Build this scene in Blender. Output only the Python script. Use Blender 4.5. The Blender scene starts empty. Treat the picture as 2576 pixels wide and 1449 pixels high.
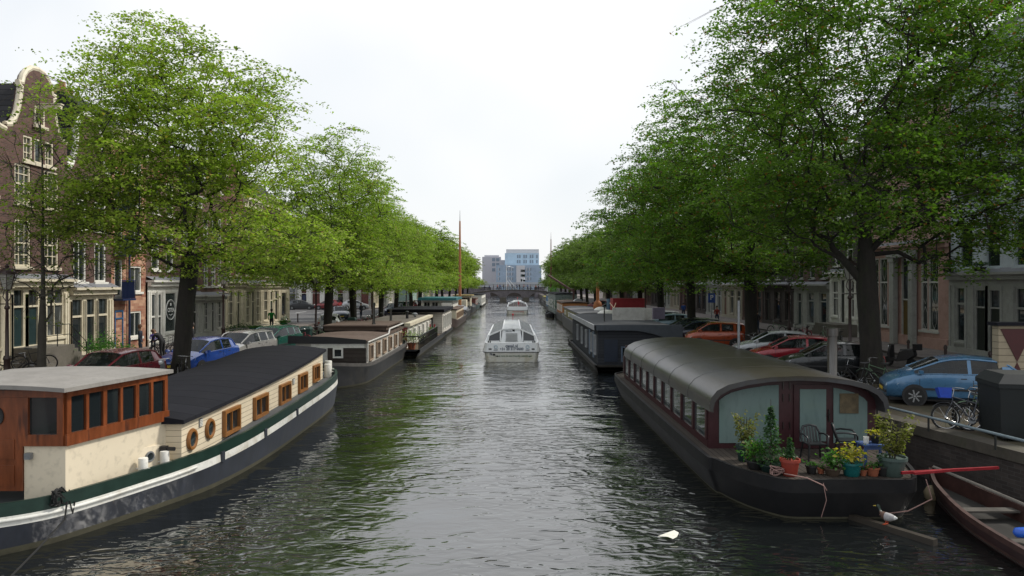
import bpy, bmesh, math, random
import numpy as np
from mathutils import Vector, Matrix
R = random.Random(7)
C = bpy.context.scene.collection
PI = math.pi
F = 1855.0
def at(x, y, z):
    "world point of height z seen at survey pixel (x, y)"
    Y = (5 - z) * F / (y - 715)
    return Vector(((x - 1288) / F * Y, Y, z))
def px(x, Y): return (x - 1288) / F * Y
def pz(y, Y): return 5 - (y - 715) / F * Y
QZ = 1.25           # street level above the water
LX, RX = -11.7, 10.2

class MB:
    def __init__(s): s.v = []; s.f = []; s.m = []
    def add(s, vs, fs, mi=0):
        o = len(s.v); s.v += [tuple(p) for p in vs]
        s.f += [tuple(i + o for i in f) for f in fs]; s.m += [mi] * len(fs); return s
    def quad(s, a, b, c, d, mi=0): return s.add([a, b, c, d], [(0, 1, 2, 3)], mi)
    def box(s, x0, x1, y0, y1, z0, z1, mi=0):
        v = [(x, y, z) for z in (z0, z1) for y in (y0, y1) for x in (x0, x1)]
        return s.add(v, [(0, 2, 3, 1), (4, 5, 7, 6), (0, 1, 5, 4), (2, 6, 7, 3), (0, 4, 6, 2), (1, 3, 7, 5)], mi)
    def obox(s, c, ax, ay, az, mi=0):
        c, ax, ay, az = Vector(c), Vector(ax), Vector(ay), Vector(az)
        v = [c + ax * i + ay * j + az * k for k in (-1, 1) for j in (-1, 1) for i in (-1, 1)]
        return s.add(v, [(0, 2, 3, 1), (4, 5, 7, 6), (0, 1, 5, 4), (2, 6, 7, 3), (0, 4, 6, 2), (1, 3, 7, 5)], mi)
    def beam(s, a, b, w, h, mi=0, up=(0, 0, 1)):
        a, b = Vector(a), Vector(b); d = (b - a)
        if d.length < 1e-6: return s
        t = d.normalized(); u = Vector(up)
        sd = t.cross(u)
        if sd.length < 1e-4: sd = t.cross(Vector((1, 0, 0)))
        sd.normalize(); u = sd.cross(t)
        return s.obox((a + b) / 2, d / 2, sd * w / 2, u * h / 2, mi)
    def prism(s, poly, axis, a, b, mi=0):
        n = len(poly)
        mk = {'x': lambda p, t: (t, p[0], p[1]), 'y': lambda p, t: (p[0], t, p[1]), 'z': lambda p, t: (p[0], p[1], t)}[axis]
        v = [mk(p, a) for p in poly] + [mk(p, b) for p in poly]
        fs = [tuple(range(n)), tuple(range(2 * n - 1, n - 1, -1))] + [(i, i + n, (i + 1) % n + n, (i + 1) % n) for i in range(n)]
        return s.add(v, fs, mi)
    def loft(s, rings, mi=0, closed=True, cap=True):
        n = len(rings[0]); v = [p for r in rings for p in r]; fs = []
        for k in range(len(rings) - 1):
            for i in range(n if closed else n - 1):
                j = (i + 1) % n
                fs.append((k * n + i, k * n + j, (k + 1) * n + j, (k + 1) * n + i))
        if cap and closed: fs += [tuple(range(n - 1, -1, -1)), tuple(range((len(rings) - 1) * n, len(rings) * n))]
        return s.add(v, fs, mi)
    def tube(s, pts, r, n=8, mi=0, cap=True):
        pts = [Vector(p) for p in pts]; rs = r if isinstance(r, (list, tuple)) else [r] * len(pts); rings = []
        ref = None
        for i, p in enumerate(pts):
            t = (pts[min(i + 1, len(pts) - 1)] - pts[max(i - 1, 0)])
            t = t.normalized() if t.length > 1e-9 else Vector((0, 0, 1))
            if ref is None: ref = t.orthogonal().normalized()
            ref = (ref - t * ref.dot(t)); ref = ref.normalized() if ref.length > 1e-5 else t.orthogonal().normalized()
            bb = t.cross(ref)
            rings.append([p + (ref * math.cos(2 * PI * k / n) + bb * math.sin(2 * PI * k / n)) * rs[i] for k in range(n)])
        return s.loft(rings, mi, True, cap)
    def lathe(s, prof, n=16, c=(0, 0, 0), mi=0, axis='z'):
        c = Vector(c); rings = []
        for r, z in prof:
            ring = []
            for k in range(n):
                a = 2 * PI * k / n; u, w = r * math.cos(a), r * math.sin(a)
                ring.append(c + (Vector((u, w, z)) if axis == 'z' else Vector((u, z, -w)) if axis == 'y' else Vector((z, u, w))))
            rings.append(ring)
        return s.loft(rings, mi, True, True)
    def torus(s, c, R_, r, n=24, k=6, axis='y', mi=0):
        c = Vector(c); rings = []
        for i in range(n):
            a = 2 * PI * i / n; ring = []
            for j in range(k):
                b = 2 * PI * j / k; q = R_ + r * math.cos(b); h = r * math.sin(b)
                p = (q * math.cos(a), h, q * math.sin(a)) if axis == 'y' else (q * math.cos(a), q * math.sin(a), h)
                ring.append(c + Vector(p))
            rings.append(ring)
        rings.append(rings[0]); return s.loft(rings, mi, True, False)
    def mesh(s, name, mats, smooth=None):
        me = bpy.data.meshes.new(name); me.from_pydata(s.v, [], s.f)
        for m in (mats if isinstance(mats, (list, tuple)) else [mats]): me.materials.append(m)
        me.polygons.foreach_set('material_index', s.m)
        bm = bmesh.new(); bm.from_mesh(me); bmesh.ops.recalc_face_normals(bm, faces=bm.faces); bm.to_mesh(me); bm.free()
        if smooth is not None:
            me.polygons.foreach_set('use_smooth', [True] * len(me.polygons))
            me.set_sharp_from_angle(angle=math.radians(smooth))
        me.update(); return me
    def build(s, name, mats, parent=None, loc=None, smooth=None):
        return link(name, s.mesh(name, mats, smooth), parent, loc)
def link(name, me, parent=None, loc=None):
    o = bpy.data.objects.new(name, me); C.objects.link(o)
    if parent is not None: o.parent = parent
    if loc is not None: o.location = loc
    return o
def tag(o, label, cat, group=None):
    o['label'] = label; o['category'] = cat
    if group: o['group'] = group
    return o
def thing(name, label, cat, loc=(0, 0, 0), rz=0, group=None):
    o = bpy.data.objects.new(name, None); C.objects.link(o)
    o.location = loc; o.rotation_euler = (0, 0, rz); o.empty_display_size = .2
    return tag(o, label, cat, group)
def structure(o, kind='structure'): o['kind'] = kind; return o
def copy_tree(o, parent=None):
    c = o.copy(); C.objects.link(c)
    if parent is not None: c.parent = parent
    for ch in list(o.children): copy_tree(ch, c)
    return c
def place(proto, label, loc, rz=0, group=None, sc=1.0, first=[set()]):
    o = proto if proto.name not in first[0] else copy_tree(proto)
    first[0].add(proto.name)
    o.location = loc; o.rotation_euler = (0, 0, rz); o.scale = (sc, sc, sc); o['label'] = label
    if group: o['group'] = group
    return o

# ------------------------------------------------------------------ materials
MATS = {}
def nodes_of(name):
    m = bpy.data.materials.new(name); m.use_nodes = True; nt = m.node_tree
    return m, nt, nt.nodes, nt.links, nt.nodes['Principled BSDF']
def mixrgb(nt, a, b, fac, mode='MIX'):
    n = nt.nodes.new('ShaderNodeMix'); n.data_type = 'RGBA'; n.blend_type = mode
    for sock, val in ((n.inputs[0], fac), (n.inputs[6], a), (n.inputs[7], b)):
        if hasattr(val, 'is_linked'): nt.links.new(val, sock)
        elif isinstance(val, (int, float)): sock.default_value = val
        else: sock.default_value = (*val[:3], 1)
    return n.outputs[2]
def noise(nt, vec, scale, detail=3, rough=.55, dist=0):
    n = nt.nodes.new('ShaderNodeTexNoise'); n.inputs['Scale'].default_value = scale
    n.inputs['Detail'].default_value = detail; n.inputs['Roughness'].default_value = rough; n.inputs['Distortion'].default_value = dist
    if vec is not None: nt.links.new(vec, n.inputs['Vector'])
    return n.outputs['Fac']
def ramp(nt, fac, lo, hi):
    n = nt.nodes.new('ShaderNodeMapRange'); nt.links.new(fac, n.inputs[0])
    n.inputs[1].default_value = lo; n.inputs[2].default_value = hi; return n.outputs[0]
def objco(nt, scale=(1, 1, 1)):
    t = nt.nodes.new('ShaderNodeTexCoord'); mp = nt.nodes.new('ShaderNodeMapping')
    nt.links.new(t.outputs['Object'], mp.inputs[0]); mp.inputs['Scale'].default_value = scale
    return mp.outputs[0]
def bump(nt, bs, h, dist, strength=.6):
    b = nt.nodes.new('ShaderNodeBump'); b.inputs['Distance'].default_value = dist; b.inputs['Strength'].default_value = strength
    nt.links.new(h, b.inputs['Height']); nt.links.new(b.outputs[0], bs.inputs['Normal'])
def mat(name, col, rough=.6, metal=0., var=.2, scale=3., bmp=0., stretch=(1, 1, 1), dirt=None, coat=0., spec=.5):
    if name in MATS: return MATS[name]
    m, nt, N, L, bs = nodes_of(name); co = objco(nt, stretch)
    n1 = noise(nt, co, scale, 5, .65); n2 = noise(nt, co, scale * 7, 3)
    lo = [max(0, c * (1 - var)) for c in col]; hi = [min(1, c * (1 + var)) for c in col]
    c = mixrgb(nt, lo, hi, ramp(nt, n1, .3, .7))
    c = mixrgb(nt, c, [x * .75 for x in col], ramp(nt, n2, .52, .8))
    if dirt: c = mixrgb(nt, c, dirt, ramp(nt, noise(nt, co, scale * .6, 6, .7, .6), .5, .75))
    L.new(c, bs.inputs['Base Color']); bs.inputs['Metallic'].default_value = metal
    bs.inputs['Specular IOR Level'].default_value = spec
    r = nt.nodes.new('ShaderNodeMapRange'); L.new(n1, r.inputs[0]); r.inputs[3].default_value = max(.02, rough - .1); r.inputs[4].default_value = min(1, rough + .12)
    L.new(r.outputs[0], bs.inputs['Roughness'])
    if coat: bs.inputs['Coat Weight'].default_value = coat; bs.inputs['Coat Roughness'].default_value = .05
    if bmp: bump(nt, bs, n2, bmp)
    MATS[name] = m; return m
def brick(name, col, mortar, rows=.075, w=.24, var=.35, accent=None):
    if name in MATS: return MATS[name]
    m, nt, N, L, bs = nodes_of(name); t = N.new('ShaderNodeTexCoord'); sp = N.new('ShaderNodeSeparateXYZ'); L.new(t.outputs['Object'], sp.inputs[0])
    ad = N.new('ShaderNodeMath'); L.new(sp.outputs[0], ad.inputs[0]); L.new(sp.outputs[1], ad.inputs[1])
    cb = N.new('ShaderNodeCombineXYZ'); L.new(ad.outputs[0], cb.inputs[0]); L.new(sp.outputs[2], cb.inputs[1])
    b = N.new('ShaderNodeTexBrick'); L.new(cb.outputs[0], b.inputs['Vector'])
    b.inputs['Scale'].default_value = 1; b.inputs['Brick Width'].default_value = w; b.inputs['Row Height'].default_value = rows
    b.inputs['Mortar Size'].default_value = .008; b.inputs['Mortar Smooth'].default_value = .3; b.inputs['Bias'].default_value = -.1
    b.inputs['Color1'].default_value = (*[c * (1 - var) for c in col], 1); b.inputs['Color2'].default_value = (*[min(1, c * (1 + var)) for c in (accent or col)], 1)
    b.inputs['Mortar'].default_value = (*mortar, 1)
    n1 = noise(nt, t.outputs['Object'], .7, 5, .7)
    c = mixrgb(nt, b.outputs['Color'], [x * .45 for x in col], ramp(nt, n1, .48, .78))
    L.new(c, bs.inputs['Base Color']); bs.inputs['Roughness'].default_value = .85; bump(nt, bs, b.outputs['Fac'], -.006, .5)
    MATS[name] = m; return m
def planks(name, col, axis=2, size=.16, gap=.1, var=.15, rough=.5, dirt=None, line=.35):
    "boards running horizontally (axis 2) or laid along x/y, with dark joints"
    if name in MATS: return MATS[name]
    m, nt, N, L, bs = nodes_of(name); t = N.new('ShaderNodeTexCoord'); sp = N.new('ShaderNodeSeparateXYZ'); L.new(t.outputs['Object'], sp.inputs[0])
    d = N.new('ShaderNodeMath'); d.operation = 'DIVIDE'; L.new(sp.outputs[axis], d.inputs[0]); d.inputs[1].default_value = size
    fr = N.new('ShaderNodeMath'); fr.operation = 'FRACT'; L.new(d.outputs[0], fr.inputs[0])
    fl = N.new('ShaderNodeMath'); fl.operation = 'FLOOR'; L.new(d.outputs[0], fl.inputs[0])
    wn = N.new('ShaderNodeTexWhiteNoise'); wn.noise_dimensions = '1D'; L.new(fl.outputs[0], wn.inputs['W'])
    c = mixrgb(nt, [x * (1 - var) for x in col], [min(1, x * (1 + var)) for x in col], wn.outputs['Value'])
    n1 = noise(nt, t.outputs['Object'], 2.2, 5, .7)
    c = mixrgb(nt, c, dirt or [x * .7 for x in col], ramp(nt, n1, .5, .85))
    ln = N.new('ShaderNodeMath'); ln.operation = 'LESS_THAN'; L.new(fr.outputs[0], ln.inputs[0]); ln.inputs[1].default_value = gap
    c = mixrgb(nt, c, [x * line for x in col], ln.outputs[0])
    L.new(c, bs.inputs['Base Color']); bs.inputs['Roughness'].default_value = rough; bs.inputs['Specular IOR Level'].default_value = .12 if rough > .65 else .4
    sm = N.new('ShaderNodeMapRange'); L.new(fr.outputs[0], sm.inputs[0]); sm.inputs[1].default_value = 0; sm.inputs[2].default_value = gap * 1.5
    bump(nt, bs, sm.outputs[0], .012, .7)
    MATS[name] = m; return m
def glass(name, col=(.015, .02, .022), tint=None, rough=.04, scale=.9):
    "window glass seen from outside: dark room behind, faint curtains, sharp reflection"
    if name in MATS: return MATS[name]
    m, nt, N, L, bs = nodes_of(name); co = objco(nt, (1.3, 1.3, .25)); n1 = noise(nt, co, scale, 2)
    c = mixrgb(nt, col, tint or [x * 5 + .03 for x in col], ramp(nt, n1, .5, .62)); L.new(c, bs.inputs['Base Color'])
    bs.inputs['Roughness'].default_value = rough; bs.inputs['IOR'].default_value = 1.55; bs.inputs['Specular IOR Level'].default_value = .6
    bump(nt, bs, noise(nt, objco(nt), 1.3, 2), .01, .25)
    MATS[name] = m; return m
def leafmat(name, a, b, warm=None):
    if name in MATS: return MATS[name]
    m, nt, N, L, bs = nodes_of(name); g = N.new('ShaderNodeNewGeometry'); t = N.new('ShaderNodeTexCoord')
    c = mixrgb(nt, a, b, g.outputs['Random Per Island'])
    c = mixrgb(nt, c, [x * .55 for x in a], ramp(nt, noise(nt, t.outputs['Object'], .45, 3), .45, .75))
    if warm:
        gt = N.new('ShaderNodeMath'); gt.operation = 'GREATER_THAN'; gt.inputs[1].default_value = .955; L.new(g.outputs['Random Per Island'], gt.inputs[0])
        c = mixrgb(nt, c, warm, gt.outputs[0])
    L.new(c, bs.inputs['Base Color']); bs.inputs['Roughness'].default_value = .5; bs.inputs['Specular IOR Level'].default_value = .3
    tr = N.new('ShaderNodeBsdfTranslucent'); c2 = mixrgb(nt, c, (1.0, 1.35, .5), 1.0, 'MULTIPLY'); L.new(c2, tr.inputs['Color'])
    ms = N.new('ShaderNodeMixShader'); ms.inputs[0].default_value = .5
    L.new(bs.outputs[0], ms.inputs[1]); L.new(tr.outputs[0], ms.inputs[2]); L.new(ms.outputs[0], N['Material Output'].inputs['Surface'])
    MATS[name] = m; return m
def specks(m, col, scale=6., thr=.72, w=.04, stretch=(1, 1, 1)):
    "scattered droppings, leaf litter or drips laid over a material"
    nt = m.node_tree; bs = nt.nodes['Principled BSDF']; s = bs.inputs['Base Color'].links[0].from_socket
    nt.links.new(mixrgb(nt, s, col, ramp(nt, noise(nt, objco(nt, stretch), scale, 2, .5), thr, thr + w)), bs.inputs['Base Color']); return m
white = mat('white_paint', (.72, .71, .66), .45, var=.08, dirt=(.5, .47, .4))
cream = mat('cream_paint', (.62, .56, .43), .5, var=.08, dirt=(.42, .37, .27))
greywhite = mat('grey_white_paint', (.5, .49, .46), .55, var=.1, dirt=(.33, .31, .28))
black = mat('black_paint', (.012, .012, .014), .4, var=.3)
rubber = mat('tyre_rubber', (.015, .015, .015), .85, var=.3)
steel = mat('stainless_steel', (.11, .105, .10), .3, metal=1, var=.35, scale=1.5, stretch=(3, 3, .3))
greymetal = mat('grey_metal', (.25, .26, .27), .45, metal=.6, var=.2)
darkiron = mat('dark_iron', (.018, .02, .018), .45, var=.3, metal=.2)
lampiron = mat('lamp_iron', (.035, .018, .016), .45, var=.3)
bark = mat('elm_bark', (.019, .016, .013), .95, var=.5, scale=5, bmp=.05, stretch=(1, 1, .3), dirt=(.020, .024, .011))
twigmat = mat('young_bark', (.05, .045, .035), .9, var=.3, scale=5)
winglass = glass('window_glass')
curtglass = glass('curtained_glass', (.05, .055, .055), (.28, .29, .28), scale=1.4)
carglass = glass('car_glass', (.008, .01, .012), (.02, .024, .026), rough=.02)
nt_ = carglass.node_tree; ms_ = nt_.nodes.new('ShaderNodeMixShader'); tp_ = nt_.nodes.new('ShaderNodeBsdfTransparent'); tp_.inputs[0].default_value = (.62, .68, .66, 1); ms_.inputs[0].default_value = .45
nt_.links.new(nt_.nodes['Principled BSDF'].outputs[0], ms_.inputs[1]); nt_.links.new(tp_.outputs[0], ms_.inputs[2]); nt_.links.new(ms_.outputs[0], nt_.nodes['Material Output'].inputs['Surface'])
chrome = mat('chrome', (.34, .34, .34), .2, metal=1, var=.05)
soil = mat('soil', (.03, .02, .013), .95)
terracotta = mat('terracotta', (.28, .085, .04), .8, var=.2)
# ------------------------------------------------------------------ world, sun, camera
scn = bpy.context.scene
w = bpy.data.worlds.new('World'); scn.world = w; w.use_nodes = True
nt = w.node_tree; bg = nt.nodes['Background']
SUN_EL, SUN_AZ = math.radians(46), math.radians(72)      # azimuth clockwise from +Y
sky = nt.nodes.new('ShaderNodeTexSky'); sky.sky_type = 'NISHITA'; sky.sun_disc = False
sky.sun_elevation = SUN_EL; sky.sun_rotation = SUN_AZ; sky.air_density = 1.3; sky.dust_density = 3.0; sky.ozone_density = 1.0
tc = nt.nodes.new('ShaderNodeTexCoord'); sp = nt.nodes.new('ShaderNodeSeparateXYZ'); nt.links.new(tc.outputs['Generated'], sp.inputs[0])
mr = nt.nodes.new('ShaderNodeMapRange'); nt.links.new(sp.outputs[2], mr.inputs[0]); mr.inputs[1].default_value = 0; mr.inputs[2].default_value = .45
# thin high overcast: a pale veil, a touch bluer near the horizon, with soft uneven cloud
veil = mixrgb(nt, (8.8, 9.5, 10.0), (9.0, 9.6, 10.4), mr.outputs[0])
cn = noise(nt, tc.outputs['Generated'], 1.6, 4, .5, .3)
veil = mixrgb(nt, veil, (11.6, 11.6, 11.6), ramp(nt, cn, .36, .62))
skyc = mixrgb(nt, sky.outputs[0], veil, .84)
nt.links.new(skyc, bg.inputs[0]); bg.inputs[1].default_value = .1
sun = bpy.data.lights.new('sun', 'SUN'); sun.energy = 3.4; sun.angle = math.radians(9); sun.color = (1, .95, .86)
so = bpy.data.objects.new('sun', sun); C.objects.link(so)
d = Vector((math.sin(SUN_AZ) * math.cos(SUN_EL), math.cos(SUN_AZ) * math.cos(SUN_EL), math.sin(SUN_EL)))
so.rotation_euler = d.to_track_quat('Z', 'Y').to_euler(); so.location = (30, 10, 60)
cam = bpy.data.cameras.new('camera'); cam.sensor_width = 36; cam.lens = 36 * F / 2576; cam.shift_y = -9.5 / 2576
cam.clip_end = 3000; cam.clip_start = .1
co_ = bpy.data.objects.new('camera', cam); C.objects.link(co_); co_.location = (0, 0, 5); co_.rotation_euler = (PI / 2, 0, 0)
scn.camera = co_
scn.view_settings.view_transform = 'Standard'; scn.view_settings.look = 'None'; scn.view_settings.exposure = 0
scn.cycles.use_denoising = True; scn.cycles.max_bounces = 6; scn.cycles.transparent_max_bounces = 8
scn.cycles.sample_clamp_indirect = 6

# ------------------------------------------------------------------ setting
def water_mat():
    m, nt, N, L, bs = nodes_of('canal_water'); g = N.new('ShaderNodeNewGeometry')
    def mp(sx, sy, rz=0):
        n = N.new('ShaderNodeMapping'); n.vector_type = 'POINT'; L.new(g.outputs['Position'], n.inputs[0])
        n.inputs['Scale'].default_value = (sx, sy, 1); n.inputs['Rotation'].default_value = (0, 0, rz); return n.outputs[0]
    a = noise(nt, mp(.5, .9, .12), 1.0, 1, .4, .6)
    b = noise(nt, mp(1.7, 3.0, -.3), 1.0, 1.2, .45, 1.2)
    c = noise(nt, mp(4.5, 6.5, .35), 1.0, 1, .5, .6)
    patch = ramp(nt, noise(nt, mp(.13, .07), 1.0, 3, .6), .4, .68)
    def mul(x, k):
        n = N.new('ShaderNodeMath'); n.operation = 'MULTIPLY'; L.new(x, n.inputs[0])
        if isinstance(k, float): n.inputs[1].default_value = k
        else: L.new(k, n.inputs[1])
        return n.outputs[0]
    def add(x, y):
        n = N.new('ShaderNodeMath'); L.new(x, n.inputs[0]); L.new(y, n.inputs[1]); return n.outputs[0]
    pm = N.new('ShaderNodeMapRange'); L.new(patch, pm.inputs[0]); pm.inputs[3].default_value = .14; pm.inputs[4].default_value = 1.5
    h = add(mul(a, .40), mul(add(mul(b, .46), mul(c, .06)), pm.outputs[0]))
    bump(nt, bs, h, .13, 1.0)
    col = mixrgb(nt, (.006, .008, .009), (.010, .011, .010), patch)
    # propeller wash: broken foam just behind the nearer tour boat
    sx = N.new('ShaderNodeSeparateXYZ'); L.new(g.outputs['Position'], sx.inputs[0])
    def m2(op, x, k):
        n = N.new('ShaderNodeMath'); n.operation = op; L.new(x, n.inputs[0])
        if hasattr(k, 'is_linked'): L.new(k, n.inputs[1])
        else: n.inputs[1].default_value = k
        return n.outputs[0]
    dx = m2('MULTIPLY', m2('ADD', sx.outputs[0], 0.0), .62); dy = m2('MULTIPLY', m2('ADD', sx.outputs[1], -46.2), .75)
    rd = m2('SQRT', m2('ADD', m2('MULTIPLY', dx, dx), m2('MULTIPLY', dy, dy)), 0.0)
    fm = m2('MULTIPLY', ramp(nt, rd, 1.3, .2), ramp(nt, noise(nt, mp(3.5, 4.5), 1.0, 4, .65, .5), .5, .62))
    col = mixrgb(nt, col, (.55, .57, .57), fm)
    L.new(col, bs.inputs['Base Color']); bs.inputs['Roughness'].default_value = .03; bs.inputs['IOR'].default_value = 2.8
    return m
mb = MB(); mb.add([(-13.2, -25, 0), (14, -25, 0), (14, 420, 0), (-13.2, 420, 0)], [(0, 1, 2, 3)])
structure(mb.build('canal_water', water_mat()))

def paving(name, col, size, var=.3, dirt=None):
    m, nt, N, L, bs = nodes_of(name); t = N.new('ShaderNodeTexCoord')
    mp = N.new('ShaderNodeMapping'); L.new(t.outputs['Object'], mp.inputs[0]); mp.inputs['Rotation'].default_value = (0, 0, PI / 2)
    b = N.new('ShaderNodeTexBrick'); L.new(mp.outputs[0], b.inputs['Vector']); b.inputs['Scale'].default_value = 1
    b.inputs['Brick Width'].default_value = size * 2; b.inputs['Row Height'].default_value = size; b.inputs['Mortar Size'].default_value = .01
    b.inputs['Color1'].default_value = (*[c * (1 - var) for c in col], 1); b.inputs['Color2'].default_value = (*[c * (1 + var) for c in col], 1)
    b.inputs['Mortar'].default_value = (*[c * .4 for c in col], 1)
    c = mixrgb(nt, b.outputs['Color'], dirt or [x * .5 for x in col], ramp(nt, noise(nt, t.outputs['Object'], .35, 6, .7), .45, .75))
    L.new(c, bs.inputs['Base Color']); bs.inputs['Roughness'].default_value = .85; bump(nt, bs, b.outputs['Fac'], -.006, .4)
    return m
pave_m = paving('brick_paving', (.13, .098, .092), .11); pave_d = paving('shaded_brick_paving', (.07, .055, .052), .11)  # pave_d: same bricks, shade of the right bank put into the colour
walk_m = paving('pavement_slabs', (.17, .145, .135), .3, .12)
asph_m = mat('asphalt', (.085, .083, .085), .9, var=.2, scale=1.2, bmp=.004, dirt=(.06, .058, .058))
dirt_m = mat('quay_dirt', (.05, .037, .02), .95, var=.4, scale=1.6, dirt=(.03, .035, .012))
RQ = [(13.6, -30), (12.6, 10), (11.25, 16.3), (10.2, 21.5), (10.2, 420)]
def sheet(name, poly, z, m): 
    mb = MB(); mb.add([(x, y, z) for x, y in poly], [tuple(range(len(poly)))]); return structure(mb.build(name, m))
sheet('street_ground', [(LX - .5, -30), (LX - .5, 420), (-900, 420), (-900, -30)], QZ, pave_m)
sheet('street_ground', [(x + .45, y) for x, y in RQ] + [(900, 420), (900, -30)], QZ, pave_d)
sheet('far_ground', [(-900, 420), (900, 420), (900, 2500), (-900, 2500)], QZ - .02, asph_m)
# pavements along the houses, a real kerb step
def slab(name, x0, x1, y0, y1, m=walk_m, h=.12):
    mb = MB(); mb.box(x0, x1, y0, y1, QZ - .2, QZ + h); return structure(mb.build(name, m))
slab('pavement', -21.3, -18.2, -30, 70.2); slab('pavement', -21.3, -18.2, 112, 420)
slab('pavement', 20.4, 23.8, -30, 420)
sheet('square_asphalt', [(-16, 71.5), (-16, 111), (-200, 111), (-200, 71.5)], QZ + .004, asph_m)
sheet('quay_verge', [(x + .47, y) for x, y in RQ[:4]] + [(10.67, 70), (13.0, 70), (14.6, 20), (15, -30)], QZ + .004, dirt_m)
mb = MB()
for y in (76, 83.5, 95): mb.box(-60, -17, y, y + .16, QZ + .006, QZ + .010)
for k in range(14): mb.box(-20.5 - k * 2.6, -20.3 - k * 2.6, 96.2, 101, QZ + .006, QZ + .010)
structure(mb.build('road_marking', mat('road_paint', (.5, .5, .48), .7)))
qbrick = brick('quay_brick', (.048, .037, .032), (.06, .055, .05), .09, .26, .3)
stone = mat('quay_stone', (.12, .108, .09), .85, var=.25, scale=2, dirt=(.08, .075, .05))
def quay(label, pts, sgn):
    t = thing('quay_wall', label, 'quay wall', (0, 0, 0))
    mb = MB(); mc = MB()
    for (x0, y0), (x1, y1) in zip(pts, pts[1:]):
        o = .5 * sgn
        mb.add([(x0, y0, -1.5), (x1, y1, -1.5), (x1 + o, y1, -1.5), (x0 + o, y0, -1.5), (x0, y0, QZ - .2), (x1, y1, QZ - .2), (x1 + o, y1, QZ - .2), (x0 + o, y0, QZ - .2)],
               [(0, 1, 5, 4), (2, 3, 7, 6), (4, 5, 6, 7), (0, 3, 7, 4), (1, 2, 6, 5)])
        e = -.06 * sgn
        mc.add([(x0 + e, y0, QZ - .2), (x1 + e, y1, QZ - .2), (x1 + o, y1, QZ - .2), (x0 + o, y0, QZ - .2), (x0 + e, y0, QZ + .05), (x1 + e, y1, QZ + .05), (x1 + o, y1, QZ + .05), (x0 + o, y0, QZ + .05)],
               [(0, 1, 5, 4), (2, 3, 7, 6), (4, 5, 6, 7), (0, 3, 2, 1)])
    mb.build('brick_face', qbrick, t); mc.build('coping', mat('quay_coping', (.065, .056, .043), .85, var=.3, scale=2, dirt=(.04, .042, .02)), t); return t
quay('dark brick quay wall along the left bank', [(LX, -30), (LX, 420)], -1)
tag(MB().box(-16, 16, 318, 322, -1.5, 2.6).build('quay_wall', qbrick), 'brick wall closing off the far end of the canal', 'quay wall')  # added wall, blocks bright sky showing through the bridge arches
sheet('far_ground', [(-13.2, 322), (14, 322), (14, 420), (-13.2, 420)], QZ + .3, asph_m)
quay('dark brick quay wall behind the rowing boat on the right bank', RQ, 1)

# ------------------------------------------------------------------ trees
def leaves_mesh(name, pos, size, rng, m, droop=.5):
    n = len(pos); a = rng.uniform(0, 2 * PI, n)
    d = np.stack([np.cos(a), np.sin(a), rng.normal(-.25 * droop, .45, n)], 1); d /= np.linalg.norm(d, axis=1)[:, None]
    up = np.stack([rng.normal(0, .5, n), rng.normal(0, .5, n), np.ones(n)], 1)
    sd = np.cross(d, up); sd /= np.linalg.norm(sd, axis=1)[:, None]; nr = np.cross(sd, d)
    L = (size * rng.uniform(.6, 1.3, n))[:, None]; W = L * .36
    v = np.stack([pos, pos + d * L * .5 + sd * W + nr * L * .1, pos + d * L - nr * L * .12, pos + d * L * .5 - sd * W + nr * L * .1], 1).reshape(-1, 3)
    me = bpy.data.meshes.new(name); me.vertices.add(4 * n); me.vertices.foreach_set('co', v.astype(np.float32).ravel())
    me.loops.add(4 * n); me.loops.foreach_set('vertex_index', np.arange(4 * n, dtype=np.int32))
    me.polygons.add(n); me.polygons.foreach_set('loop_start', np.arange(0, 4 * n, 4, dtype=np.int32))
    me.materials.append(m); me.update(calc_edges=True); me.validate(); return me
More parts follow.
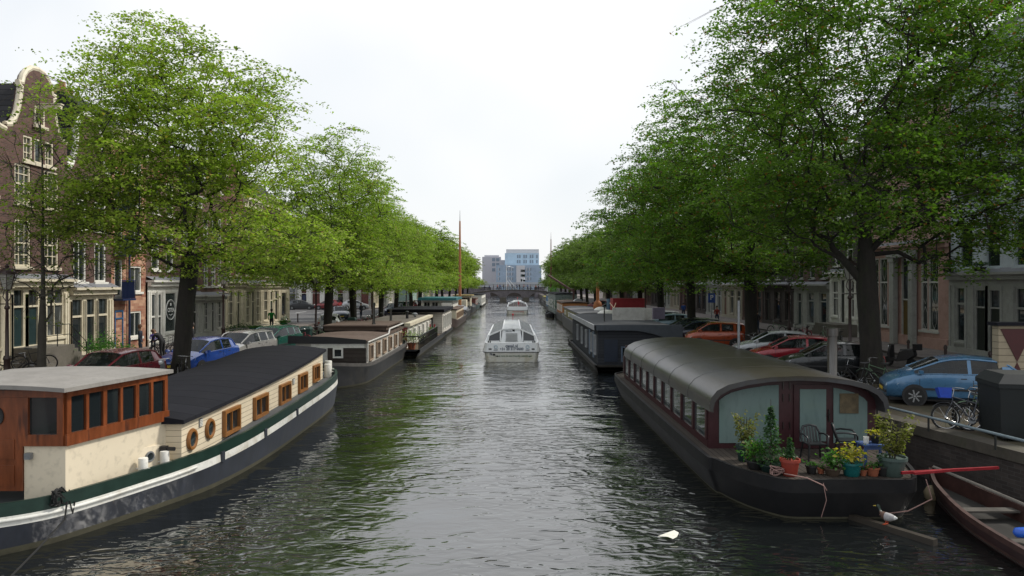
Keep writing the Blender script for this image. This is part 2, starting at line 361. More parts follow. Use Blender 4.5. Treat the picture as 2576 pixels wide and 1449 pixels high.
def tree_meshes(seed, ells, fork, ncl, per, leaf, r0, lean=(0, 0), m=None, sig=(.62, .2), twigs=5, limbs=(), mind=.75, tip=.014, trunk_top=.7, barkm=None, spray=1.0):
    rng = np.random.default_rng(seed); vol = np.array([e[1][0] * e[1][1] * e[1][2] for e in ells]); vol = vol / vol.sum()
    cs = []; tries = 0
    while len(cs) < ncl and tries < ncl * 40:
        tries += 1; e = ells[rng.choice(len(ells), p=vol)]; v = rng.normal(size=3); v /= np.linalg.norm(v)
        rr = rng.uniform(.12, 1) ** .45; p = np.array(e[0]) + v * rr * np.array(e[1]) * (1 + .12 * np.sin(v[0] * 5 + seed) + .10 * np.sin(v[2] * 7 + v[1] * 4 + seed))
        if p[2] < fork * .75: continue
        if all(np.sum((p - q) ** 2) > mind * mind for q in cs): cs.append(p)
    top = max(e[0][2] + e[1][2] for e in ells)
    nodes = []; par = []
    def addn(p, k): nodes.append(np.array(p, float)); par.append(k); return len(nodes) - 1
    k = addn((0, 0, -.15), -1); zt = top * trunk_top; nseg = 10; wob = rng.normal(0, .12, (nseg + 1, 2)).cumsum(0) * .5
    for i in range(1, nseg + 1):
        f = i / nseg; k = addn((lean[0] * f ** 1.2 + wob[i, 0] * f, lean[1] * f ** 1.2 + wob[i, 1] * f, zt * f), k)
    start = [i for i in range(len(nodes)) if nodes[i][2] > fork * .8]
    for lp in limbs:                                            # big named limbs: polylines from the trunk
        kk = min(range(1, nseg + 1), key=lambda i: abs(nodes[i][2] - lp[0][2]))
        for p in lp[1:]: kk = addn(p, kk); start.append(kk)
    depth = {i: nodes[i][2] for i in range(len(nodes))}
    c0 = np.array((lean[0] * .6, lean[1] * .6, fork))
    cs.sort(key=lambda p: np.linalg.norm(p - c0)); tips = []
    act = list(start)
    for p in cs:
        A = np.array([nodes[i] for i in act]); dd = np.linalg.norm(A - p, axis=1); pen = np.maximum(0, A[:, 2] - p[2] + .3) * 1.6
        hor = np.hypot(A[:, 0] - c0[0], A[:, 1] - c0[1]); j = act[int(np.argmin(dd + pen + .12 * hor))]
        q = nodes[j]; L = np.linalg.norm(p - q); ns = max(2, int(L / .7)); kk = j
        sag = np.array([rng.normal(0, .08), rng.normal(0, .08), rng.uniform(.02, .16)]) * L
        for s in range(1, ns + 1):
            f = s / ns; pt = q + (p - q) * f + sag * math.sin(PI * f) + (rng.normal(0, .06, 3) if s < ns else 0)
            kk = addn(pt, kk); act.append(kk)
        tips.append(kk)
    n = len(nodes); acc = np.zeros(n); child = np.zeros(n, int)
    for i in range(n): 
        if par[i] >= 0: child[par[i]] += 1
    for i in range(n - 1, -1, -1):
        if child[i] == 0: acc[i] += tip ** 2.1
        if par[i] >= 0: acc[par[i]] += acc[i]
    rad = acc ** (1 / 2.1); sc = r0 / rad[1]
    rad = np.where(rad > .05, rad * (1 + (sc - 1) * np.clip((rad - .05) / max(rad[1] - .05, 1e-3), 0, 1)), rad); rad[0] = rad[1] * 1.35
    mb = MB(); done = set(); kids = [[] for _ in range(n)]
    for i in range(n):
        if par[i] >= 0: kids[par[i]].append(i)
    stack = [(0, None)]
    while stack:
        i, pr = stack.pop(); ch = [i] if pr is None else [pr, i]
        while kids[ch[-1]]:
            ks = sorted(kids[ch[-1]], key=lambda j: -rad[j])
            for o in ks[1:]: stack.append((o, ch[-1]))
            ch.append(ks[0])
        rr = [rad[j] for j in ch]
        if pr is not None: rr[0] = min(rr[0], rad[ch[1]] * 1.25)
        mb.tube([nodes[j] for j in ch], [float(x) for x in rr], 10 if rr[0] > .18 else 6 if rr[0] > .05 else 4, cap=False)
    P = []
    ctr = np.array((lean[0], lean[1], 0))
    for k in tips:
        p = nodes[k]; out = p - ctr; out[2] = 0; out = out / (np.linalg.norm(out) + 1e-6)
        m_ = int(per * rng.uniform(.5, 1.5)); ks = max(3, m_ // 17); sc_ = rng.normal(0, 1, (ks, 3)) * np.array((sig[0], sig[0], sig[1] * 1.25)); off = sc_[rng.integers(0, ks, m_)] + rng.normal(0, 1, (m_, 3)) * np.array((.21, .21, .045)) * spray
        r_ = np.hypot(off[:, 0], off[:, 1]); off[:, 2] -= .16 * r_ ** 2
        lp = p + off + out * sig[0] * .5
        P.append(lp)
        for t_ in range(twigs):
            e = lp[rng.integers(m_)]; mid = (p + e) / 2 + np.array((0, 0, .06)); mb.tube([p, mid, e], [.013, .009, .005], 3, cap=False)
    P = np.concatenate(P)
    tm = mb.mesh('trunk', barkm or bark, 60); cm = leaves_mesh('crown', P, leaf, rng, m)
    return tm, cm
def plant_tree(meshes, label, loc, rz=0, sc=1, group=None, name='elm_tree', cat='tree'):
    t = thing(name, label, cat, loc, rz, group); t.scale = (sc, sc, sc)
    link('trunk', meshes[0], t); link('crown', meshes[1], t); return t
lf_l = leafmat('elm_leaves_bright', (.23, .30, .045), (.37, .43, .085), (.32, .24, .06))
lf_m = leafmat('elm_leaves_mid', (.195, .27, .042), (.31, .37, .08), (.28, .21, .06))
lf_r = leafmat('elm_leaves_deep', (.08, .155, .022), (.18, .27, .042), (.2, .09, .03))  # lf_r: elm leaves with the right bank's shade in their colour
lf_b = leafmat('budding_leaves', (.16, .17, .05), (.22, .2, .08))
LT, RT = 'elms lining the left quay', 'elms lining the right quay'
tA = tree_meshes(3, [((.0, 0, 9.6), (3.45, 3.7, 4.0)), ((-3.2, -.4, 6.7), (2.2, 2.3, 1.3)), ((3.0, .4, 5.6), (2.9, 2.9, 1.35)), ((.2, -1.2, 5.4), (2.4, 2.0, 1.1))], 5.0, 350, 215, .125, .33, (1.1, .2), lf_l,
                 limbs=[[(.3, 0, 4.6), (-1.2, .2, 5.6), (-2.4, .2, 6.8), (-3.2, 0, 7.4)], [(.5, 0, 6.0), (2.0, .3, 7.2), (3.2, .4, 8.2), (3.8, .6, 9.6)], [(.2, 0, 4.4), (1.8, .2, 5.4), (3.4, .2, 5.9)]], sig=(.6, .2), mind=.6)
plant_tree(tA, 'tall bright green elm leaning over the red car, nearest the camera on the left', (-12.9, 28.6, QZ))
gen = []
for s, kw in enumerate([dict(ncl=330, per=150, leaf=.155), dict(ncl=330, per=150, leaf=.155), dict(ncl=210, per=120, leaf=.25), dict(ncl=200, per=120, leaf=.25)]):
    big = s < 2; q = 1 if big else .84
    gen.append(tree_meshes(20 + s, [((.3, 0, 9.9), (4.5 * q, 4.5 * q, 4.3)), ((.2, 0, 5.2), (5.6 * q, 5.4 * q, 1.7))], 4.9, r0=.30, lean=(.5, .2), m=lf_m, sig=(.66, .22), twigs=3 if big else 1, mind=.65, tip=.018, **kw))
YL = [51.8, 60.9, 73.4, 82, 95, 103.6, 125, 139, 153, 167, 181, 195]
ordn = 'second third fourth fifth sixth seventh eighth ninth tenth eleventh twelfth thirteenth fourteenth fifteenth'.split()
for i, y in enumerate(YL):
    plant_tree(gen[i % 2] if y < 90 else gen[2 + i % 2], 'green elm in the left quay row, %s from the camera' % ordn[i], (-12.9 + R.uniform(-.2, .2), y, QZ), R.uniform(-.5, .5) + (PI if i % 3 == 1 else 0), R.uniform(.95, 1.05) * (.97 if i == 0 else .92 if y < 65 else .87), LT)
yt = tree_meshes(41, [((.1, 0, 8.0), (1.9, 1.9, 4.0)), ((.3, 0, 4.9), (2.3, 2.0, 2.2))], 2.2, 110, 30, .11, .15, (.15, 0), leafmat('sparse_leaves', (.12, .16, .035), (.2, .24, .05)), sig=(.45, .3), twigs=4, mind=.5, tip=.011, trunk_top=.88, barkm=twigmat)
plant_tree(yt, 'slender young tree with sparse leaves beside the house steps', (-18.0, 28.2, QZ), 0, 1, None, 'young_tree')
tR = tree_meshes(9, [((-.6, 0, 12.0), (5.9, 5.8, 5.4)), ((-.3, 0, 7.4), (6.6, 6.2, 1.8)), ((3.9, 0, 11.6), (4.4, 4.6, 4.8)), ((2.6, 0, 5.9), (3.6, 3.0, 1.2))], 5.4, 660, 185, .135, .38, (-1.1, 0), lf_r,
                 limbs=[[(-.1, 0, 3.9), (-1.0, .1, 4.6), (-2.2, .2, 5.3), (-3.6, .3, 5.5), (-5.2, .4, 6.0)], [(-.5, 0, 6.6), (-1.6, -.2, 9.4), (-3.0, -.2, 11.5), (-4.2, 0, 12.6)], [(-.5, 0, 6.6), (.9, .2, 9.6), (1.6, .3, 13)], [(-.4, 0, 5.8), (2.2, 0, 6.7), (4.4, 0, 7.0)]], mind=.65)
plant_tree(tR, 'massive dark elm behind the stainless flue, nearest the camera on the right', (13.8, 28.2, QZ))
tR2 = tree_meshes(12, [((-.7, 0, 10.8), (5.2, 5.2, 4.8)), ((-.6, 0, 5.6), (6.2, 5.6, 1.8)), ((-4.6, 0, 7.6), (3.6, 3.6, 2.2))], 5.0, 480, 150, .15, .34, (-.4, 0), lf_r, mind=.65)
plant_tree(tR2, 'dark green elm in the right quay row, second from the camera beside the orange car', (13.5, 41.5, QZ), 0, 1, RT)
YR = [55, 66, 77, 89, 102, 115, 128, 142, 156, 170, 185, 200]
lf_f = leafmat('far_elm_leaves', (.12, .18, .042), (.20, .25, .075))  # olive haze of the distance put into the leaf colour
genr = [(a, b.copy()) for a, b in gen]
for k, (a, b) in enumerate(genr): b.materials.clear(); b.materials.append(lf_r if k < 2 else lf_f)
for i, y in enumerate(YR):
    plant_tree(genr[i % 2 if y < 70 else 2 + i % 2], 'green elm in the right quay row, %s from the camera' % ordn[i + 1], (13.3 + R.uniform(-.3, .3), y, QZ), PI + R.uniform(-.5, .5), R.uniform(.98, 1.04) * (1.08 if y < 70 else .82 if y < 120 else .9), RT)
budm = gen[2][1].copy(); budm.materials.clear(); budm.materials.append(lf_b)
for i, (x, y, l) in enumerate([(-12.5, 206, 'brownish budding tree at the left end of the far bridge'), (12.5, 212, 'green elm at the right end of the far bridge'), (14, 236, 'green elm behind the right end of the far bridge'), (-16, 240, 'green elm behind the left end of the far bridge')]):
    plant_tree((gen[2 + i % 2][0], budm if i == 0 else gen[2 + i % 2][1]), l, (x, y, QZ), i, .85)
# ------------------------------------------------------------------ houses
def panel(mb, x0, x1, z0, z1, y, ops, dep=.16, mi=0, rmi=None):
    ops = [o for o in ops if o[0] > x0 - 1e-6 and o[1] < x1 + 1e-6 and o[2] > z0 - 1e-6 and o[3] < z1 + 1e-6]
    xs = sorted({x0, x1, *[o[0] for o in ops], *[o[1] for o in ops]}); zs = sorted({z0, z1, *[o[2] for o in ops], *[o[3] for o in ops]})
    for a, b in zip(xs, xs[1:]):
        for c, d in zip(zs, zs[1:]):
            u, v = (a + b) / 2, (c + d) / 2
            if not any(o[0] < u < o[1] and o[2] < v < o[3] for o in ops):
                mb.quad((a, y, c), (b, y, c), (b, y, d), (a, y, d), mi)
    r = mi if rmi is None else rmi
    for a, b, c, d in ops:
        e = y + dep
        mb.quad((a, y, c), (a, y, d), (a, e, d), (a, e, c), r); mb.quad((b, y, c), (b, y, d), (b, e, d), (b, e, c), r)
        mb.quad((a, y, c), (b, y, c), (b, e, c), (a, e, c), r); mb.quad((a, y, d), (b, y, d), (b, e, d), (a, e, d), r)
WC = {}
def window(parent, x, z0, w, h, y=0, cols=2, rows=2, fm=white, gm=winglass, sill=True, fr=.09, trans=0, name='window', bar=None):
    k = (round(w, 2), round(h, 2), cols, rows, fm.name, gm.name, fr, trans, bar and bar.name)
    if k not in WC:
        mb = MB(); a, b = .03, .13
        mb.box(-w / 2, -w / 2 + fr, a, b, 0, h); mb.box(w / 2 - fr, w / 2, a, b, 0, h)
        mb.box(-w / 2 + fr, w / 2 - fr, a, b, 0, fr); mb.box(-w / 2 + fr, w / 2 - fr, a, b, h - fr, h)
        bi = 1 if bar else 0
        for c in range(1, cols): xx = -w / 2 + w * c / cols; mb.box(xx - .02, xx + .02, a + .03, b - .01, fr, h - fr, bi)
        for r in range(1, rows):
            zz = h * r / rows; t = .035 if (rows % 2 == 0 and r == rows // 2) else .02
            mb.box(-w / 2 + fr, w / 2 - fr, a + .025, b - .005, zz - t, zz + t, bi)
        if trans: mb.box(-w / 2 + fr, w / 2 - fr, a + .01, b - .004, trans - .05, trans + .05)
        pm = MB(); pm.quad((-w / 2 + fr, .11, fr), (w / 2 - fr, .11, fr), (w / 2 - fr, .11, h - fr), (-w / 2 + fr, .11, h - fr))
        sm = MB(); sm.box(-w / 2 - .1, w / 2 + .1, -.1, .04, -.13, -.003)
        WC[k] = (mb.mesh(name, [fm, bar] if bar else fm), pm.mesh('pane', gm), sm.mesh('sill', fm))
    f, p, s = WC[k]; o = link(name, f, parent, (x, y, z0)); link('pane', p, o)
    if sill: link('sill', s, o)
    return o
def door(parent, x, z0, w, h, y, fm, dm, top=.5):
    mb = MB(); mb.box(-w / 2, -w / 2 + .08, .02, .14, 0, h); mb.box(w / 2 - .08, w / 2, .02, .14, 0, h); mb.box(-w / 2 + .08, w / 2 - .08, .02, .14, h - .08, h)
    mb.box(-w / 2 + .08, w / 2 - .08, .02, .14, h - top - .08, h - top)
    o = mb.build('door', fm, parent, (x, y, z0))
    mb = MB(); hh = h - top - .08; ww = w / 2 - .08
    mb.box(-ww, ww, .10, .14, 0, hh)
    for zz in (.15, hh * .55): mb.box(-ww + .1, ww - .1, .085, .099, zz, zz + hh * .35)
    lf = mb.build('door_leaf', dm, o)
    mb = MB(); mb.quad((-ww, .12, h - top), (ww, .12, h - top), (ww, .12, h - .08), (-ww, .12, h - .08)); mb.build('transom_pane', winglass, o)
    return o
BELL = [(1, 0), (1, .06), (.86, .08), (.74, .16), (.64, .3), (.57, .48), (.53, .66), (.60, .67), (.60, .71), (.50, .72), (.46, .82), (.36, .91), (.2, .98), (0, 1)]
NECK = [(1, 0), (1, .05), (.82, .06), (.62, .2), (.52, .4), (.5, .44), (.5, .8), (.58, .81), (.58, .85), (0, 1.0)]
TRI = [(1, 0), (1, .04), (0, 1)]
STEP = [(1, 0), (1, .18), (.78, .18), (.78, .38), (.56, .38), (.56, .6), (.36, .6), (.36, .82), (.18, .82), (.18, 1), (0, 1)]
rooft = planks('roof_tiles', (.028, .028, .03), 2, .3, .12, .2, .7)
lead = mat('lead_grey', (.16, .165, .18), .6, var=.15)
def house(side, y0, w, h, label, wallm, gable=None, gh=0, trim=white, ops=(), front=None, depth=11, cornice=None, name='canal_house', X=None, z=QZ + .12, group=None, hook=False, roof=True):
    """ops: windows (xc, z0, w, h, cols, rows, glassmat); front: dict(h, mat, ops=[...same + kind], cornice)"""
    if side == 'L': t = thing(name, label, 'house', (-21.3, y0, z), PI / 2, group)
    elif side == 'R': t = thing(name, label, 'house', (23.8, y0 + w, z), -PI / 2, group)
    else: t = thing(name, label, 'house', (X, y0, z), 0, group)
    fh = front['h'] if front else 0
    mb = MB(); O = [(o[0] - o[2] / 2, o[0] + o[2] / 2, o[1], o[1] + o[3]) for o in ops]
    panel(mb, 0, w, fh, h, 0, [o for o in O if o[3] <= h])
    mb.quad((0, 0, -.3), (0, depth, -.3), (0, depth, h), (0, 0, h)); mb.quad((w, 0, -.3), (w, depth, -.3), (w, depth, h), (w, 0, h)); mb.quad((0, depth, -.3), (w, depth, -.3), (w, depth, h), (0, depth, h))
    pk = h + (gh * .8 if gable else 2.2)
    if gable:
        half = [(w / 2 * a, h + gh * b) for a, b in gable]
        poly = [(w / 2 + a, b) for a, b in half] + [(w / 2 - a, b) for a, b in reversed(half[:-1])]
        mb.prism(poly, 'y', 0.004, .32)
    mb.build('wall', wallm, t)
    if gable:
        tm = MB(); pts = [(w / 2 + a, b) for a, b in half]; L2 = [(w / 2 - a, b) for a, b in half]
        for P_ in (pts, L2): tm.tube([(p[0], .10, p[1]) for p in P_[1:]], .135, 8)
        for s in ((-1, 1) if 'lion' in label else ()): tm.lathe([(.05, 0), (.18, .05), (.16, .2), (.10, .32), (.14, .42), (.04, .55)], 10, (w / 2 + s * (w / 2 - .24), .1, h + gh * .07))
        tm.build('gable_trim', trim, t, smooth=40)
        if hook:
            hb = MB(); hb.box(w / 2 - .1, w / 2 + .1, -1.0, .1, h + gh * .42, h + gh * .48); hb.box(w / 2 - .14, w / 2 + .14, -1.05, .08, h + gh * .485, h + gh * .5); hb.build('hoist_beam', trim, t)
    if roof:
        rb = MB()
        if gable: rb.add([(0.02, .33, h), (w - .02, .33, h), (w / 2, .33, pk), (0.02, depth, h), (w - .02, depth, h), (w / 2, depth, pk)], [(0, 2, 5, 3), (1, 2, 5, 4), (3, 4, 5), (0, 1, 2)])
        else: rb.add([(0, .5, h + .3), (w, .5, h + .3), (w, depth, h + .3), (0, depth, h + .3), (0, 2.6, pk), (w, 2.6, pk), (w, depth - 2, pk), (0, depth - 2, pk)], [(0, 1, 5, 4), (4, 5, 6, 7), (6, 7, 3, 2), (0, 4, 7, 3), (1, 5, 6, 2)])
        r = rb.build('roof', rooft, t)
        cb = MB(); cx = w - .7; cb.box(cx - .35, cx + .35, 4, 4.9, h, pk + .9); cb.lathe([(.12, 0), (.1, .45)], 8, (cx - .15, 4.45, pk + .9)); cb.lathe([(.12, 0), (.1, .45)], 8, (cx + .15, 4.45, pk + .9)); cb.build('chimney', wallm, r)
    if cornice or not gable:
        cb = MB(); cm = cornice or trim
        for a, b, c in ((.42, h + .16, h + .34), (.30, h + .02, h + .157), (.14, h - .42, h + .017)): cb.box(-.0, w, -a, .5, b, c)
        n = max(3, int(w / .7))
        for i in range(n): xx = w * (i + .5) / n; cb.box(xx - .07, xx + .07, -.28, -.143, h - .2, h + .015)
        cb.build('cornice', cm, t)
    for o in ops: window(t, o[0], o[1], o[2], o[3], 0, *(o[4:6] if len(o) > 5 else (2, 2)), fm=trim, gm=o[6] if len(o) > 6 else winglass)
    if front:
        fb = MB(); fo = front['ops']; panel(fb, 0, w, -.2, fh - .002, -.10, [(o[0] - o[2] / 2, o[0] + o[2] / 2, o[1], o[1] + o[3]) for o in fo], .2)
        if front.get('pil', True):
            ed = sorted({0.12, w - .12, *[o[0] - o[2] / 2 - .1 for o in fo], *[o[0] + o[2] / 2 + .1 for o in fo]})
            for e in ed:
                if .05 < e < w - .05: fb.box(e - .07, e + .07, -.15, -.102, 0, fh - .55)
        fb.box(0, w, -.20, -.102, -.2, front.get('plinth', .5) - .2) if front.get('plinth', .5) else None
        fb.build('shop_front', front['mat'], t)
        cb = MB(); cb.box(-.02, w + .02, -.5, -.002, fh, fh + .12); cb.box(0, w, -.32, -.104, fh - .24, fh - .003); cb.build('front_cornice', front['mat'], t)
        lb = MB(); lb.add([(0, -.46, fh + .124), (w, -.46, fh + .124), (w, -.004, fh + .34), (0, -.004, fh + .34)], [(0, 1, 2, 3)]); lb.build('lead_flashing', lead, t)
        for o in fo:
            kind = o[4]
            if kind == 'door': door(t, o[0], o[1], o[2], o[3], -.10, front.get('fm', front['mat']), o[5], o[6] if len(o) > 6 else .6)
            else: window(t, o[0], o[1], o[2], o[3], -.10, o[5], o[6], front.get('fm', front['mat']), o[7] if len(o) > 7 else winglass, sill=True, fr=.08, trans=o[8] if len(o) > 8 else 0)
    return t
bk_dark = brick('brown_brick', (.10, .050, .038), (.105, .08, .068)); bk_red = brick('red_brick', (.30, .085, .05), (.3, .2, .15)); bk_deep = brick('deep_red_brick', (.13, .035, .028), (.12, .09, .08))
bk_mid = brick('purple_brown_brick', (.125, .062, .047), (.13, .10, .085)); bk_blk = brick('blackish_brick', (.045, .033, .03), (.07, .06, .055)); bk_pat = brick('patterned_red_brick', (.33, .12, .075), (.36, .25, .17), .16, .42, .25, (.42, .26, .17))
stucco = mat('grey_stucco', (.40, .39, .36), .8, var=.1, dirt=(.28, .27, .25)); pink = mat('pink_stucco', (.41, .255, .215), .8, var=.1, dirt=(.3, .17, .14)); palewhite = mat('pale_blue_stucco', (.44, .49, .52), .75, var=.08, dirt=(.33, .37, .38))
teal_d = mat('dark_teal_paint', (.012, .03, .034), .4); blue_d = mat('navy_paint', (.012, .022, .07), .4); blue_m = mat('mid_blue_paint', (.03, .10, .22), .45); blk_d = mat('black_green_paint', (.012, .016, .014), .4)
drk = winglass; cur = curtglass; creamd = mat('dull_cream_paint', (.30, .27, .21), .6, var=.12)  # creamd: cream darkened to carry the right row's shade
# left row, counting away from the camera
house('L', 25.2, 5.9, 10.0, 'dark brick house at the left edge of the photo, half out of frame', bk_dark, BELL, 3.2, cream, [(1.2, 4.4, 1.1, 2.1, 3, 4), (3, 4.4, 1.1, 2.1, 3, 4), (4.7, 4.4, 1.1, 2.1, 3, 4), (1.2, 7.3, 1.1, 1.8, 3, 4), (3, 7.3, 1.1, 1.8, 3, 4), (4.7, 7.3, 1.1, 1.8, 3, 4)],
      dict(h=3.7, mat=cream, ops=[(1.3, 1, 1.2, 2.1, 'win', 3, 3), (3, .1, 1, 3, 'door', teal_d), (4.7, 1, 1.2, 2.1, 'win', 3, 3)]))
H1 = house('L', 31.1, 4.2, 10.2, 'brown brick house with white bell gable and hoist beam above stone steps', bk_dark, BELL, 3.1, cream,
      [(1.0, 4.4, 1.05, 2.05, 3, 4, cur), (3.0, 4.4, 1.05, 2.05, 3, 4), (1.0, 7.15, 1.05, 1.7, 3, 4, cur), (3.0, 7.15, 1.05, 1.7, 3, 4, cur), (1.35, 9.05, .62, 1.12, 2, 3, cur), (2.1, 9.05, .62, 1.12, 1, 1), (2.85, 9.05, .62, 1.12, 2, 3, cur)],
      dict(h=3.75, mat=cream, ops=[(.62, .95, .78, 2.5, 'door', teal_d, .75), (1.6, .95, .78, 2.5, 'door', teal_d, .75), (3.15, 1.2, 1.3, 2.25, 'win', 2, 1, cur, 1.5)]), hook=True)
window(H1, 2.1, 10.75, .7, .85, -.07, 2, 2, cream, cur)
sb = MB()
for i in range(5): sb.box(2.0 + .28 * i, 2.28 + .28 * i, -1.5, -.21, -.12, .92 - .19 * i)
sb.box(.1, 2.0, -1.5, -.21, -.12, .92); sb.build('stoop', stone, H1)
sb = MB()
for x in (.15, 1.1, 2.0): sb.tube([(x, -1.45, .92), (x, -1.45, 1.85)], .022, 6)
for zz in (1.4, 1.85): sb.tube([(.15, -1.45, zz), (2.0, -1.45, zz), (3.3, -1.45, zz - .9)], .018, 6)
sb.tube([(3.3, -1.45, -.1), (3.3, -1.45, .95)], .02, 6); sb.build('railing', darkiron, H1)
house('L', 35.3, 3.9, 9.0, 'brown brick house with carved white lion ornaments and tall cream ground floor windows', bk_dark, BELL, 3.2, white,
      [(1.05, 3.75, 1.05, 2.0, 2, 1), (2.85, 3.75, 1.05, 2.0, 2, 1), (1.05, 6.4, 1.05, 1.45, 2, 1), (2.85, 6.4, 1.05, 1.45, 2, 1), (1.95, 8.2, .8, .75, 1, 1)],
      dict(h=3.35, mat=cream, ops=[(.7, .15, .95, 2.8, 'win', 1, 1, drk, 1.9), (1.85, .15, .85, 2.8, 'win', 1, 1, drk, 1.9), (2.95, .15, 1.0, 2.8, 'win', 1, 1, drk, 1.9)]))
cream_y = mat('yellow_cream_paint', (.62, .55, .33), .5, var=.08)
H3 = house('L', 39.2, 3.7, 11.7, 'narrow red brick house with navy balconies and a blue front door', bk_pat, None, 0, white, [(2.55, z0, 1.25, 1.45, 2, 1, cur if k % 2 else drk) for k, z0 in enumerate((.65, 3.2, 5.6, 8.0, 9.9))] + [(.72, z0, .8, 2.0, 1, 1) for z0 in (2.95, 5.35, 7.75)], cornice=cream)
door(H3, .72, .02, .85, 2.2, -.06, blue_m, blue_m, .4)
for z0 in (2.85, 5.25, 7.65):
    mb = MB(); mb.box(.12, 1.5, -.55, -.002, z0 - .1, z0); 
    for k in range(11): x = .16 + k * .13; mb.box(x - .012, x + .012, -.53, -.50, z0, z0 + .95)
    mb.box(.12, 1.5, -.545, -.49, z0 + .95, z0 + 1.0); mb.box(.14, 1.48, -.48, -.47, z0 + .02, z0 + .93); mb.build('balcony', blue_d, H3)
mb = MB(); mb.tube([(1.62, -.12, 0), (1.62, -.12, 11.2)], .06, 8); mb.build('drainpipe', blue_d, H3)
H4 = house('L', 42.9, 4.2, 10.6, 'brown brick house with arched windows above a white shop front', bk_mid, TRI, 2.3, white, [(1.15, 4.5, .95, 2.3, 1, 2), (3.0, 4.5, .95, 2.3, 1, 2), (1.15, 7.9, .95, 2.0, 1, 2), (3.0, 7.9, .95, 2.0, 1, 2)],
      dict(h=3.75, mat=white, plinth=.6, ops=[(.75, .1, .62, 3.0, 'win', 1, 1, drk, 1.6), (1.5, .1, .62, 3.0, 'win', 1, 1, drk, 1.6), (2.95, .65, 1.6, 2.5, 'win', 1, 1, mat('dark_shop_window', (.03, .045, .045), .06, var=.2))]))
for x in (1.15, 3.0):
    mb = MB(); mb.tube([(x + .62 * math.cos(a), -.02, 9.9 + .55 * math.sin(a)) for a in [PI * k / 12 for k in range(13)]], .1, 6); mb.build('brick_arch', bk_red, H4)
def text_mesh(name, s, size, m, parent, M, ext=.004, align='CENTER'):
    cu = bpy.data.curves.new(name, 'FONT'); cu.body = s; cu.size = size; cu.extrude = ext; cu.align_x = align; cu.align_y = 'CENTER'; cu.offset = size * .018
    tmp = bpy.data.objects.new('t', cu); C.objects.link(tmp); dg = bpy.context.evaluated_depsgraph_get()
    me = bpy.data.meshes.new_from_object(tmp.evaluated_get(dg)); bpy.data.objects.remove(tmp); me.name = name; me.materials.clear(); me.materials.append(m)
    o = link(name, me, parent); o.matrix_local = M; return o
FRONT = Matrix.Rotation(PI / 2, 4, 'X')            # text standing upright, read from -Y
sg = mat('sign_white', (.8, .8, .78), .5, var=.03)
text_mesh('shop_lettering', 'CITEA', .34, sg, H4, Matrix.Translation((2.95, -.10, 2.02)) @ FRONT)
mb = MB(); mb.torus((2.95, -.09, 2.05), .62, .022, 32, 5); mb.torus((2.95, -.09, 2.05), .55, .008, 32, 4)
mb.tube([(2.72, -.09, 1.78), (2.95, -.09, 1.7), (3.18, -.09, 1.78)], .018, 4); mb.box(2.87, 3.03, -.1, -.085, 2.3, 2.46); mb.build('round_emblem', sg, H4, smooth=60).location = (0, .01, 0)
house('L', 47.1, 3.3, 9.2, 'narrow brown brick house with plain white ground floor beside the leaning trunk', bk_mid, None, 0, greywhite, [(.9, 3.5, .9, 1.9, 1, 2), (2.3, 3.5, .9, 1.9, 1, 2), (.9, 6.2, .9, 1.6, 1, 2), (2.3, 6.2, .9, 1.6, 1, 2)],
      dict(h=2.8, mat=stucco, ops=[(.6, .1, .6, 2.3, 'door', teal_d), (2.2, .05, .8, 2.35, 'door', blk_d)]))
house('L', 50.4, 4.0, 10.0, 'purple brown brick house with low grey ground floor and barred windows', bk_mid, BELL, 2.8, greywhite, [(.9, 3.5, .85, 2.0, 2, 4), (2.2, 3.5, .85, 2.0, 2, 4), (3.3, 3.5, .7, 2.0, 2, 4), (.9, 6.6, .85, 1.8, 2, 4), (2.2, 6.6, .85, 1.8, 2, 4), (3.3, 6.6, .7, 1.8, 2, 4)],
      dict(h=2.75, mat=stucco, ops=[(.75, .45, .8, 1.95, 'win', 2, 4, cur), (1.95, .05, .6, 2.35, 'door', blk_d), (3.1, .45, .8, 1.95, 'win', 2, 4, cur)]))
house('L', 54.4, 4.0, 10.6, 'dark red brick house with tall cream framed ground floor windows', bk_deep, NECK, 2.6, cream, [(1.1, 4.3, .95, 2.0, 1, 2), (2.9, 4.3, .95, 2.0, 1, 2), (1.1, 7.2, .95, 1.9, 1, 2), (2.9, 7.2, .95, 1.9, 1, 2)],
      dict(h=3.7, mat=cream, ops=[(1.2, .5, 1.1, 2.7, 'win', 2, 3, cur), (2.8, .05, .7, 3.1, 'door', blk_d, .9)]))
house('L', 58.4, 4.1, 10.2, 'brown brick house with two tall cream windows around a dark door', bk_dark, None, 0, cream, [(1.0, 4.3, .95, 2.0, 1, 2), (3.0, 4.3, .95, 2.0, 1, 2), (1.0, 7.1, .95, 1.8, 1, 2), (3.0, 7.1, .95, 1.8, 1, 2)],
      dict(h=3.6, mat=cream, ops=[(.85, .5, 1.0, 2.6, 'win', 3, 4, cur), (2.05, .05, .75, 3.1, 'door', blk_d, .9), (3.2, .5, 1.0, 2.6, 'win', 3, 4, cur)]))
house('L', 62.5, 7.7, 10.8, 'dark corner house with cream shop windows at the end of the left row', bk_dark, None, 0, cream, [(x, z0, .95, 2.0, 1, 2) for x in (1, 2.9, 4.8, 6.7) for z0 in (4.3, 7.2)],
      dict(h=3.6, mat=cream, ops=[(1.0, .5, 1.1, 2.6, 'win', 2, 3, drk), (2.5, .05, .8, 3.0, 'door', teal_d, .8), (3.9, .4, 1.0, 2.7, 'win', 1, 1, drk, 1.9), (6.1, .7, 1.6, 2.2, 'win', 1, 1)]))
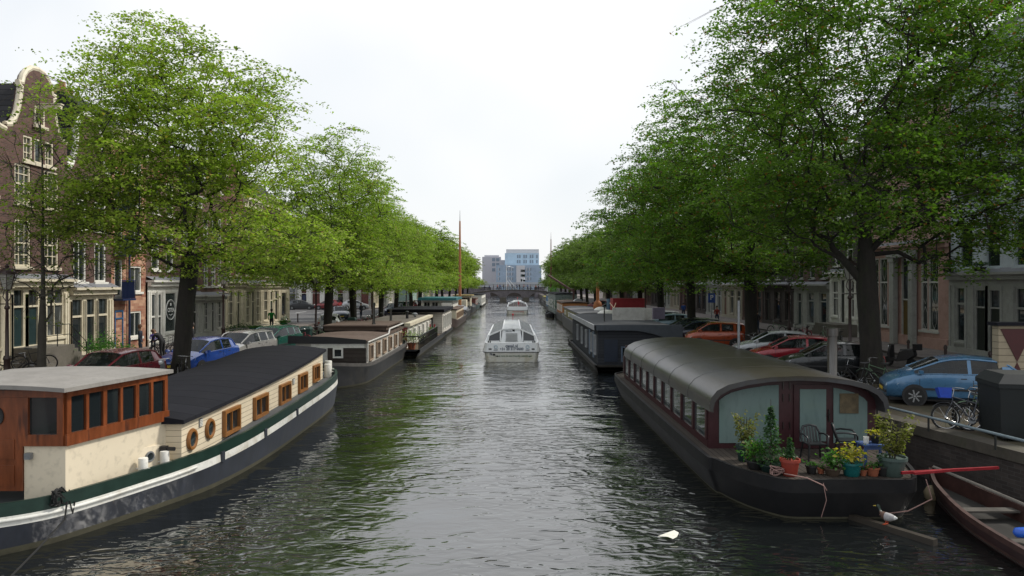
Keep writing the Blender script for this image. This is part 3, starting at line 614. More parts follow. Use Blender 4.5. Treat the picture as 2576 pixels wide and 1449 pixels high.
# across the square, facing it, and on along the quay
rr = random.Random(5)
walls = [bk_dark, bk_mid, bk_deep, bk_red, bk_blk, stucco, greywhite]; kinds = [BELL, None, NECK, None, STEP, TRI]
wn = {'brown_brick': 'brown brick', 'purple_brown_brick': 'purple brown brick', 'deep_red_brick': 'deep red brick', 'red_brick': 'red brick', 'blackish_brick': 'blackish brick', 'grey_stucco': 'grey plastered', 'grey_white_paint': 'off white painted'}
def far_house(side, y0, w, label, i, X=None, near=False, dark=False):
    wm = walls[rr.randrange(7)] if not dark else [bk_dark, bk_blk, bk_mid, bk_dark, stucco, bk_blk, bk_deep][i % 7]  # dark: deeper wall and trim colours stand in for shade
    g = kinds[i % 6]; h = rr.uniform(10, 12.5); n = 3 if w > 5 else 2; xs = [w * (k + .5) / n for k in range(n)]
    ops = [(x, z0, min(1.05, w / n * .6), 1.9 - .15 * f, 1, 2, cur if rr.random() < .3 else drk) for f, z0 in enumerate((4.1, 6.8, 9.2)) for x in xs if z0 + 1.9 < h]
    fo = [(x, .5, min(1.3, w / n * .72), 2.5, 'win', 1, 1, cur if rr.random() < .4 else drk, 1.8) if k else (x, .05, .9, 2.9, 'door', [teal_d, blk_d, blue_d, bk_deep][i % 4], .7) for k, x in enumerate(xs)]
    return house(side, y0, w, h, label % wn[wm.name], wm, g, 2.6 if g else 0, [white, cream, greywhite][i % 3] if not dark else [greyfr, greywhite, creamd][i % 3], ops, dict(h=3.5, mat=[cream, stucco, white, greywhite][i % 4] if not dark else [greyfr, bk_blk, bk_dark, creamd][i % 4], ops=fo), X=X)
nth = ['first', 'second', 'third', 'fourth', 'fifth', 'sixth', 'seventh', 'eighth', 'ninth', 'tenth', 'eleventh', 'twelfth', 'thirteenth', 'fourteenth', 'fifteenth', 'sixteenth', 'seventeenth', 'eighteenth', 'nineteenth', 'twentieth']
for i in range(5): far_house('F', 113, 5.6, '%s house facing the square, ' + nth[i] + ' from its canal corner', i + 1, X=-27.2 - 5.6 * i)
y = 113.0
for i in range(15):
    wd = rr.uniform(5.2, 7); far_house('L', y, wd, '%s canal house on the far left quay, ' + nth[i] + ' past the square', i); y += wd
# right row
leaded = glass('leaded_glass', (.03, .035, .033), (.10, .11, .09), scale=2)
greyfr = mat('stone_grey_paint', (.31, .31, .29), .6, var=.1, dirt=(.22, .22, .2))
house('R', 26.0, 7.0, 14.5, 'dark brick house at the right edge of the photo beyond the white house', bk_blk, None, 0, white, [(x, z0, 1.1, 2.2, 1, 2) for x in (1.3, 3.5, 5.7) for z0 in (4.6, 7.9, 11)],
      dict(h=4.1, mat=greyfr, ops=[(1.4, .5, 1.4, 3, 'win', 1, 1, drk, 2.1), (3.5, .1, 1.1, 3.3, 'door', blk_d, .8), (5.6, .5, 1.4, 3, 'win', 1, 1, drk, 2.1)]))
house('R', 33.0, 7.0, 15.5, 'pale blue grey plastered house with tall dark windows and glazed double door', palewhite, None, 0, palewhite, [(x, z0, 1.15, 2.35, 1, 2) for x in (1.35, 3.5, 5.65) for z0 in (4.45, 7.9, 11.0)],
      dict(h=4.1, mat=greyfr, ops=[(1.0, .6, .8, 2.9, 'win', 1, 1, drk, 2.0), (2.65, .1, .9, 3.3, 'door', blk_d, .9), (3.75, .1, .9, 3.3, 'door', blk_d, .9), (5.7, .5, .9, 3.0, 'win', 1, 1, drk, 2.0)]))
H = house('R', 40.0, 9.0, 14.0, 'pink plastered house with tall leaded windows and grey pilasters', pink, None, 0, greyfr, [(x, z0, 1.2, 2.3, 1, 2) for x in (1.6, 4.5, 7.4) for z0 in (7.2, 10.6)],
      dict(h=5.9, mat=pink, fm=greywhite, pil=False, plinth=.8, ops=[(1.0, 1.0, .7, 4.3, 'win', 1, 1, leaded, 2.75), (1.95, 1.0, 1.0, 4.3, 'win', 1, 1, leaded, 2.75), (2.85, 1.0, .6, 4.3, 'win', 1, 1, leaded, 2.75), (4.75, .05, 1.3, 5.2, 'door', mat('ochre_door', (.12, .075, .015), .5), 2.5), (6.6, 1.0, .7, 4.3, 'win', 1, 1, leaded, 2.75), (7.5, 1.0, 1.0, 4.3, 'win', 1, 1, leaded, 2.75)]))
mb = MB()
for x in (3.7, 5.8): mb.box(x - .22, x + .22, -.5, -.21, 0, 5.0); mb.box(x - .3, x + .3, -.56, -.215, 5.0, 5.25)
mb.box(3.2, 6.3, -.6, -.33, 5.25, 5.62); mb.build('pilaster', greyfr, H)
for xc in (1.0, 1.95, 2.85, 6.6, 7.5):
    mb = MB()
    for z0 in (1.1, 2.5, 3.9):
        for s in (-1, 1): mb.tube([(xc, -.035, z0), (xc + s * .20, -.035, z0 + .35), (xc + s * .20, -.035, z0 + .9), (xc, -.035, z0 + 1.25)], .009, 4)
    mb.build('leading', greywhite, H)
H = house('R', 49.0, 6.0, 13.0, 'dark brick house with projecting white glazed porch and iron rail', bk_blk, None, 0, white, [(x, z0, 1.0, 2.2, 1, 2) for x in (1.1, 3, 4.9) for z0 in (5.0, 8.4)],
      dict(h=4.4, mat=white, ops=[(.9, 1.3, 1.0, 2.6, 'win', 2, 2, drk, 1.7), (2.1, .9, .8, 3.1, 'door', blk_d, 1.0), (3.4, 1.3, 1.1, 2.6, 'win', 2, 2, drk, 1.7), (4.9, 1.3, 1.1, 2.6, 'win', 2, 2, drk, 1.7)]))
mb = MB(); mb.box(1.2, 4.6, -1.7, -.205, -.15, .85)
for i in range(4): mb.box(.2 + .25 * i, .45 + .25 * i, -1.7, -.205, -.15, .2 * i + .05)
mb.build('stoop', stone, H)
y = 55.0
for i in range(20):
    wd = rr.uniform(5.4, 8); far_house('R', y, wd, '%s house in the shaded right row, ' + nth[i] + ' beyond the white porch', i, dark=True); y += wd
# ---------------- far end: bridge, embankment, modern blocks
BY = 216.0
bstone = brick('bridge_brick', (.17, .15, .165), (.2, .19, .2), .09, .26, .25)  # brick lightened to carry the haze over the far bridge
bt = thing('arched_bridge', 'low brick bridge with three arches spanning the far end of the canal', 'bridge', (0, BY, 0))
def deckz(x): return 3.35 - .0062 * (x - .6) ** 2
arches = [(-10.2, -3.5), (-1.8, 3.2), (4.9, 10.6)]
for yy in ():
    pass
mb = MB(); xs = [-16 + .4 * i for i in range(81)]
def soff(x):
    for a, b in arches:
        if a < x < b: u = (2 * x - a - b) / (b - a); return .25 + (2.55 - .25) * math.sqrt(max(0, 1 - abs(u) ** 2.2))
    return -1.0
xs = sorted({*xs, *[e + s * .01 for ab in arches for e in ab for s in (-1, 1)]})
for a, b in zip(xs, xs[1:]):
    for yy in (0, 10.0): mb.quad((a, yy, soff(a)), (b, yy, soff(b)), (b, yy, deckz(b)), (a, yy, deckz(a)))
    mb.quad((a, 0, soff(a)), (b, 0, soff(b)), (b, 10, soff(b)), (a, 10, soff(a)))
    mb.quad((a, 0, deckz(a)), (b, 0, deckz(b)), (b, 10, deckz(b)), (a, 10, deckz(a)))
mb.build('arch_wall', bstone, bt)
mb = MB(); mb.loft([[(x, -.12, deckz(x) - .12), (x, .2, deckz(x) - .12), (x, .2, deckz(x) + .1), (x, -.12, deckz(x) + .1)] for x in xs[::2]]); mb.build('stone_band', stone, bt)
for s in (-2.65, 4.05): 
    mb = MB(); mb.box(s - .95, s + .95, -1.2, 11, -1, .5); mb.box(s - .75, s + .75, -1.0, -.13, .5, 1.15); mb.build('pier', stone, bt)
for k in range(2):
    mb = MB(); yy = .1 + k * 9.7
    for x in xs[::4]: mb.box(x - .03, x + .03, yy - .03, yy + .03, deckz(x) + .1, deckz(x) + 1.05)
    for zz in (.55, 1.05): mb.tube([(x, yy, deckz(x) + zz) for x in xs[::4]], .03, 5)
    mb.build('railing', darkiron, bt)
sheet('street_ground', [(-13.2, BY + 11), (-13.2, BY + 9.9), (-40, BY + 9.9), (-40, BY + 11)], QZ + .01, asph_m)
concrete = mat('concrete', (.36, .38, .41), .8, var=.12)
bt2 = thing('road_bridge', 'flat grey concrete road bridge behind the arched bridge', 'bridge', (0, 285, 0)); 
mb = MB(); mb.box(-30, 30, 0, 14, 3.9, 5.2); mb.box(-30, 30, -.3, 0, 4.9, 5.75); mb.build('deck', concrete, bt2)
mb = MB(); mb.box(-30, -8.5, .5, 13, -1, 3.9); mb.build('abutment', bstone, bt2); MB().box(9, 30, .5, 13, -1, 3.9).build('abutment', bstone, bt2)
mastw = mat('white_mast', (.6, .62, .64), .5, var=.05)
for k, (x0, y0, x1, y1) in enumerate([(1276, 706, 1293, 731), (1281, 704, 1303, 722), (1382, 707, 1371, 731), (1380, 708, 1374, 722)]):
    mb = MB(); mb.beam((px(x0, 236), 236, pz(y0, 236)), (px(x1, 236), 236, 3.0), .3, .3); tag(mb.build('drawbridge_balance', mastw), ['white slanting drawbridge beam at the left, lower one', 'white slanting drawbridge beam at the left, upper one', 'white slanting drawbridge beam at the right, longer one', 'white slanting drawbridge beam at the right, shorter one'][k], 'bridge beam', 'white drawbridge beams')
bw = mat('blue_glass_cladding', (.42, .56, .68), .35, var=.12, scale=.4); bg_ = mat('slate_cladding', (.28, .36, .46), .6, var=.15, scale=.3); bwh = mat('pale_panel', (.52, .52, .54), .6, var=.06); brn = mat('far_brick', (.48, .48, .52), .8, var=.1)  # distance haze put into the blue, slate and brick colours of the blocks
def block(label, x0, x1, Y, z0, z1, dep, m, wins, wm=bwh, extra=None, gm=mat('far_glass', (.20, .25, .31), .3, var=.2)):  # window glass paled, haze of the distance in its colour
    t = thing('apartment_block', label, 'building', (x0, Y, QZ)); w = x1 - x0; mb = MB(); mb.box(0, w, 0, dep, z0, z1); mb.build('wall', m, t)
    for (u, v, ww, hh) in wins:
        o = MB().box(u - ww / 2, u + ww / 2, -.06, -.004, v, v + hh).build('window', gm, t)
        MB().box(u - ww / 2 - .25, u - ww / 2 - .003, -.12, -.004, v - .1, v + hh + .1).build('frame', wm, o)
    if extra: extra(t, w)
    return t
Yb = 340; s_ = Yb / F
def ex1(t, w):
    MB().box(.6, w, 2, 9, 18.3, 20.2).build('penthouse', bwh, t)
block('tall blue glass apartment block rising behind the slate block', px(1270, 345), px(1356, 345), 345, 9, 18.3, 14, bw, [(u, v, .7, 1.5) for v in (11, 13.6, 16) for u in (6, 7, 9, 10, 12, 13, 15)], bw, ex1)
def ex2(t, w):
    o = MB().box(9.3, 13.3, -1.2, -.01, 3.5, 12.3).build('stair_tower', bwh, t)
    for z0 in (5, 7.2, 9.4): MB().box(11.3, 13.3, -1.25, -1.202, z0, z0 + 1.1).build('balcony_opening', drk, o)
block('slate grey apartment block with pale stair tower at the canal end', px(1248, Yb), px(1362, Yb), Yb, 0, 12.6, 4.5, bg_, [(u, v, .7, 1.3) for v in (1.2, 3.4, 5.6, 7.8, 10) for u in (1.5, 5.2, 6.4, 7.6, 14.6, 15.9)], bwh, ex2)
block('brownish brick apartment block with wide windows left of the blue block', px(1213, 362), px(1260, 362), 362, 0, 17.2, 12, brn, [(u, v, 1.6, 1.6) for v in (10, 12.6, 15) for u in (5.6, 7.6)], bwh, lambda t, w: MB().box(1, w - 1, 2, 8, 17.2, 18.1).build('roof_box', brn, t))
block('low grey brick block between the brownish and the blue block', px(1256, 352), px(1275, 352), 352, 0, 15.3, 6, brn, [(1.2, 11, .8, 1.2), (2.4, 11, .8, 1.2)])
# ------------------------------------------------------------------ boats
def catmull(keys, sub=6):
    K = [np.array(k, float) for k in keys]; out = []
    for i in range(len(K) - 1):
        p0 = K[max(i - 1, 0)]; p1 = K[i]; p2 = K[i + 1]; p3 = K[min(i + 2, len(K) - 1)]
        for s in range(sub):
            t = s / sub; out.append(.5 * (2 * p1 + (p2 - p0) * t + (2 * p0 - 5 * p1 + 4 * p2 - p3) * t * t + (3 * p1 - p0 - 3 * p2 + p3) * t ** 3))
    out.append(K[-1]); return out
class Boat:
    def __init__(s, name, label, cat, ox, oy, group=None): s.o = (ox, oy); s.t = thing(name, label, cat, (ox, oy, 0), 0, group)
    def build(s, mb, name, m, smooth=None, parent=None):
        return mb.build(name, m, parent or s.t, None if parent else (-s.o[0], -s.o[1], 0), smooth)
    def win(s, p, w, h, ang=PI / 2, cols=2, rows=1, fm=white, gm=winglass, sill=False, fr=.06, bar=None, name='window'):
        o = window(s.t, p[0] - s.o[0], p[2], w, h, p[1] - s.o[1], cols, rows, fm, gm, sill, fr, 0, name, bar); o.rotation_euler = (0, 0, ang)
        off = Matrix.Rotation(ang, 3, 'Z') @ Vector((0, -.125, 0)); o.location += off; return o
    def hull(s, keys, rows, deck=None, dz=-.16, sub=6, names=None):
        st = catmull(keys, sub); cx = sum((k[1] + k[2]) / 2 for k in st) / len(st); R_ = []
        for (kd, val, fac, m, nm) in rows:
            row = []
            for (y, xl, xr, z) in st:
                zz = z + val if kd == 's' else val; c = (xl + xr) / 2; h = (xr - xl) / 2
                row.append(((c - h * fac, y, zz), (c + h * fac, y, zz)))
            # shrink lengthwise with the factor so the ends rake
            ym = (st[0][0] + st[-1][0]) / 2
            row = [((l[0], ym + (l[1] - ym) * (1 - (1 - fac) * .25), l[2]), (r[0], ym + (r[1] - ym) * (1 - (1 - fac) * .25), r[2])) for l, r in row]
            R_.append((row, m, nm))
        for (ra, m, nm), (rb, _, _) in zip(R_, R_[1:]):
            loopa = [p[1] for p in ra] + [p[0] for p in reversed(ra)]; loopb = [p[1] for p in rb] + [p[0] for p in reversed(rb)]
            mb = MB(); mb.loft([loopa, loopb], 0, True, False); s.build(mb, nm, m, 40)
        mb = MB(); vs = []
        for q_, (y, xl, xr, z) in enumerate(st): i = .06; y += .05 if q_ == 0 else -.05 if q_ == len(st) - 1 else 0; vs += [(xl + i, y, z + dz), (xr - i, y, z + dz)]
        mb.add(vs, [(2 * k, 2 * k + 1, 2 * k + 3, 2 * k + 2) for k in range(len(st) - 1)]); s.build(mb, 'deck', deck or mat('deck_paint', (.06, .065, .07), .8))
        mb = MB()                                       # inner face + cap of the bulwark
        top = R_[0][0]; loopo = [p[1] for p in top] + [p[0] for p in reversed(top)]
        ins = []
        for q_, (y, xl, xr, z) in enumerate(st): y += .08 if q_ == 0 else -.08 if q_ == len(st) - 1 else 0; ins.append(((xl + .09, y, z), (xr - .09, y, z)))
        loopi = [p[1] for p in ins] + [p[0] for p in reversed(ins)]; loopd = [(p[0], p[1], p[2] + dz - .02) for p in loopi]
        loopo = [(p[0], p[1], p[2] + .004) for p in loopo]; loopi = [(p[0], p[1], p[2] + .004) for p in loopi]
        mb.loft([loopo, loopi, loopd], 0, True, False); s.build(mb, 'gunwale', R_[0][1], 40)
    def bollard(s, x, y, z, r=.13, h=.3, m=white):
        mb = MB(); mb.lathe([(r * .9, 0), (r, .02), (r, h - .02), (r * .95, h), (.02, h + .01)], 14, (x, y, z)); mb.tube([(x - r * 1.5, y, z + h * .45), (x + r * 1.5, y, z + h * .45)], .02, 6); s.build(mb, 'bollard', m, 40)
navy_h = mat('navy_hull', (.020, .025, .037), .45, var=.35, scale=1.6, stretch=(1.6, 1.6, .35), dirt=(.027, .030, .037)); specks(navy_h, (.05, .042, .035), 3, .74, .08, (4, 4, .5)); green_h = mat('dark_green_hull', (.006, .025, .018), .4, var=.25); rubw = mat('white_rub_band', (.6, .6, .56), .5, var=.1, scale=2, dirt=(.38, .35, .28))
slime = mat('waterline_slime', (.085, .08, .05), .7, var=.3, scale=2); cream_p = planks('cream_weatherboard', (.66, .57, .42), 2, .135, .07, .05, .5, (.55, .47, .34), .5)
woodv = mat('varnished_wood', (.17, .045, .013), .35, var=.4, scale=3, stretch=(2, 2, .35), coat=.3); specks(woodv, (.07, .02, .008), 3, .62, .1, (2, 2, .3)); woodl = mat('oak_varnish', (.24, .10, .025), .4, var=.3, scale=4, stretch=(2, 2, .4))
felt = planks('roofing_felt', (.015, .0155, .020), 1, .92, .022, .1, .9, (.021, .021, .025), .3); specks(felt, (.20, .20, .19), 7, .80, .03); greyfelt = mat('pale_grey_roof', (.235, .222, .205), .85, var=.12, scale=1.4, dirt=(.17, .16, .145))
ropem = mat('dark_rope', (.012, .012, .012), .95); creamw = mat('cream_steel', (.66, .58, .44), .4, var=.03, scale=1.0); specks(creamw, (.52, .42, .28), 2.5, .74, .14, (5, 5, .5))
boatglass = glass('wheelhouse_glass', (.012, .016, .018), (.03, .036, .036))
b = Boat('houseboat', 'long cream clad houseboat with navy hull, wooden wheelhouse and charcoal roof', 'houseboat', -9.5, 23)
L1K = [(12.9, -10.6, -10.1, 1.05), (13.4, -11.2, -9.35, 1.0), (14.3, -11.5, -8.62, .97), (16.2, -11.6, -7.80, 1.0), (17.1, -11.6, -7.45, 1.03), (18, -11.6, -7.18, 1.07), (19.7, -11.6, -6.95, 1.13), (22, -11.6, -6.85, 1.21), (25, -11.6, -6.88, 1.27), (28, -11.5, -6.95, 1.32), (30.5, -11.1, -7.22, 1.37), (32.2, -10.3, -8.0, 1.42), (33.0, -9.5, -9.2, 1.46)]
b.hull(L1K, [('s', 0, 1.0, green_h, 'bulwark'), ('s', -.25, 1.0, rubw, 'rub_band'), ('s', -.43, 1.005, navy_h, 'hull'), ('z', .13, .95, slime, 'waterline'), ('z', -.6, .8, slime, 'x')], dz=-.22)
mb = MB(); st = catmull(L1K, 6); mb.tube([(p[2] + .02, p[0], p[3] - .32) for p in st[4:26]], .035, 6); b.build(mb, 'fender_rail', rubw, 60)
for yy in (18.2, 20.6, 23.5):
    xx = np.interp(yy, [p[0] for p in st], [p[2] for p in st]); zz = np.interp(yy, [p[0] for p in st], [p[3] for p in st])
    b.build(MB().box(xx - .05, xx + .03, yy - .09, yy + .09, zz - .46, zz - .2), 'hull_step', navy_h)
# main cabin
ys = [17.0, 20, 23, 26, 28.5, 30.2]
def ez(y): return 1.86 + .0005 * (y - 16.8) ** 2 * 4 + .0055 * (y - 16.8)
def ex(y): return -7.62 - .0035 * max(0, y - 24) ** 2
def dz_(y): return np.interp(y, [p[0] for p in st], [p[3] for p in st]) - .3
mb = MB(); yy = np.linspace(17.0, 30.2, 18)
for p, q in zip(yy, yy[1:]):
    for f in (lambda y: ex(y), lambda y: -18.6 - ex(y)): mb.quad((f(p), p, dz_(p)), (f(q), q, dz_(q)), (f(q), q, ez(q)), (f(p), p, ez(p)))
for y in (17.0, 30.2): mb.quad((ex(y), y, dz_(y)), (-18.6 - ex(y), y, dz_(y)), (-18.6 - ex(y), y, ez(y)), (ex(y), y, ez(y)))
b.build(mb, 'cabin_wall', cream_p)
mb = MB(); rings = []
for y in np.linspace(16.85, 30.35, 18):
    e = ex(y) + .12; e2 = -18.6 - ex(y) - .12; r = []
    for k in range(13): u = k / 12; r.append((e + (e2 - e) * u, y, ez(y) + .03 + .16 * (1 - (2 * u - 1) ** 2)))
    r += [(e2, y, ez(y) - .06), (e, y, ez(y) - .06)]; rings.append(r)
mb.loft(rings); b.build(mb, 'cabin_roof', felt, 30)
mb = MB()
for i in range(26): mb.box(*(lambda x, y, s: (x, x + s, y, y + s * .8))(R.uniform(-10.8, -7.8), R.uniform(17.5, 29.8), R.uniform(.02, .06)), 0, .004)
for i in range(0): pass
for (y0, y1, zt, zb) in ((19.38, 20.5, 1.66, .98), (21.67, 22.85, 1.66, 1.0), (24.07, 25.2, 1.70, 1.02), (26.3, 27.35, 1.77, 1.1), (28.4, 29.3, 1.86, 1.2)):
    b.win((ex((y0 + y1) / 2), (y0 + y1) / 2, zb), y1 - y0, zt - zb, PI / 2, 2, 1, woodl, boatglass, False, .085)
for y, z in ((17.5, 1.32), (18.54, 1.37)):
    mb = MB(); mb.torus((0, 0, 0), .215, .05, 24, 6, 'y'); o = b.build(mb, 'porthole', woodl, 60); o.location = (-7.59 - b.o[0], y - b.o[1], z); o.rotation_euler = (0, 0, PI / 2)
    MB().lathe([(.0, -.012), (.2, -.012), (.2, .012), (0, .012)], 20, axis='y').build('pane', winglass, o)
for y, z in ((18.02, 1.62), (25.7, 1.62)):
    mb = MB(); mb.box(-7.62, -7.595, y - .09, y + .09, z - .1, z + .1); o = b.build(mb, 'vent_grille', greymetal)
    mb = MB(); [mb.box(-7.594, -7.586, y - .08, y + .08, z - .085 + .036 * i, z - .07 + .036 * i) for i in range(5)]; g = b.build(mb, 'grille_bar', white); 
# wheelhouse
A_, B_ = Vector((-8.66, 14.3, 0)), Vector((-7.98, 17.0, 0)); Lb, Lf = Vector((-11.6, 14.3, 0)), Vector((-11.5, 17.0, 0))
def wallq(mb, p, q, z0, z1): mb.quad((p.x, p.y, z0), (q.x, q.y, z0), (q.x, q.y, z1), (p.x, p.y, z1))
mb = MB()
for p, q in ((A_, B_), (B_, Lf), (Lf, Lb)): wallq(mb, p, q, .7, 1.93)
for x0, x1 in ((A_.x, -9.46), (-10.42, Lb.x)): mb.quad((x0, 14.3, .7), (x1, 14.3, .7), (x1, 14.3, 1.93), (x0, 14.3, 1.93))
b.build(mb, 'wheelhouse_wall', creamw)
rings = []
mb = MB()
for k in range(11):
    u = k / 10; cz = 2.96 + .07 * (1 - (2 * u - 1) ** 2)
    rb_ = (A_ + Vector((.16, -.3, 0))).lerp(Lb + Vector((-.2, -.34, 0)), u); rf = (B_ + Vector((.12, .12, 0))).lerp(Lf + Vector((-.2, .25, 0)), u)
    rings.append([(rb_.x, rb_.y, cz + .06), (rf.x, rf.y, cz + .06), (rf.x, rf.y, cz - .02), (rb_.x, rb_.y, cz - .02)])
mb.loft(rings); b.build(mb, 'wheelhouse_roof', greyfelt, 30)
mb = MB(); rb2 = MB()
dirv = (B_ - A_).normalized(); nrm = Vector((dirv.y, -dirv.x, 0)); Ls = (B_ - A_).length
def post(mb, p, w, z0, z1, t=.09): mb.obox(Vector((p.x, p.y, (z0 + z1) / 2)), dirv * w / 2, nrm * t / 2, Vector((0, 0, (z1 - z0) / 2)))
mb.obox(((A_ + B_) / 2 + Vector((0, 0, 1.98))), dirv * (Ls / 2 + .03), nrm * .07, Vector((0, 0, .115))); mb.obox(((A_ + B_) / 2 + Vector((0, 0, 2.88))), dirv * (Ls / 2), nrm * .05, Vector((0, 0, .07)))
for k in range(7): post(mb, A_ + (B_ - A_) * (k / 6 * .97 + .015), .10 if k % 2 == 0 else .07, 2.095, 2.81, .095)
b.build(mb, 'window_frame', woodv)
for k in range(6):
    p = A_ + (B_ - A_) * (k / 6 * .97 + .015) + dirv * .05; q = A_ + (B_ - A_) * ((k + 1) / 6 * .97 + .015) - dirv * .05; g = MB(); wallq(g, p, q, 2.1, 2.8); b.build(g, 'pane', boatglass)
mb = MB(); mb.box(-11.6, -10.42, 14.24, 14.36, 1.87, 2.09); mb.box(-9.455, -8.67, 14.24, 14.36, 1.87, 2.09); mb.box(-11.6, -8.67, 14.25, 14.35, 2.81, 2.95)
for x in (-8.73, -9.41, -10.46, -11.0, -11.55): mb.box(x - .06, x + .06, 14.24, 14.36, 2.092, 2.808)
b.build(mb, 'stern_frame', woodv)
for x0, x1 in ((-8.79, -9.35), (-10.52, -10.94)): b.build(MB().quad((x0, 14.3, 2.09), (x1, 14.3, 2.09), (x1, 14.3, 2.81), (x0, 14.3, 2.81)), 'pane', boatglass)
mb = MB(); mb.box(-10.40, -9.47, 14.26, 14.33, 1.0, 2.805); 
for z0, z1 in ((1.1, 1.5), (1.62, 2.0)): mb.box(-10.25, -9.62, 14.246, 14.259, z0, z1)
o = b.build(mb, 'door', woodv); p_ = MB(); p_.lathe([(0, -.02), (.11, -.02), (.11, .02), (0, .02)], 16, axis='y'); pn = p_.build('pane', winglass, o); pn.location = (-9.93, 14.25, 2.45); pn.scale = (1, 1, 1.5)
mb = MB(); mb.box(-9.40, -9.28, 14.2, 14.29, 1.62, 1.74); b.build(mb, 'lamp_box', greymetal)
# companion locker on the side deck, bollards, rope
mb = MB(); mb.loft([[(-8.30, 15.75, .8), (-7.86, 16.8, .8), (-8.2, 16.95, .8), (-8.7, 15.9, .8)], [(-8.38, 15.78, 1.40), (-7.98, 16.72, 1.36), (-8.2, 16.9, 1.4), (-8.7, 15.9, 1.46)]]); o = b.build(mb, 'deck_locker', creamw)
mb = MB(); mb.torus((0, 0, 0), .1, .025, 18, 6, 'y'); r = b.build(mb, 'porthole', greymetal, 60); r.location = (-8.06 - b.o[0], 16.42 - b.o[1], 1.16); r.rotation_euler = (0, 0, math.radians(67))
MB().lathe([(0, -.012), (.09, -.012), (.09, .012), (0, .012)], 16, axis='y').build('pane', winglass, r)
b.bollard(-8.03, 16.05, .80, .10, .42); b.bollard(-7.83, 16.62, .8, .10, .44); b.bollard(-7.72, 31.0, 1.16, .15, .62); b.bollard(-7.62, 30.5, 1.14, .15, .56)
mb = MB(); mb.box(-7.95, -7.80, 16.62, 16.75, 1.22, 1.34); mb.tube([(-7.82, 16.68, 1.28), (-7.62, 16.66, 1.28)], .045, 8); b.build(mb, 'exhaust', black)
rope = MB(); rr2 = random.Random(3)
for k in range(9):
    c = Vector((-8.72, 14.2, .92)); pts = []
    for j in range(9):
        a = 2 * PI * j / 8 + k; pts.append(c + Vector((.05 * math.cos(a) + rr2.uniform(-.05, .05), .2 * math.cos(a + k * .7) + rr2.uniform(-.03, .03), .15 * math.sin(a) + rr2.uniform(-.05, .05) - .02)))
    rope.tube(pts, .017, 5)
rope.tube([(-8.6, 14.25, .8), (-8.55, 14.1, .5), (-8.5, 13.2, .25), (-8.35, 11.5, -.1)], .018, 6); rope.tube([(-8.58, 14.3, .8), (-8.53, 14.32, .55), (-8.55, 14.42, .75)], .015, 5)
tag(rope.build('mooring_rope', ropem, smooth=60), 'black mooring rope bundled over the stern bulwark of the cream houseboat', 'rope')
# generic moored barge / houseboat
def barge(label, y0, y1, xl, xr, sheer, hm, cab=None, roof=felt, wall=white, nwin=5, ends=2.5, up=.5, rub=None, name='houseboat', wfm=white, deckm=None, fwin=0, cat='houseboat', side=1, wz=.35, wh=.75, ovh=.12, extra=None, roofrise=.1, flat=False, group=None, ww=.9):
    c = (xl + xr) / 2; hb = (xr - xl) / 2; b = Boat(name, label, cat, c, (y0 + y1) / 2, group)
    if flat: keys = [(y0, xl, xr, sheer), (y0 + .02, xl, xr, sheer), (y1 - .02, xl, xr, sheer), (y1, xl, xr, sheer)]
    else: keys = [(y0, c - .25, c + .25, sheer + up), (y0 + ends * .12, c - hb * .5, c + hb * .5, sheer + up * .85), (y0 + ends * .45, c - hb * .85, c + hb * .85, sheer + up * .45), (y0 + ends, xl, xr, sheer + up * .1), ((y0 + y1) / 2, xl, xr, sheer), (y1 - ends, xl, xr, sheer + up * .1), (y1 - ends * .45, c - hb * .85, c + hb * .85, sheer + up * .5), (y1 - ends * .1, c - hb * .4, c + hb * .4, sheer + up * .95), (y1, c - .2, c + .2, sheer + up)]
    rub = rub or hm
    b.hull(keys, [('s', 0, 1, rub, 'rub_band'), ('s', -.16, 1, hm, 'hull'), ('z', .1, .96, slime, 'waterline'), ('z', -.5, .8, slime, 'x')] if sheer > .35 else [('s', 0, 1, hm, 'hull'), ('z', -.5, .9, hm, 'x')], deckm, -.12, 2 if flat else 5)
    if cab:
        a, e, ins, h = cab; X0, X1 = xl + ins, xr - ins; zb = sheer - .13
        b.build(MB().box(X0, X1, a, e, zb, h), 'cabin_wall', wall)
        rings = []; mb = MB()
        for k in range(9):
            u = k / 8; zz = h + .02 + roofrise * (1 - (2 * u - 1) ** 2); xx = X0 - ovh + (X1 - X0 + 2 * ovh) * u
            rings.append([(xx, a - ovh, zz + .1), (xx, e + ovh, zz + .1), (xx, e + ovh, zz - .015), (xx, a - ovh, zz - .015)])
        mb.loft(rings); b.build(mb, 'cabin_roof', roof, 30)
        for i in range(nwin):
            yy = a + (e - a) * (i + .5) / nwin
            b.win((X1 if side > 0 else X0, yy, zb + wz), min(ww, (e - a) / nwin * .62), wh, PI / 2 * side, 2, 1, wfm, cur if i % 3 == 1 else drk, False, .07)
        for i in range(fwin): b.win((X0 + (X1 - X0) * (i + .5) / fwin, a, zb + wz), min(1.1, (X1 - X0) / fwin * .55), wh, 0, 2, 1, wfm, drk, False, .07)
        b.cab = (X0, X1, a, e, zb, h)
    if extra: extra(b)
    return b
def flue(b, x, y, z, h, r=.1, m=steel, parent=None):
    mb = MB(); mb.lathe([(r * 1.6, 0), (r * 1.5, .05), (r, .14), (r, h * .86), (r * 1.25, h * .865), (r * 1.25, h), (r * .6, h + .02)], 14, (x, y, z)); b.build(mb, 'chimney', m, 40)
brown_p = planks('weathered_shingle', (.055, .045, .04), 2, .2, .07, .2, .85, (.08, .075, .07), .4); white_p = planks('peeling_white_boards', (.46, .44, .40), 2, .2, .06, .1, .7, (.25, .22, .19), .5); brown_r = planks('brown_plank_roof', (.115, .085, .07), 1, .34, .1, .18, .85, (.16, .13, .11), .5)
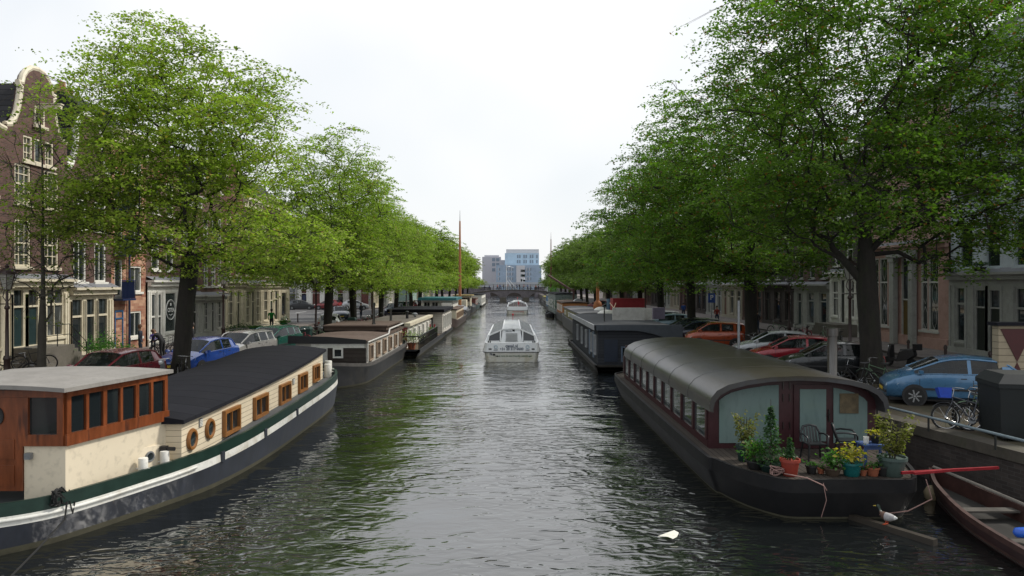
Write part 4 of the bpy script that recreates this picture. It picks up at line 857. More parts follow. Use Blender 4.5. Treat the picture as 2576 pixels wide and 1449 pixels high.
black_h = mat('black_hull', (.016, .017, .02), .5, var=.35, scale=1.5, dirt=(.045, .042, .036)); grey_h = mat('grey_hull', (.06, .06, .062), .6, var=.3, scale=1.5, dirt=(.09, .075, .055)); tanw = mat('tan_window_frame', (.33, .24, .17), .6)
def exL2(b):
    mb = MB(); mb.prism([(-11.5, 1.95), (-7.5, 1.95), (-7.5, 2.14), (-9.4, 2.30), (-11.5, 2.36)], 'y', 37.82, 37.9); b.build(mb, 'roof_fascia', black)
    mb = MB(); mb.box(-11.35, -7.6, 44.6, 49.9, 2.2, 2.44); mb.box(-11.4, -7.5, 44.4, 50.0, 2.443, 2.52); b.build(mb, 'raised_roof', brown_r)
    mb = MB(); mb.tube([(-7.42, 37.9, 2.02), (-7.4, 44.2, 2.02), (-7.4, 44.6, 2.3), (-7.4, 50, 2.34)], .05, 8); mb.tube([(-7.44, 38, 2.0), (-7.44, 38, 1.0)], .05, 8); b.build(mb, 'gutter', greywhite, 60)
    b.build(MB().box(-10.2, -9.5, 37.93, 37.98, .9, 1.72), 'door', greywhite)
    b.build(MB().box(-10.35, -7.6, 37.94, 37.99, 1.72, 1.93), 'white_board', white); flue(b, -8.55, 45.6, 2.5, 1.35, .085)
    mb = MB(); mb.lathe([(.16, 0), (.16, .05), (.12, .06), (.12, .3), (.17, .31), (.17, .38), (.03, .42)], 10, (-11.0, 36.9, 1.5)); b.build(mb, 'deck_lantern', cream, 40)
    mb = MB(); mb.lathe([(.5, 0), (.45, .25), (.15, .4)], 12, (-11, 36.9, 1.1)); b.build(mb, 'deck_hatch', green_h, 40)
b = barge('brown roofed barge with peeling white boarded side, black hull and tall flue', 34.8, 53.0, -11.5, -7.15, .95, black_h, (38.0, 50.3, .35, 1.97), brown_r, white_p, 6, 3.4, .35, mat('grey_rub', (.07, .065, .062), .7, var=.3), wfm=tanw, extra=exL2, wz=.16, wh=.85, ovh=.1, ww=1.0)
b.build(MB().box(-11.5, -7.52, 37.985, 37.995, .82, 1.72), 'end_wall', brown_p); b.win((-8.95, 37.98, 1.2), .52, .52, 0, 1, 1, white, drk, False, .08)
def exL3(b):
    mb = MB(); 
    for y in np.arange(50.7, 63.2, .62): mb.box(-6.43, -6.37, y - .03, y + .03, .45, 1.4)
    for x in np.arange(-11, -6.4, .7): mb.box(x - .02, x + .02, 50.64, 50.68, .55, 1.4)
    mb.tube([(-11, 50.66, 1.4), (-6.4, 50.66, 1.4), (-6.4, 63.2, 1.4)], .045, 6); mb.tube([(-11, 50.66, .95), (-6.4, 50.66, .95), (-6.4, 63.2, .95)], .018, 6); b.build(mb, 'railing', darkiron)
    b.build(MB().box(-7.72, -7.3, 52.85, 69.05, 1.97, 2.2), 'fascia', cream); b.build(MB().box(-11.2, -7.5, 52.86, 52.92, .5, 1.9), 'red_end_panel', mat('red_lattice', (.20, .03, .03), .7, var=.5, scale=9))
    flue(b, -9.2, 56, 2.15, .95, .09); mb = MB(); mb.lathe([(.12, 0), (.1, .5), (.16, .5), (.16, .6), (.04, .66)], 10, (-8.6, 60.5, 2.15)); b.build(mb, 'chimney', black, 40); mb = MB(); mb.lathe([(.1, 0), (.1, .2), (.25, .2), (.25, .34), (.1, .42)], 10, (-8.3, 63, 2.15)); b.build(mb, 'roof_vent', greymetal, 40)
b = barge('flat roofed white houseboat with a terrace, iron railing and red end panel', 50.5, 69.4, -11.5, -6.3, .52, black_h, (53, 69.2, .0, 1.97), mat('brown_flat_roof', (.10, .085, .07), .9, var=.25, scale=.8, dirt=(.07, .06, .045)), white, 0, flat=True, deckm=planks('deck_boards', (.12, .09, .06), 0, .14, .1, .2, .8), extra=exL3)
for ch in list(b.t.children):
    if ch.name.startswith('cabin'):
        for v in ch.data.vertices:
            if v.co.x > -7: v.co.x -= 1.25
for i, y in enumerate((54.2, 56.6, 59.5, 62.2, 65.3, 67.8)): b.win((-7.55, y, .75), 1.0, .95, PI / 2, 2, 1, white, cur if i % 2 else drk, False, .08)
def exL4(b):
    X0, X1, a, e, zb, h = b.cab
    b.build(MB().box(X0 + .2, X1 - .9, a - .05, a - .004, zb + .1, h - .1), 'dark_end', black); b.build(MB().box(X1 - 1.9, X1 - 1.1, a - .09, a - .052, zb + .15, h - .25), 'door', greywhite); b.build(MB().box(X0 - .2, X1 + .2, a - .5, e + .2, h - .0, h + .28), 'roof_edge', felt)
    mb = MB()
    for k in range(9): mb.box(-10.2 + .4 * k - .07, -10.2 + .4 * k + .07, a - 2.0, a - 1.96, zb + .1, zb + 1.1)
    b.build(mb, 'picket_panel', mat('red_paint', (.3, .03, .03), .6))
barge('white houseboat with a black flat roof overhanging its dark entrance', 66.0, 79, -11.5, -6.35, .42, black_h, (68.6, 78.4, .12, 2.4), felt, white_p, 5, flat=True, extra=exL4, wz=.5, wh=1.3, ww=.75)
def exL5(b):
    b.build(MB().box(-11.2, -7.4, 92, 101, 1.9, 3.0), 'deckhouse', white); mb = MB(); mb.box(-11.7, -6.9, 91.2, 101.8, 3.003, 3.3); b.build(mb, 'teal_roof', mat('teal_paint', (.02, .13, .15), .5))
    for x in (-10.6, -9.6): b.win((x, 92, 2.0), .8, .8, 0, 2, 1, white, drk)
    b.build(MB().box(-8.7, -7.5, 91.0, 91.9, 1.9, 2.7), 'white_box', white)
barge('cream cabined boat with a teal roofed deckhouse and dark brown hull', 81.5, 104.5, -11.4, -6.2, .85, mat('brown_hull', (.045, .03, .026), .5, var=.3), (86.5, 99, .35, 1.95), brown_r, creamw, 7, 4, .6, extra=exL5, wz=.2, wh=.75, wfm=tanw, fwin=1)
mastm = mat('tan_mast', (.35, .14, .05), .5, var=.2)
def mast(b, x, y, z0, z1, r, m, top=None):
    mb = MB(); mb.tube([(x, y, z0), (x, y, (z0 + z1) / 2), (x, y, z1)], [r, r * .85, r * .5], 10); o = b.build(mb, 'mast', m, 60)
    mb = MB(); mb.tube([(x, y, z1 * .8), (x + 1.9, y + .3, 1.5)], .02, 4); mb.tube([(x, y, z1 * .8), (x - 1.9, y + .3, 1.5)], .02, 4); mb.tube([(x, y, z1 - .1), (x, y, z1 + 1.6)], [.05, .02], 5); b.build(mb, 'rigging', darkiron)
def exL6(b):
    mast(b, px(1157, 112), 112, 1, 14.6, .23, mastm); mb = MB(); mb.loft([[(-7.0, 106 + k, .6), (-6.85, 106 + k, 1.3 + .2 * math.sin(k * 2)), (-7.5, 106 + k, 1.75), (-9, 106 + k, 1.9 + .1 * math.cos(k)), (-10.5, 106 + k, 1.5)] for k in range(9)], 0, False, False); b.build(mb, 'tarpaulin', mat('grey_tarpaulin', (.2, .21, .23), .8, var=.3), 60)
    b.build(MB().box(-8.6, -7.2, 116, 119, 1.2, 2.5), 'wheelhouse', cream)
barge('old sailing barge with a tall tan mast and grey tarpaulin', 104.9, 122, -11.4, -6.6, 1.0, black_h, None, ends=4, up=.8, name='sailing_barge', cat='barge', extra=exL6)
def exL7(b): b.build(MB().box(-9.9, -7.2, 128, 131.5, 1.2, 3.0), 'wheelhouse', cream); b.build(MB().box(-10.3, -6.8, 127.6, 132, 3.003, 3.15), 'wheelhouse_roof', mat('yellow_roof', (.4, .3, .12), .6)); [b.win((x, 128, 2.0), .8, .7, 0, 1, 1, woodv, drk) for x in (-9.3, -8.5, -7.75)]; flue(b, -9.6, 125, 1.3, 2.2, .1, black)
barge('black tug with a cream wheelhouse under a yellow roof', 122.4, 140, -11.2, -6.6, 1.0, black_h, (132.4, 137, 1.2, 1.9), brown_r, cream, 2, 4, .7, name='tugboat', cat='tugboat', extra=exL7)
barge('dark barge with a rust red cabin on the far left', 141, 158, -11.2, -6.7, .9, mat('teal_grey_hull', (.03, .05, .05), .5), (145, 155, .5, 2.1), brown_r, mat('rust_red_paint', (.16, .045, .035), .6), 4, 3.5, .5)
barge('white flat houseboat farthest along the left quay', 160, 184, -11.5, -6.5, .4, black_h, (160.6, 183.4, .1, 2.6), felt, white, 7, flat=True, fwin=1, wz=.5, wh=1.2)
barge('small open boat moored by the left end of the far bridge', 192, 200, -8.6, -6.4, .7, grey_h, None, ends=2.5, up=.3, name='open_boat', cat='boat')
# ---- right bank
roofR1 = mat('weathered_grey_roof', (.040, .040, .043), .36, var=.3, scale=.8, stretch=(1, .35, 1), dirt=(.05, .042, .026), spec=.6); specks(roofR1, (.16, .16, .155), 5, .80, .03, (1, .4, 1)); maroon = mat('maroon_frame', (.040, .010, .013), .4, var=.2); frost = mat('curtained_pane', (.15, .21, .20), .12, var=.07, scale=1.2, stretch=(1, 1, .3), spec=.6)
blk_hull = mat('soot_black_hull', (.008, .008, .009), .6, var=.3, scale=1.4, dirt=(.016, .015, .015), spec=.25)
b = Boat('houseboat', 'black houseboat with a curved grey roof, glazed maroon end and potted plants on its deck', 'houseboat', 7.1, 25)
b.hull([(15.45, 5.95, 8.3, .9), (15.6, 5.6, 8.55, .9), (16.3, 5.1, 8.9, .9), (17.3, 4.75, 9.2, .9), (18.4, 4.6, 9.4, .9), (26, 4.55, 9.6, .9), (32.8, 4.6, 9.6, .92), (34.0, 4.95, 9.3, .95), (34.5, 5.8, 8.6, 1.0)],
       [('s', 0, 1, blk_hull, 'bulwark'), ('s', -.28, 1.0, blk_hull, 'hull'), ('z', .05, .90, slime, 'waterline'), ('z', -.5, .75, slime, 'x')], planks('dark_deck_boards', (.06, .05, .042), 0, .14, .1, .2, .8), -.04)
prof = [(-2.2, 1.86), (-2.215, 2.02), (-2.17, 2.2), (-2.02, 2.38), (-1.75, 2.52), (-1.3, 2.63), (-.7, 2.71), (0, 2.74)]; prof = prof + [(-a, z) for a, z in reversed(prof[:-1])]
rings = []; mb = MB()
for y, k, dzz in [(18.15, 1, 0), (19, 1, 0), (22, 1, 0), (26, 1, 0), (30, 1, 0), (31.6, .995, -.01), (32.3, .98, -.05), (32.7, .95, -.14), (32.85, .9, -.3)]:
    out = [(7.07 + a * k, y, max(1.86, z + dzz)) for a, z in prof]; inn = [(7.07 + a * k * .955, y, max(1.84, z + dzz - .11)) for a, z in reversed(prof)]; rings.append(out + inn)
mb.loft(rings); b.build(mb, 'curved_roof', roofR1, 35)

for y_ in np.arange(20.4, 31.5, 2.44): b.build(MB().tube([(7.07 + a * 1.001, y_, z + .001) for a, z in prof], .006, 5), 'roof_seam', roofR1, 60)
nt_ = roofR1.node_tree; bs_ = nt_.nodes['Principled BSDF']; lk = bs_.inputs['Base Color'].links[0].from_socket; tc_ = nt_.nodes.new('ShaderNodeTexCoord'); sx_ = nt_.nodes.new('ShaderNodeSeparateXYZ'); nt_.links.new(tc_.outputs['Object'], sx_.inputs[0]); a_ = nt_.nodes.new('ShaderNodeMath'); a_.operation = 'MULTIPLY_ADD'; nt_.links.new(noise(nt_, objco(nt_, (3, .5, 1)), 1.3, 4, .7), a_.inputs[0]); a_.inputs[1].default_value = .22; nt_.links.new(sx_.outputs[2], a_.inputs[2]); nt_.links.new(mixrgb(nt_, lk, (.028, .022, .012), ramp(nt_, a_.outputs[0], 2.72, 2.84)), bs_.inputs['Base Color'])
mb = MB(); poly = [(7.07 - 2.1, .86)] + [(7.07 + a * .955, z - .10) for a, z in prof] + [(7.07 + 2.1, .86)]; mb.prism(poly, 'y', 18.6, 18.7); b.build(mb, 'end_wall', maroon)
def arch(x): return np.interp(x - 7.07, [p[0] * .9 for p in prof], [p[1] - .26 for p in prof])
def pane(x0, x1, z0, nm='pane', par=None):
    n = 10; top = [(x0 + (x1 - x0) * i / n) for i in range(n + 1)]; mb = MB(); poly = [(x0, z0), (x1, z0)] + [(x, arch(x)) for x in reversed(top)]; mb.prism(poly, 'y', 18.575, 18.597); return b.build(mb, nm, frost)
pane(5.22, 6.72, 1.0); pane(8.1, 8.95, 1.0)
mb = MB(); mb.box(7.1, 8.02, 18.56, 18.598, .87, 2.47); dr = b.build(mb, 'door', maroon); mb = MB(); mb.box(7.24, 7.9, 18.54, 18.557, 1.05, 2.36); b.build(mb, 'door_pane', frost); mb = MB(); mb.box(7.955, 7.99, 18.52, 18.556, 1.55, 1.85); mb.tube([(7.97, 18.5, 1.72), (7.9, 18.5, 1.72)], .012, 6); b.build(mb, 'door_handle', steel)
mb = MB()
for x in (6.83, 7.0): [mb.box(x - .008, x + .008, 18.57, 18.597, z, z + .18) for z in (1.35, 2.05, 2.35)]
b.build(mb, 'hinge', steel); b.build(MB().box(8.25, 8.72, 18.55, 18.572, 1.75, 2.25), 'window_poster', mat('brown_poster', (.10, .075, .04), .7, var=.5, scale=5))
mb = MB(); 
for X in (4.98, 9.16): mb.box(X - .02, X + .02, 18.7, 32.6, .84, 1.05); mb.box(X - .02, X + .02, 18.7, 32.6, 1.84, 1.98)
for y in np.arange(18.8, 32.7, 1.385): 
    for X in (4.98, 9.16): mb.box(X - .05, X + .05, y - .07, y + .07, 1.053, 1.838)
mb.box(5.0, 9.1, 32.5, 32.6, .84, 2.3); b.build(mb, 'side_frame', maroon)
lake = glass('side_pane', (.05, .06, .06), (.16, .18, .17), .03, .8)
for y in np.arange(18.8, 32.3, 1.385): b.build(MB().quad((4.985, y + .07, 1.05), (4.985, y + 1.315, 1.05), (4.985, y + 1.315, 1.84), (4.985, y + .07, 1.84)), 'side_pane', lake)
flue(b, 8.95, 20.6, 2.15, 1.62, .13); mb = MB(); mb.tube([(8.3, 27, 2.4), (8.3, 27, 4.4)], .05, 8); b.build(mb, 'vent_pipe', greymetal, 60)
mb = MB(); mb.add([(7.55, 21.9, 2.755), (7.8, 21.9, 2.745), (7.85, 22.1, 2.745), (7.5, 22.1, 2.755)], [(0, 1, 2, 3)]); 
grey_p = planks('grey_weatherboard', (.045, .048, .056), 2, .17, .09, .15, .75, (.045, .045, .05), .5)
def exR2(b):
    X0, X1, a, e, zb, h = b.cab; mb = MB(); pts = [(X0 - .25 + (X1 - X0 + .5) * k / 14) for k in range(15)]; poly = [(x, 2.62 - .0 * k) for k, x in enumerate(pts)] + [(x, 2.30 - .75 * max(0, (x - X0 - 1.8) / (X1 - X0 - 1.8)) ** 1.8) for x in reversed(pts)]; mb.prism(poly, 'y', a - .3, a - .06); b.build(mb, 'arched_fascia', mat('slate_fascia', (.06, .07, .085), .6, var=.2))
    b.build(MB().box(X0 - .26, X0 - .16, a - .3, e, 2.3, 2.6), 'side_fascia', greyw2); bl = mat('blue_grey_paint', (.10, .14, .20), .55)
    b.build(MB().box(X0 + .35, X0 + 1.15, a - .06, a - .004, .45, 1.75), 'door', mat('navy_door', (.012, .02, .04), .5)); b.win((X0 + 1.85, a, .45), 1.0, .9, 0, 1, 1, bl, drk, False, .08)
    for i, y in enumerate((a + 1.2, a + 3.2, a + 6.5, a + 9.5, a + 13)): b.win((X0, y, .75), .8, 1.2, -PI / 2, 1, 1, greyw2, drk, False, .08)
    for y in (a + 2.2, a + 4.4): b.build(MB().box(X0 - .05, X0 - .004, y - .35, y + .35, .5, 2.1), 'blue_panel', bl)
    o = b.build(MB().box(6.2, 8.2, 45.5, 45.6, 2.78, 3.55), 'white_screen', greywhite); b.build(MB().box(8.25, 8.75, 46.0, 46.1, 2.78, 3.5), 'side_screen', greywhite)
    b.build(MB().box(9.0, 9.75, 47, 47.5, 2.78, 3.5), 'grey_tank', mat('mauve_plastic', (.14, .12, .17), .6)); mb = MB(); mb.tube([(5.7, 45.5, 2.7), (5.7, 45.5, 3.6)], .04, 6); b.build(mb, 'roof_pipe', darkiron)
greyw2 = mat('worn_grey_white', (.32, .33, .34), .6, var=.15)
barge('slate grey timber houseboat with arched fascia and white screens on its roof', 42.6, 62, 4.75, 10.0, .32, mat('pontoon', (.05, .045, .04), .8), (43.3, 61.5, .3, 2.32), mat('dark_flat_roof', (.035, .038, .045), .8, var=.2), grey_p, 0, flat=True, side=-1, extra=exR2, ovh=.22, roofrise=.12)
yel = mat('mossy_yellow_paint', (.19, .17, .07), .7, var=.3, scale=2)
def exR3(b):
    for (x, y, r) in ((8.6, 66.5, .95), (9.0, 75, .7)): mb = MB(); mb.lathe([(r, 0), (r * .92, .18), (r * .7, .33), (r * .35, .43), (.02, .46)], 18, (x, y, 2.25)); b.build(mb, 'roof_dome', white, 60)
    mb = MB(); mb.lathe([(.45, 0), (.5, .3), (.42, .8), (.2, 1.0), (.17, 1.1), (.17, 3.0)], 12, (9.3, 80, 2.2)); b.build(mb, 'orange_stove_pipe', mat('rust_orange', (.32, .11, .03), .7, var=.3), 40); b.build(MB().box(6.9, 9.0, 77, 83, 2.23, 2.33), 'roof_panel', greyw2); mb = MB(); mb.beam((9.5, 70, 2.3), (10, 71, 3.2), .06, .06); mb.beam((10, 70, 2.3), (9.4, 71, 3.2), .06, .06); b.build(mb, 'trestle', tanw)
barge('grey steel barge with a mossy yellow cabin and white roof domes', 64.5, 93, 6.0, 10.0, 1.3, grey_h, (68, 90, .35, 2.15), mat('grey_flat_roof', (.12, .12, .125), .8, var=.2), yel, 4, 5, .35, side=-1, extra=exR3, wz=.25, wh=.5)
orange = mat('orange_boards', (.33, .13, .035), .6, var=.25, scale=3)
def exR4(b):
    mb = MB(); mb.lathe([(.75, 0), (.75, 1.8)], 16, (9.0, 99.6, 2.3), axis='y'); b.build(mb, 'grey_drum', greymetal, 40)
    mb = MB(); mb.beam((8.6, 103, 1.8), (8.6, 103, 4.4), .25, .25); mb.beam((8.6, 103, 4.0), (5.2, 106, 6.3), .22, .22); b.build(mb, 'derrick', mat('dark_red_brown', (.07, .03, .025), .7))
barge('barge with an orange boarded cabin, grey drum and dark derrick', 94.2, 112, 6.4, 10.0, 1.1, grey_h, (96, 108, .2, 2.5), brown_r, orange, 4, 4, .4, side=-1, extra=exR4, wz=.4, wh=.9, wfm=white)
gg = mat('grey_green_panel', (.14, .17, .16), .6, var=.15); barge('boxy grey green houseboat with creeper along its front', 114, 139, 6.6, 10.2, .4, black_h, (114.6, 138, .15, 3.4), felt, gg, 5, flat=True, side=-1, fwin=1, wz=.9, wh=1.3)
barge('blue cabined houseboat on the right side of the canal', 141, 157, 7.0, 10.2, .6, black_h, (142, 156, .2, 2.7), greyfelt, mat('bright_blue_paint', (.06, .17, .32), .6), 4, flat=True, side=-1, fwin=1)
barge('dark open tender moored in front of the grey green houseboat', 107, 113.6, 5.0, 6.3, .55, blk_hull, None, ends=2.2, up=.25, name='open_boat', cat='boat')
def exR7(b): mast(b, px(1386, 172), 172, 1, 15.5, .2, mat('red_brown_mast', (.16, .05, .04), .5))
barge('dark sailing barge with a tall red brown mast on the right', 160, 186, 7.2, 10.2, .9, black_h, (164, 182, .4, 2.0), mat('mustard_cover', (.3, .26, .06), .8), bk_blk, 3, 4, .6, side=-1, name='sailing_barge', cat='barge', extra=exR7)
barge('small dark boat with pale stern beside the right pier of the far bridge', 190, 198, 7.2, 9.4, .8, black_h, None, ends=2.2, up=.3, name='open_boat', cat='boat')
# ---- tour boats
tw = mat('gloss_white_hull', (.70, .715, .72), .3, var=.04, scale=1.5, dirt=(.6, .61, .6)); tw2 = mat('yellowed_white_hull', (.62, .61, .55), .4, var=.06, dirt=(.45, .40, .26)); tgl = glass('tinted_roof_glass', (.012, .015, .017), (.03, .034, .036), .08); lt = mat('lettering_slate', (.03, .05, .09), .5, var=.05); ltg = mat('lettering_green', (.06, .13, .07), .5, var=.05); ltr = mat('lettering_red', (.45, .03, .04), .5, var=.05)
def tour_boat(label, X, Y, L, pano=False):
    t = thing('tour_boat', label, 'tour boat', (X, Y, 0))
    K = [(0, 1.62, .66), (.25, 1.80, .66), (1.2, 1.88, .67), (4, 1.9, .68), (L * .6, 1.9, .72), (L * .82, 1.6, .8), (L * .94, .9, .9), (L, .12, 1.0)]; S_ = catmull(K, 4)
    def band(nm, m, f0, z0, f1, z1, y0=0, y1=0):
        a = [(k[1] * f0, k[0] + y0, k[2] + z0 if z0 > -9 else -.3) for k in S_] + [(-k[1] * f0, k[0] + y0, k[2] + z0 if z0 > -9 else -.3) for k in reversed(S_)]
        c = [(k[1] * f1, k[0] + y1, k[2] + z1 if z1 > -9 else -.3) for k in S_] + [(-k[1] * f1, k[0] + y1, k[2] + z1 if z1 > -9 else -.3) for k in reversed(S_)]
        mb = MB(); mb.loft([a, c], 0, True, False); return mb.build(nm, m, t, smooth=35)
    h = band('hull', tw2, .965, -.04, .86, -9, .03, .06); band('rub_rail', black, 1.01, .0, 1.01, -.045, -.03, -.03)
    band('upper_hull', tw, 1.0, .0, .93, .56, 0, .12)
    mb = MB(); mb.box(-1.35, 1.35, .05, L * .9, -.2, .02); mb.build('boot_top', black, t)
    mb = MB(); a = [(k[1] * .93, k[0] + .12, k[2] + .56) for k in S_]; mb.add([p for p in a] + [(-p[0], p[1], p[2]) for p in reversed(a)], [tuple(range(2 * len(a)))]); mb.build('deck', tw, t)
    # glazed saloon
    sec = [(1.60, 1.2), (1.52, 1.60), (.58, 2.0), (0, 2.04)]; y0, y1 = 1.15, L * .86
    bk = [(s[0] * .98, y0 + (s[1] - 1.2) * .55, s[1]) for s in sec]; n = int((y1 - y0) / 1.25); ysn = [y0 + (y1 - y0) * i / n for i in range(n + 1)]
    gl = MB(); fr = MB(); rf = MB()
    for i in range(n + 1):
        yy = lambda s: ysn[i] + ((s[1] - 1.2) * .55 if i == 0 else -(s[1] - 1.2) * .5 if i == n else 0)
        pts = [Vector((s[0], yy(s), s[1])) for s in sec]; full = pts + [Vector((-p.x, p.y, p.z)) for p in reversed(pts[:-1])]
        for p, q in zip(full, full[1:]): fr.beam(p, q, .13 if i in (0, n) else .08, .07, 0, (0, 1, 0) if False else (0, 0, 1))
    for s in sec[:3]:
        for sg_ in (-1, 1): fr.beam((s[0] * sg_, y0 + (s[1] - 1.2) * .55, s[1] + .01), (s[0] * sg_, y1 - (s[1] - 1.2) * .5, s[1] + .01), .09, .08)
    for sg_ in (-1, 1):
        for (p, q) in zip(sec[:2], sec[1:3]):
            f = lambda s, e: (s[0] * sg_ * .995, (y0 + (s[1] - 1.2) * .55) if e == 0 else y1 - (s[1] - 1.2) * .5, s[1])
            gl.quad(f(p, 0), f(p, 1), f(q, 1), f(q, 0))
    fr.build('saloon_frame', tw, t); gl.build('roof_window', tgl, t)
    f = lambda x, e, z: (x, (y0 + (z - 1.2) * .55) if e == 0 else y1 - (z - 1.2) * .5, z)
    rf.add([f(.58, 0, 2.0), f(.58, 1, 2.0), (0, y1 - .42, 2.04), (0, y0 + .46, 2.04), f(-.58, 0, 2.0), f(-.58, 1, 2.0)], [(0, 1, 2, 3), (3, 2, 5, 4)])
    rf.build('roof', tw, t)
    rw = MB(); rw.add([f(-.70, 0, 1.2), f(.70, 0, 1.2), f(.58, 0, 1.99), (0, y0 + .46, 2.03), f(-.58, 0, 1.99)], [(0, 1, 2, 3, 4)]); 
    bw_ = MB()
    if not pano:
        rw.build('stern_panel', tw, t)
        for sg_ in (-1, 1): bw_.quad(f(.74 * sg_, 0, 1.22), f(1.54 * sg_, 0, 1.22), f(1.47 * sg_, 0, 1.6), f(.74 * sg_, 0, 1.9))
        bw_.build('stern_window', tgl, t)
        sp = MB()
        for sg_ in (-1, 1): sp.beam(f(1.5 * sg_, 0, 1.24), f(.8 * sg_, 0, 1.24), .1, .1); sp.beam(f(.73 * sg_, 0, 1.24), f(.73 * sg_, 0, 1.92), .08, .1, 0, (0, 1, 0))
        sp.build('stern_frame', tw, t)
        lv = MB()
        for k in range(7): z = 1.3 + k * .07; lv.box(-.38, .38, y0 + (z - 1.2) * .55 - .05, y0 + (z - 1.2) * .55 - .01, z, z + .045)
        lv.build('louvre', mat('louvre_grey', (.42, .43, .43), .5), t); MB().box(-.42, .42, y0 - .04, y0 + .32, 1.26, 1.27).build('louvre_sill', greymetal, t)
        for x in (-.12, .1): pass
        text_mesh('registration_lettering', '02001795', .10, lt, t, Matrix.Translation((-.2, y0 + .34, 1.9)) @ Matrix.Rotation(PI / 2 - .5, 4, 'X'))
        Mx = lambda x, z: Matrix.Translation((x, .135 * (z - .66) / .56 - .04, z)) @ Matrix.Rotation(PI / 2 - .2, 4, 'X')
        text_mesh('company_lettering', 'canal.nl', .27, lt, t, Mx(0, 1.03)); text_mesh('phone_lettering', '+31 20 217 0500', .22, lt, t, Mx(0, .84)); text_mesh('slogan_lettering', 'canal runs on eco friendly natural gas', .155, ltg, t, Matrix.Translation((.12, .01, .4)) @ FRONT); text_mesh('registration_lettering', 'FB', .17, lt, t, Matrix.Translation((-1.32, .01, .5)) @ FRONT)
        for x in (-1.02, 1.02):
            text_mesh('logo_lettering', 'canal', .13, lt, t, Mx(x, .79)); o = MB().torus((0, 0, 0), .1, .022, 20, 5, 'z').build('logo_ring', mat('logo_blue', (.35, .45, .52), .5), t, smooth=60); o.matrix_local = Mx(x, .98)
        for x in (-1.38, 1.38): MB().box(x - .09, x + .09, -.0, .03, .8, .88).build('vent_slot', black, t)
        mb = MB(); mb.lathe([(0, -.02), (.05, -.02), (.05, .03), (0, .03)], 12, (-.92, .02, .38), axis='y'); mb.build('exhaust_port', black, t); MB().box(-1.2, -1.05, -.0, .05, .42, .54).build('plate', black, t)
        for x in (-1.5, -1.38, 1.38, 1.5): MB().box(x - .04, x + .04, .35, .45, 1.2, 1.34).build('cleat', black, t)
        mb = MB(); mb.box(.05, .2, y0 + .36, y0 + .44, 1.88, 2.0); mb.build('stern_lamp', black, t)
    else:
        rw.quad(f(-.7, 0, 1.22), f(-1.54, 0, 1.22), f(-1.5, 0, 1.6), f(-.6, 0, 1.98)); rw.quad(f(.7, 0, 1.22), f(1.54, 0, 1.22), f(1.5, 0, 1.6), f(.6, 0, 1.98)); rw.build('stern_window', glass('warm_glass', (.10, .08, .075), (.16, .12, .11), .05), t)
        text_mesh('company_lettering', 'Holland International', .22, ltr, t, Matrix.Translation((.1, .0, .42)) @ FRONT)
        mb = MB(); mb.tube([(.05, y0 - .1, 1.2), (.05, y0 - .3, 2.2)], .02, 5); mb.build('flag_pole', tw, t); mb = MB(); mb.add([(.05, y0 - .3, 2.3), (.3, y0 - .4, 1.95), (.22, y0 - .36, 1.5), (.05, y0 - .2, 1.6)], [(0, 1, 2, 3)]); mb.build('flag', ltr, t)
        for x in (-.8, .8): MB().lathe([(.3, 0), (.28, .12), (.1, .2)], 12, (x, 2.3, 1.9)).build('roof_vent', tw, t)
    mb = MB(); mb.tube([(.1, y1 - 1.0, 2.0), (.1, y1 - 1.0, 2.45)], .025, 5); mb.lathe([(.07, 0), (.09, .1), (.03, .18)], 8, (.1, y1 - 1, 2.42)); mb.build('signal_lamp', ltr, t)
    return t
tour_boat('white glass roofed canal tour boat nearer the camera, phone number on its stern', px(1287, 47.3), 47.3, 17)
tour_boat('white canal tour boat farther off, red lettering and flag at its stern', px(1302, 123), 123, 17, True)
# ------------------------------------------------------------------ cars
def carpaint(name, col): return mat('car_paint_' + name, col, .28, metal=.25, var=.06, scale=1, coat=.8)
HATCH = dict(L=3.95, st=[  # x, zb, zs, zt, wl, ws, wt, tag of the segment that follows
    (1.97, .30, .52, .55, .50, .48, .3, 'b'), (1.92, .22, .64, .67, .70, .66, .4, 'b'), (1.72, .20, .74, .79, .80, .77, .5, 'b'), (1.35, .20, .83, .90, .83, .80, .55, 'b'), (1.0, .20, .90, .98, .84, .81, .62, 'ws'),
    (.30, .20, .94, 1.40, .84, .82, .60, 'win'), (-.02, .20, .95, 1.45, .84, .82, .60, 'win'), (-.40, .20, .96, 1.47, .84, .82, .60, 'pil'), (-.50, .20, .96, 1.47, .84, .82, .60, 'win'), (-1.15, .20, .98, 1.44, .84, .81, .58, 'pil'), (-1.38, .22, 1.0, 1.40, .83, .80, .56, 'rw'),
    (-1.80, .24, 1.0, 1.06, .81, .77, .60, 'b'), (-1.92, .26, .82, .86, .76, .72, .5, 'b'), (-1.97, .32, .55, .58, .66, .62, .4, 'b')])
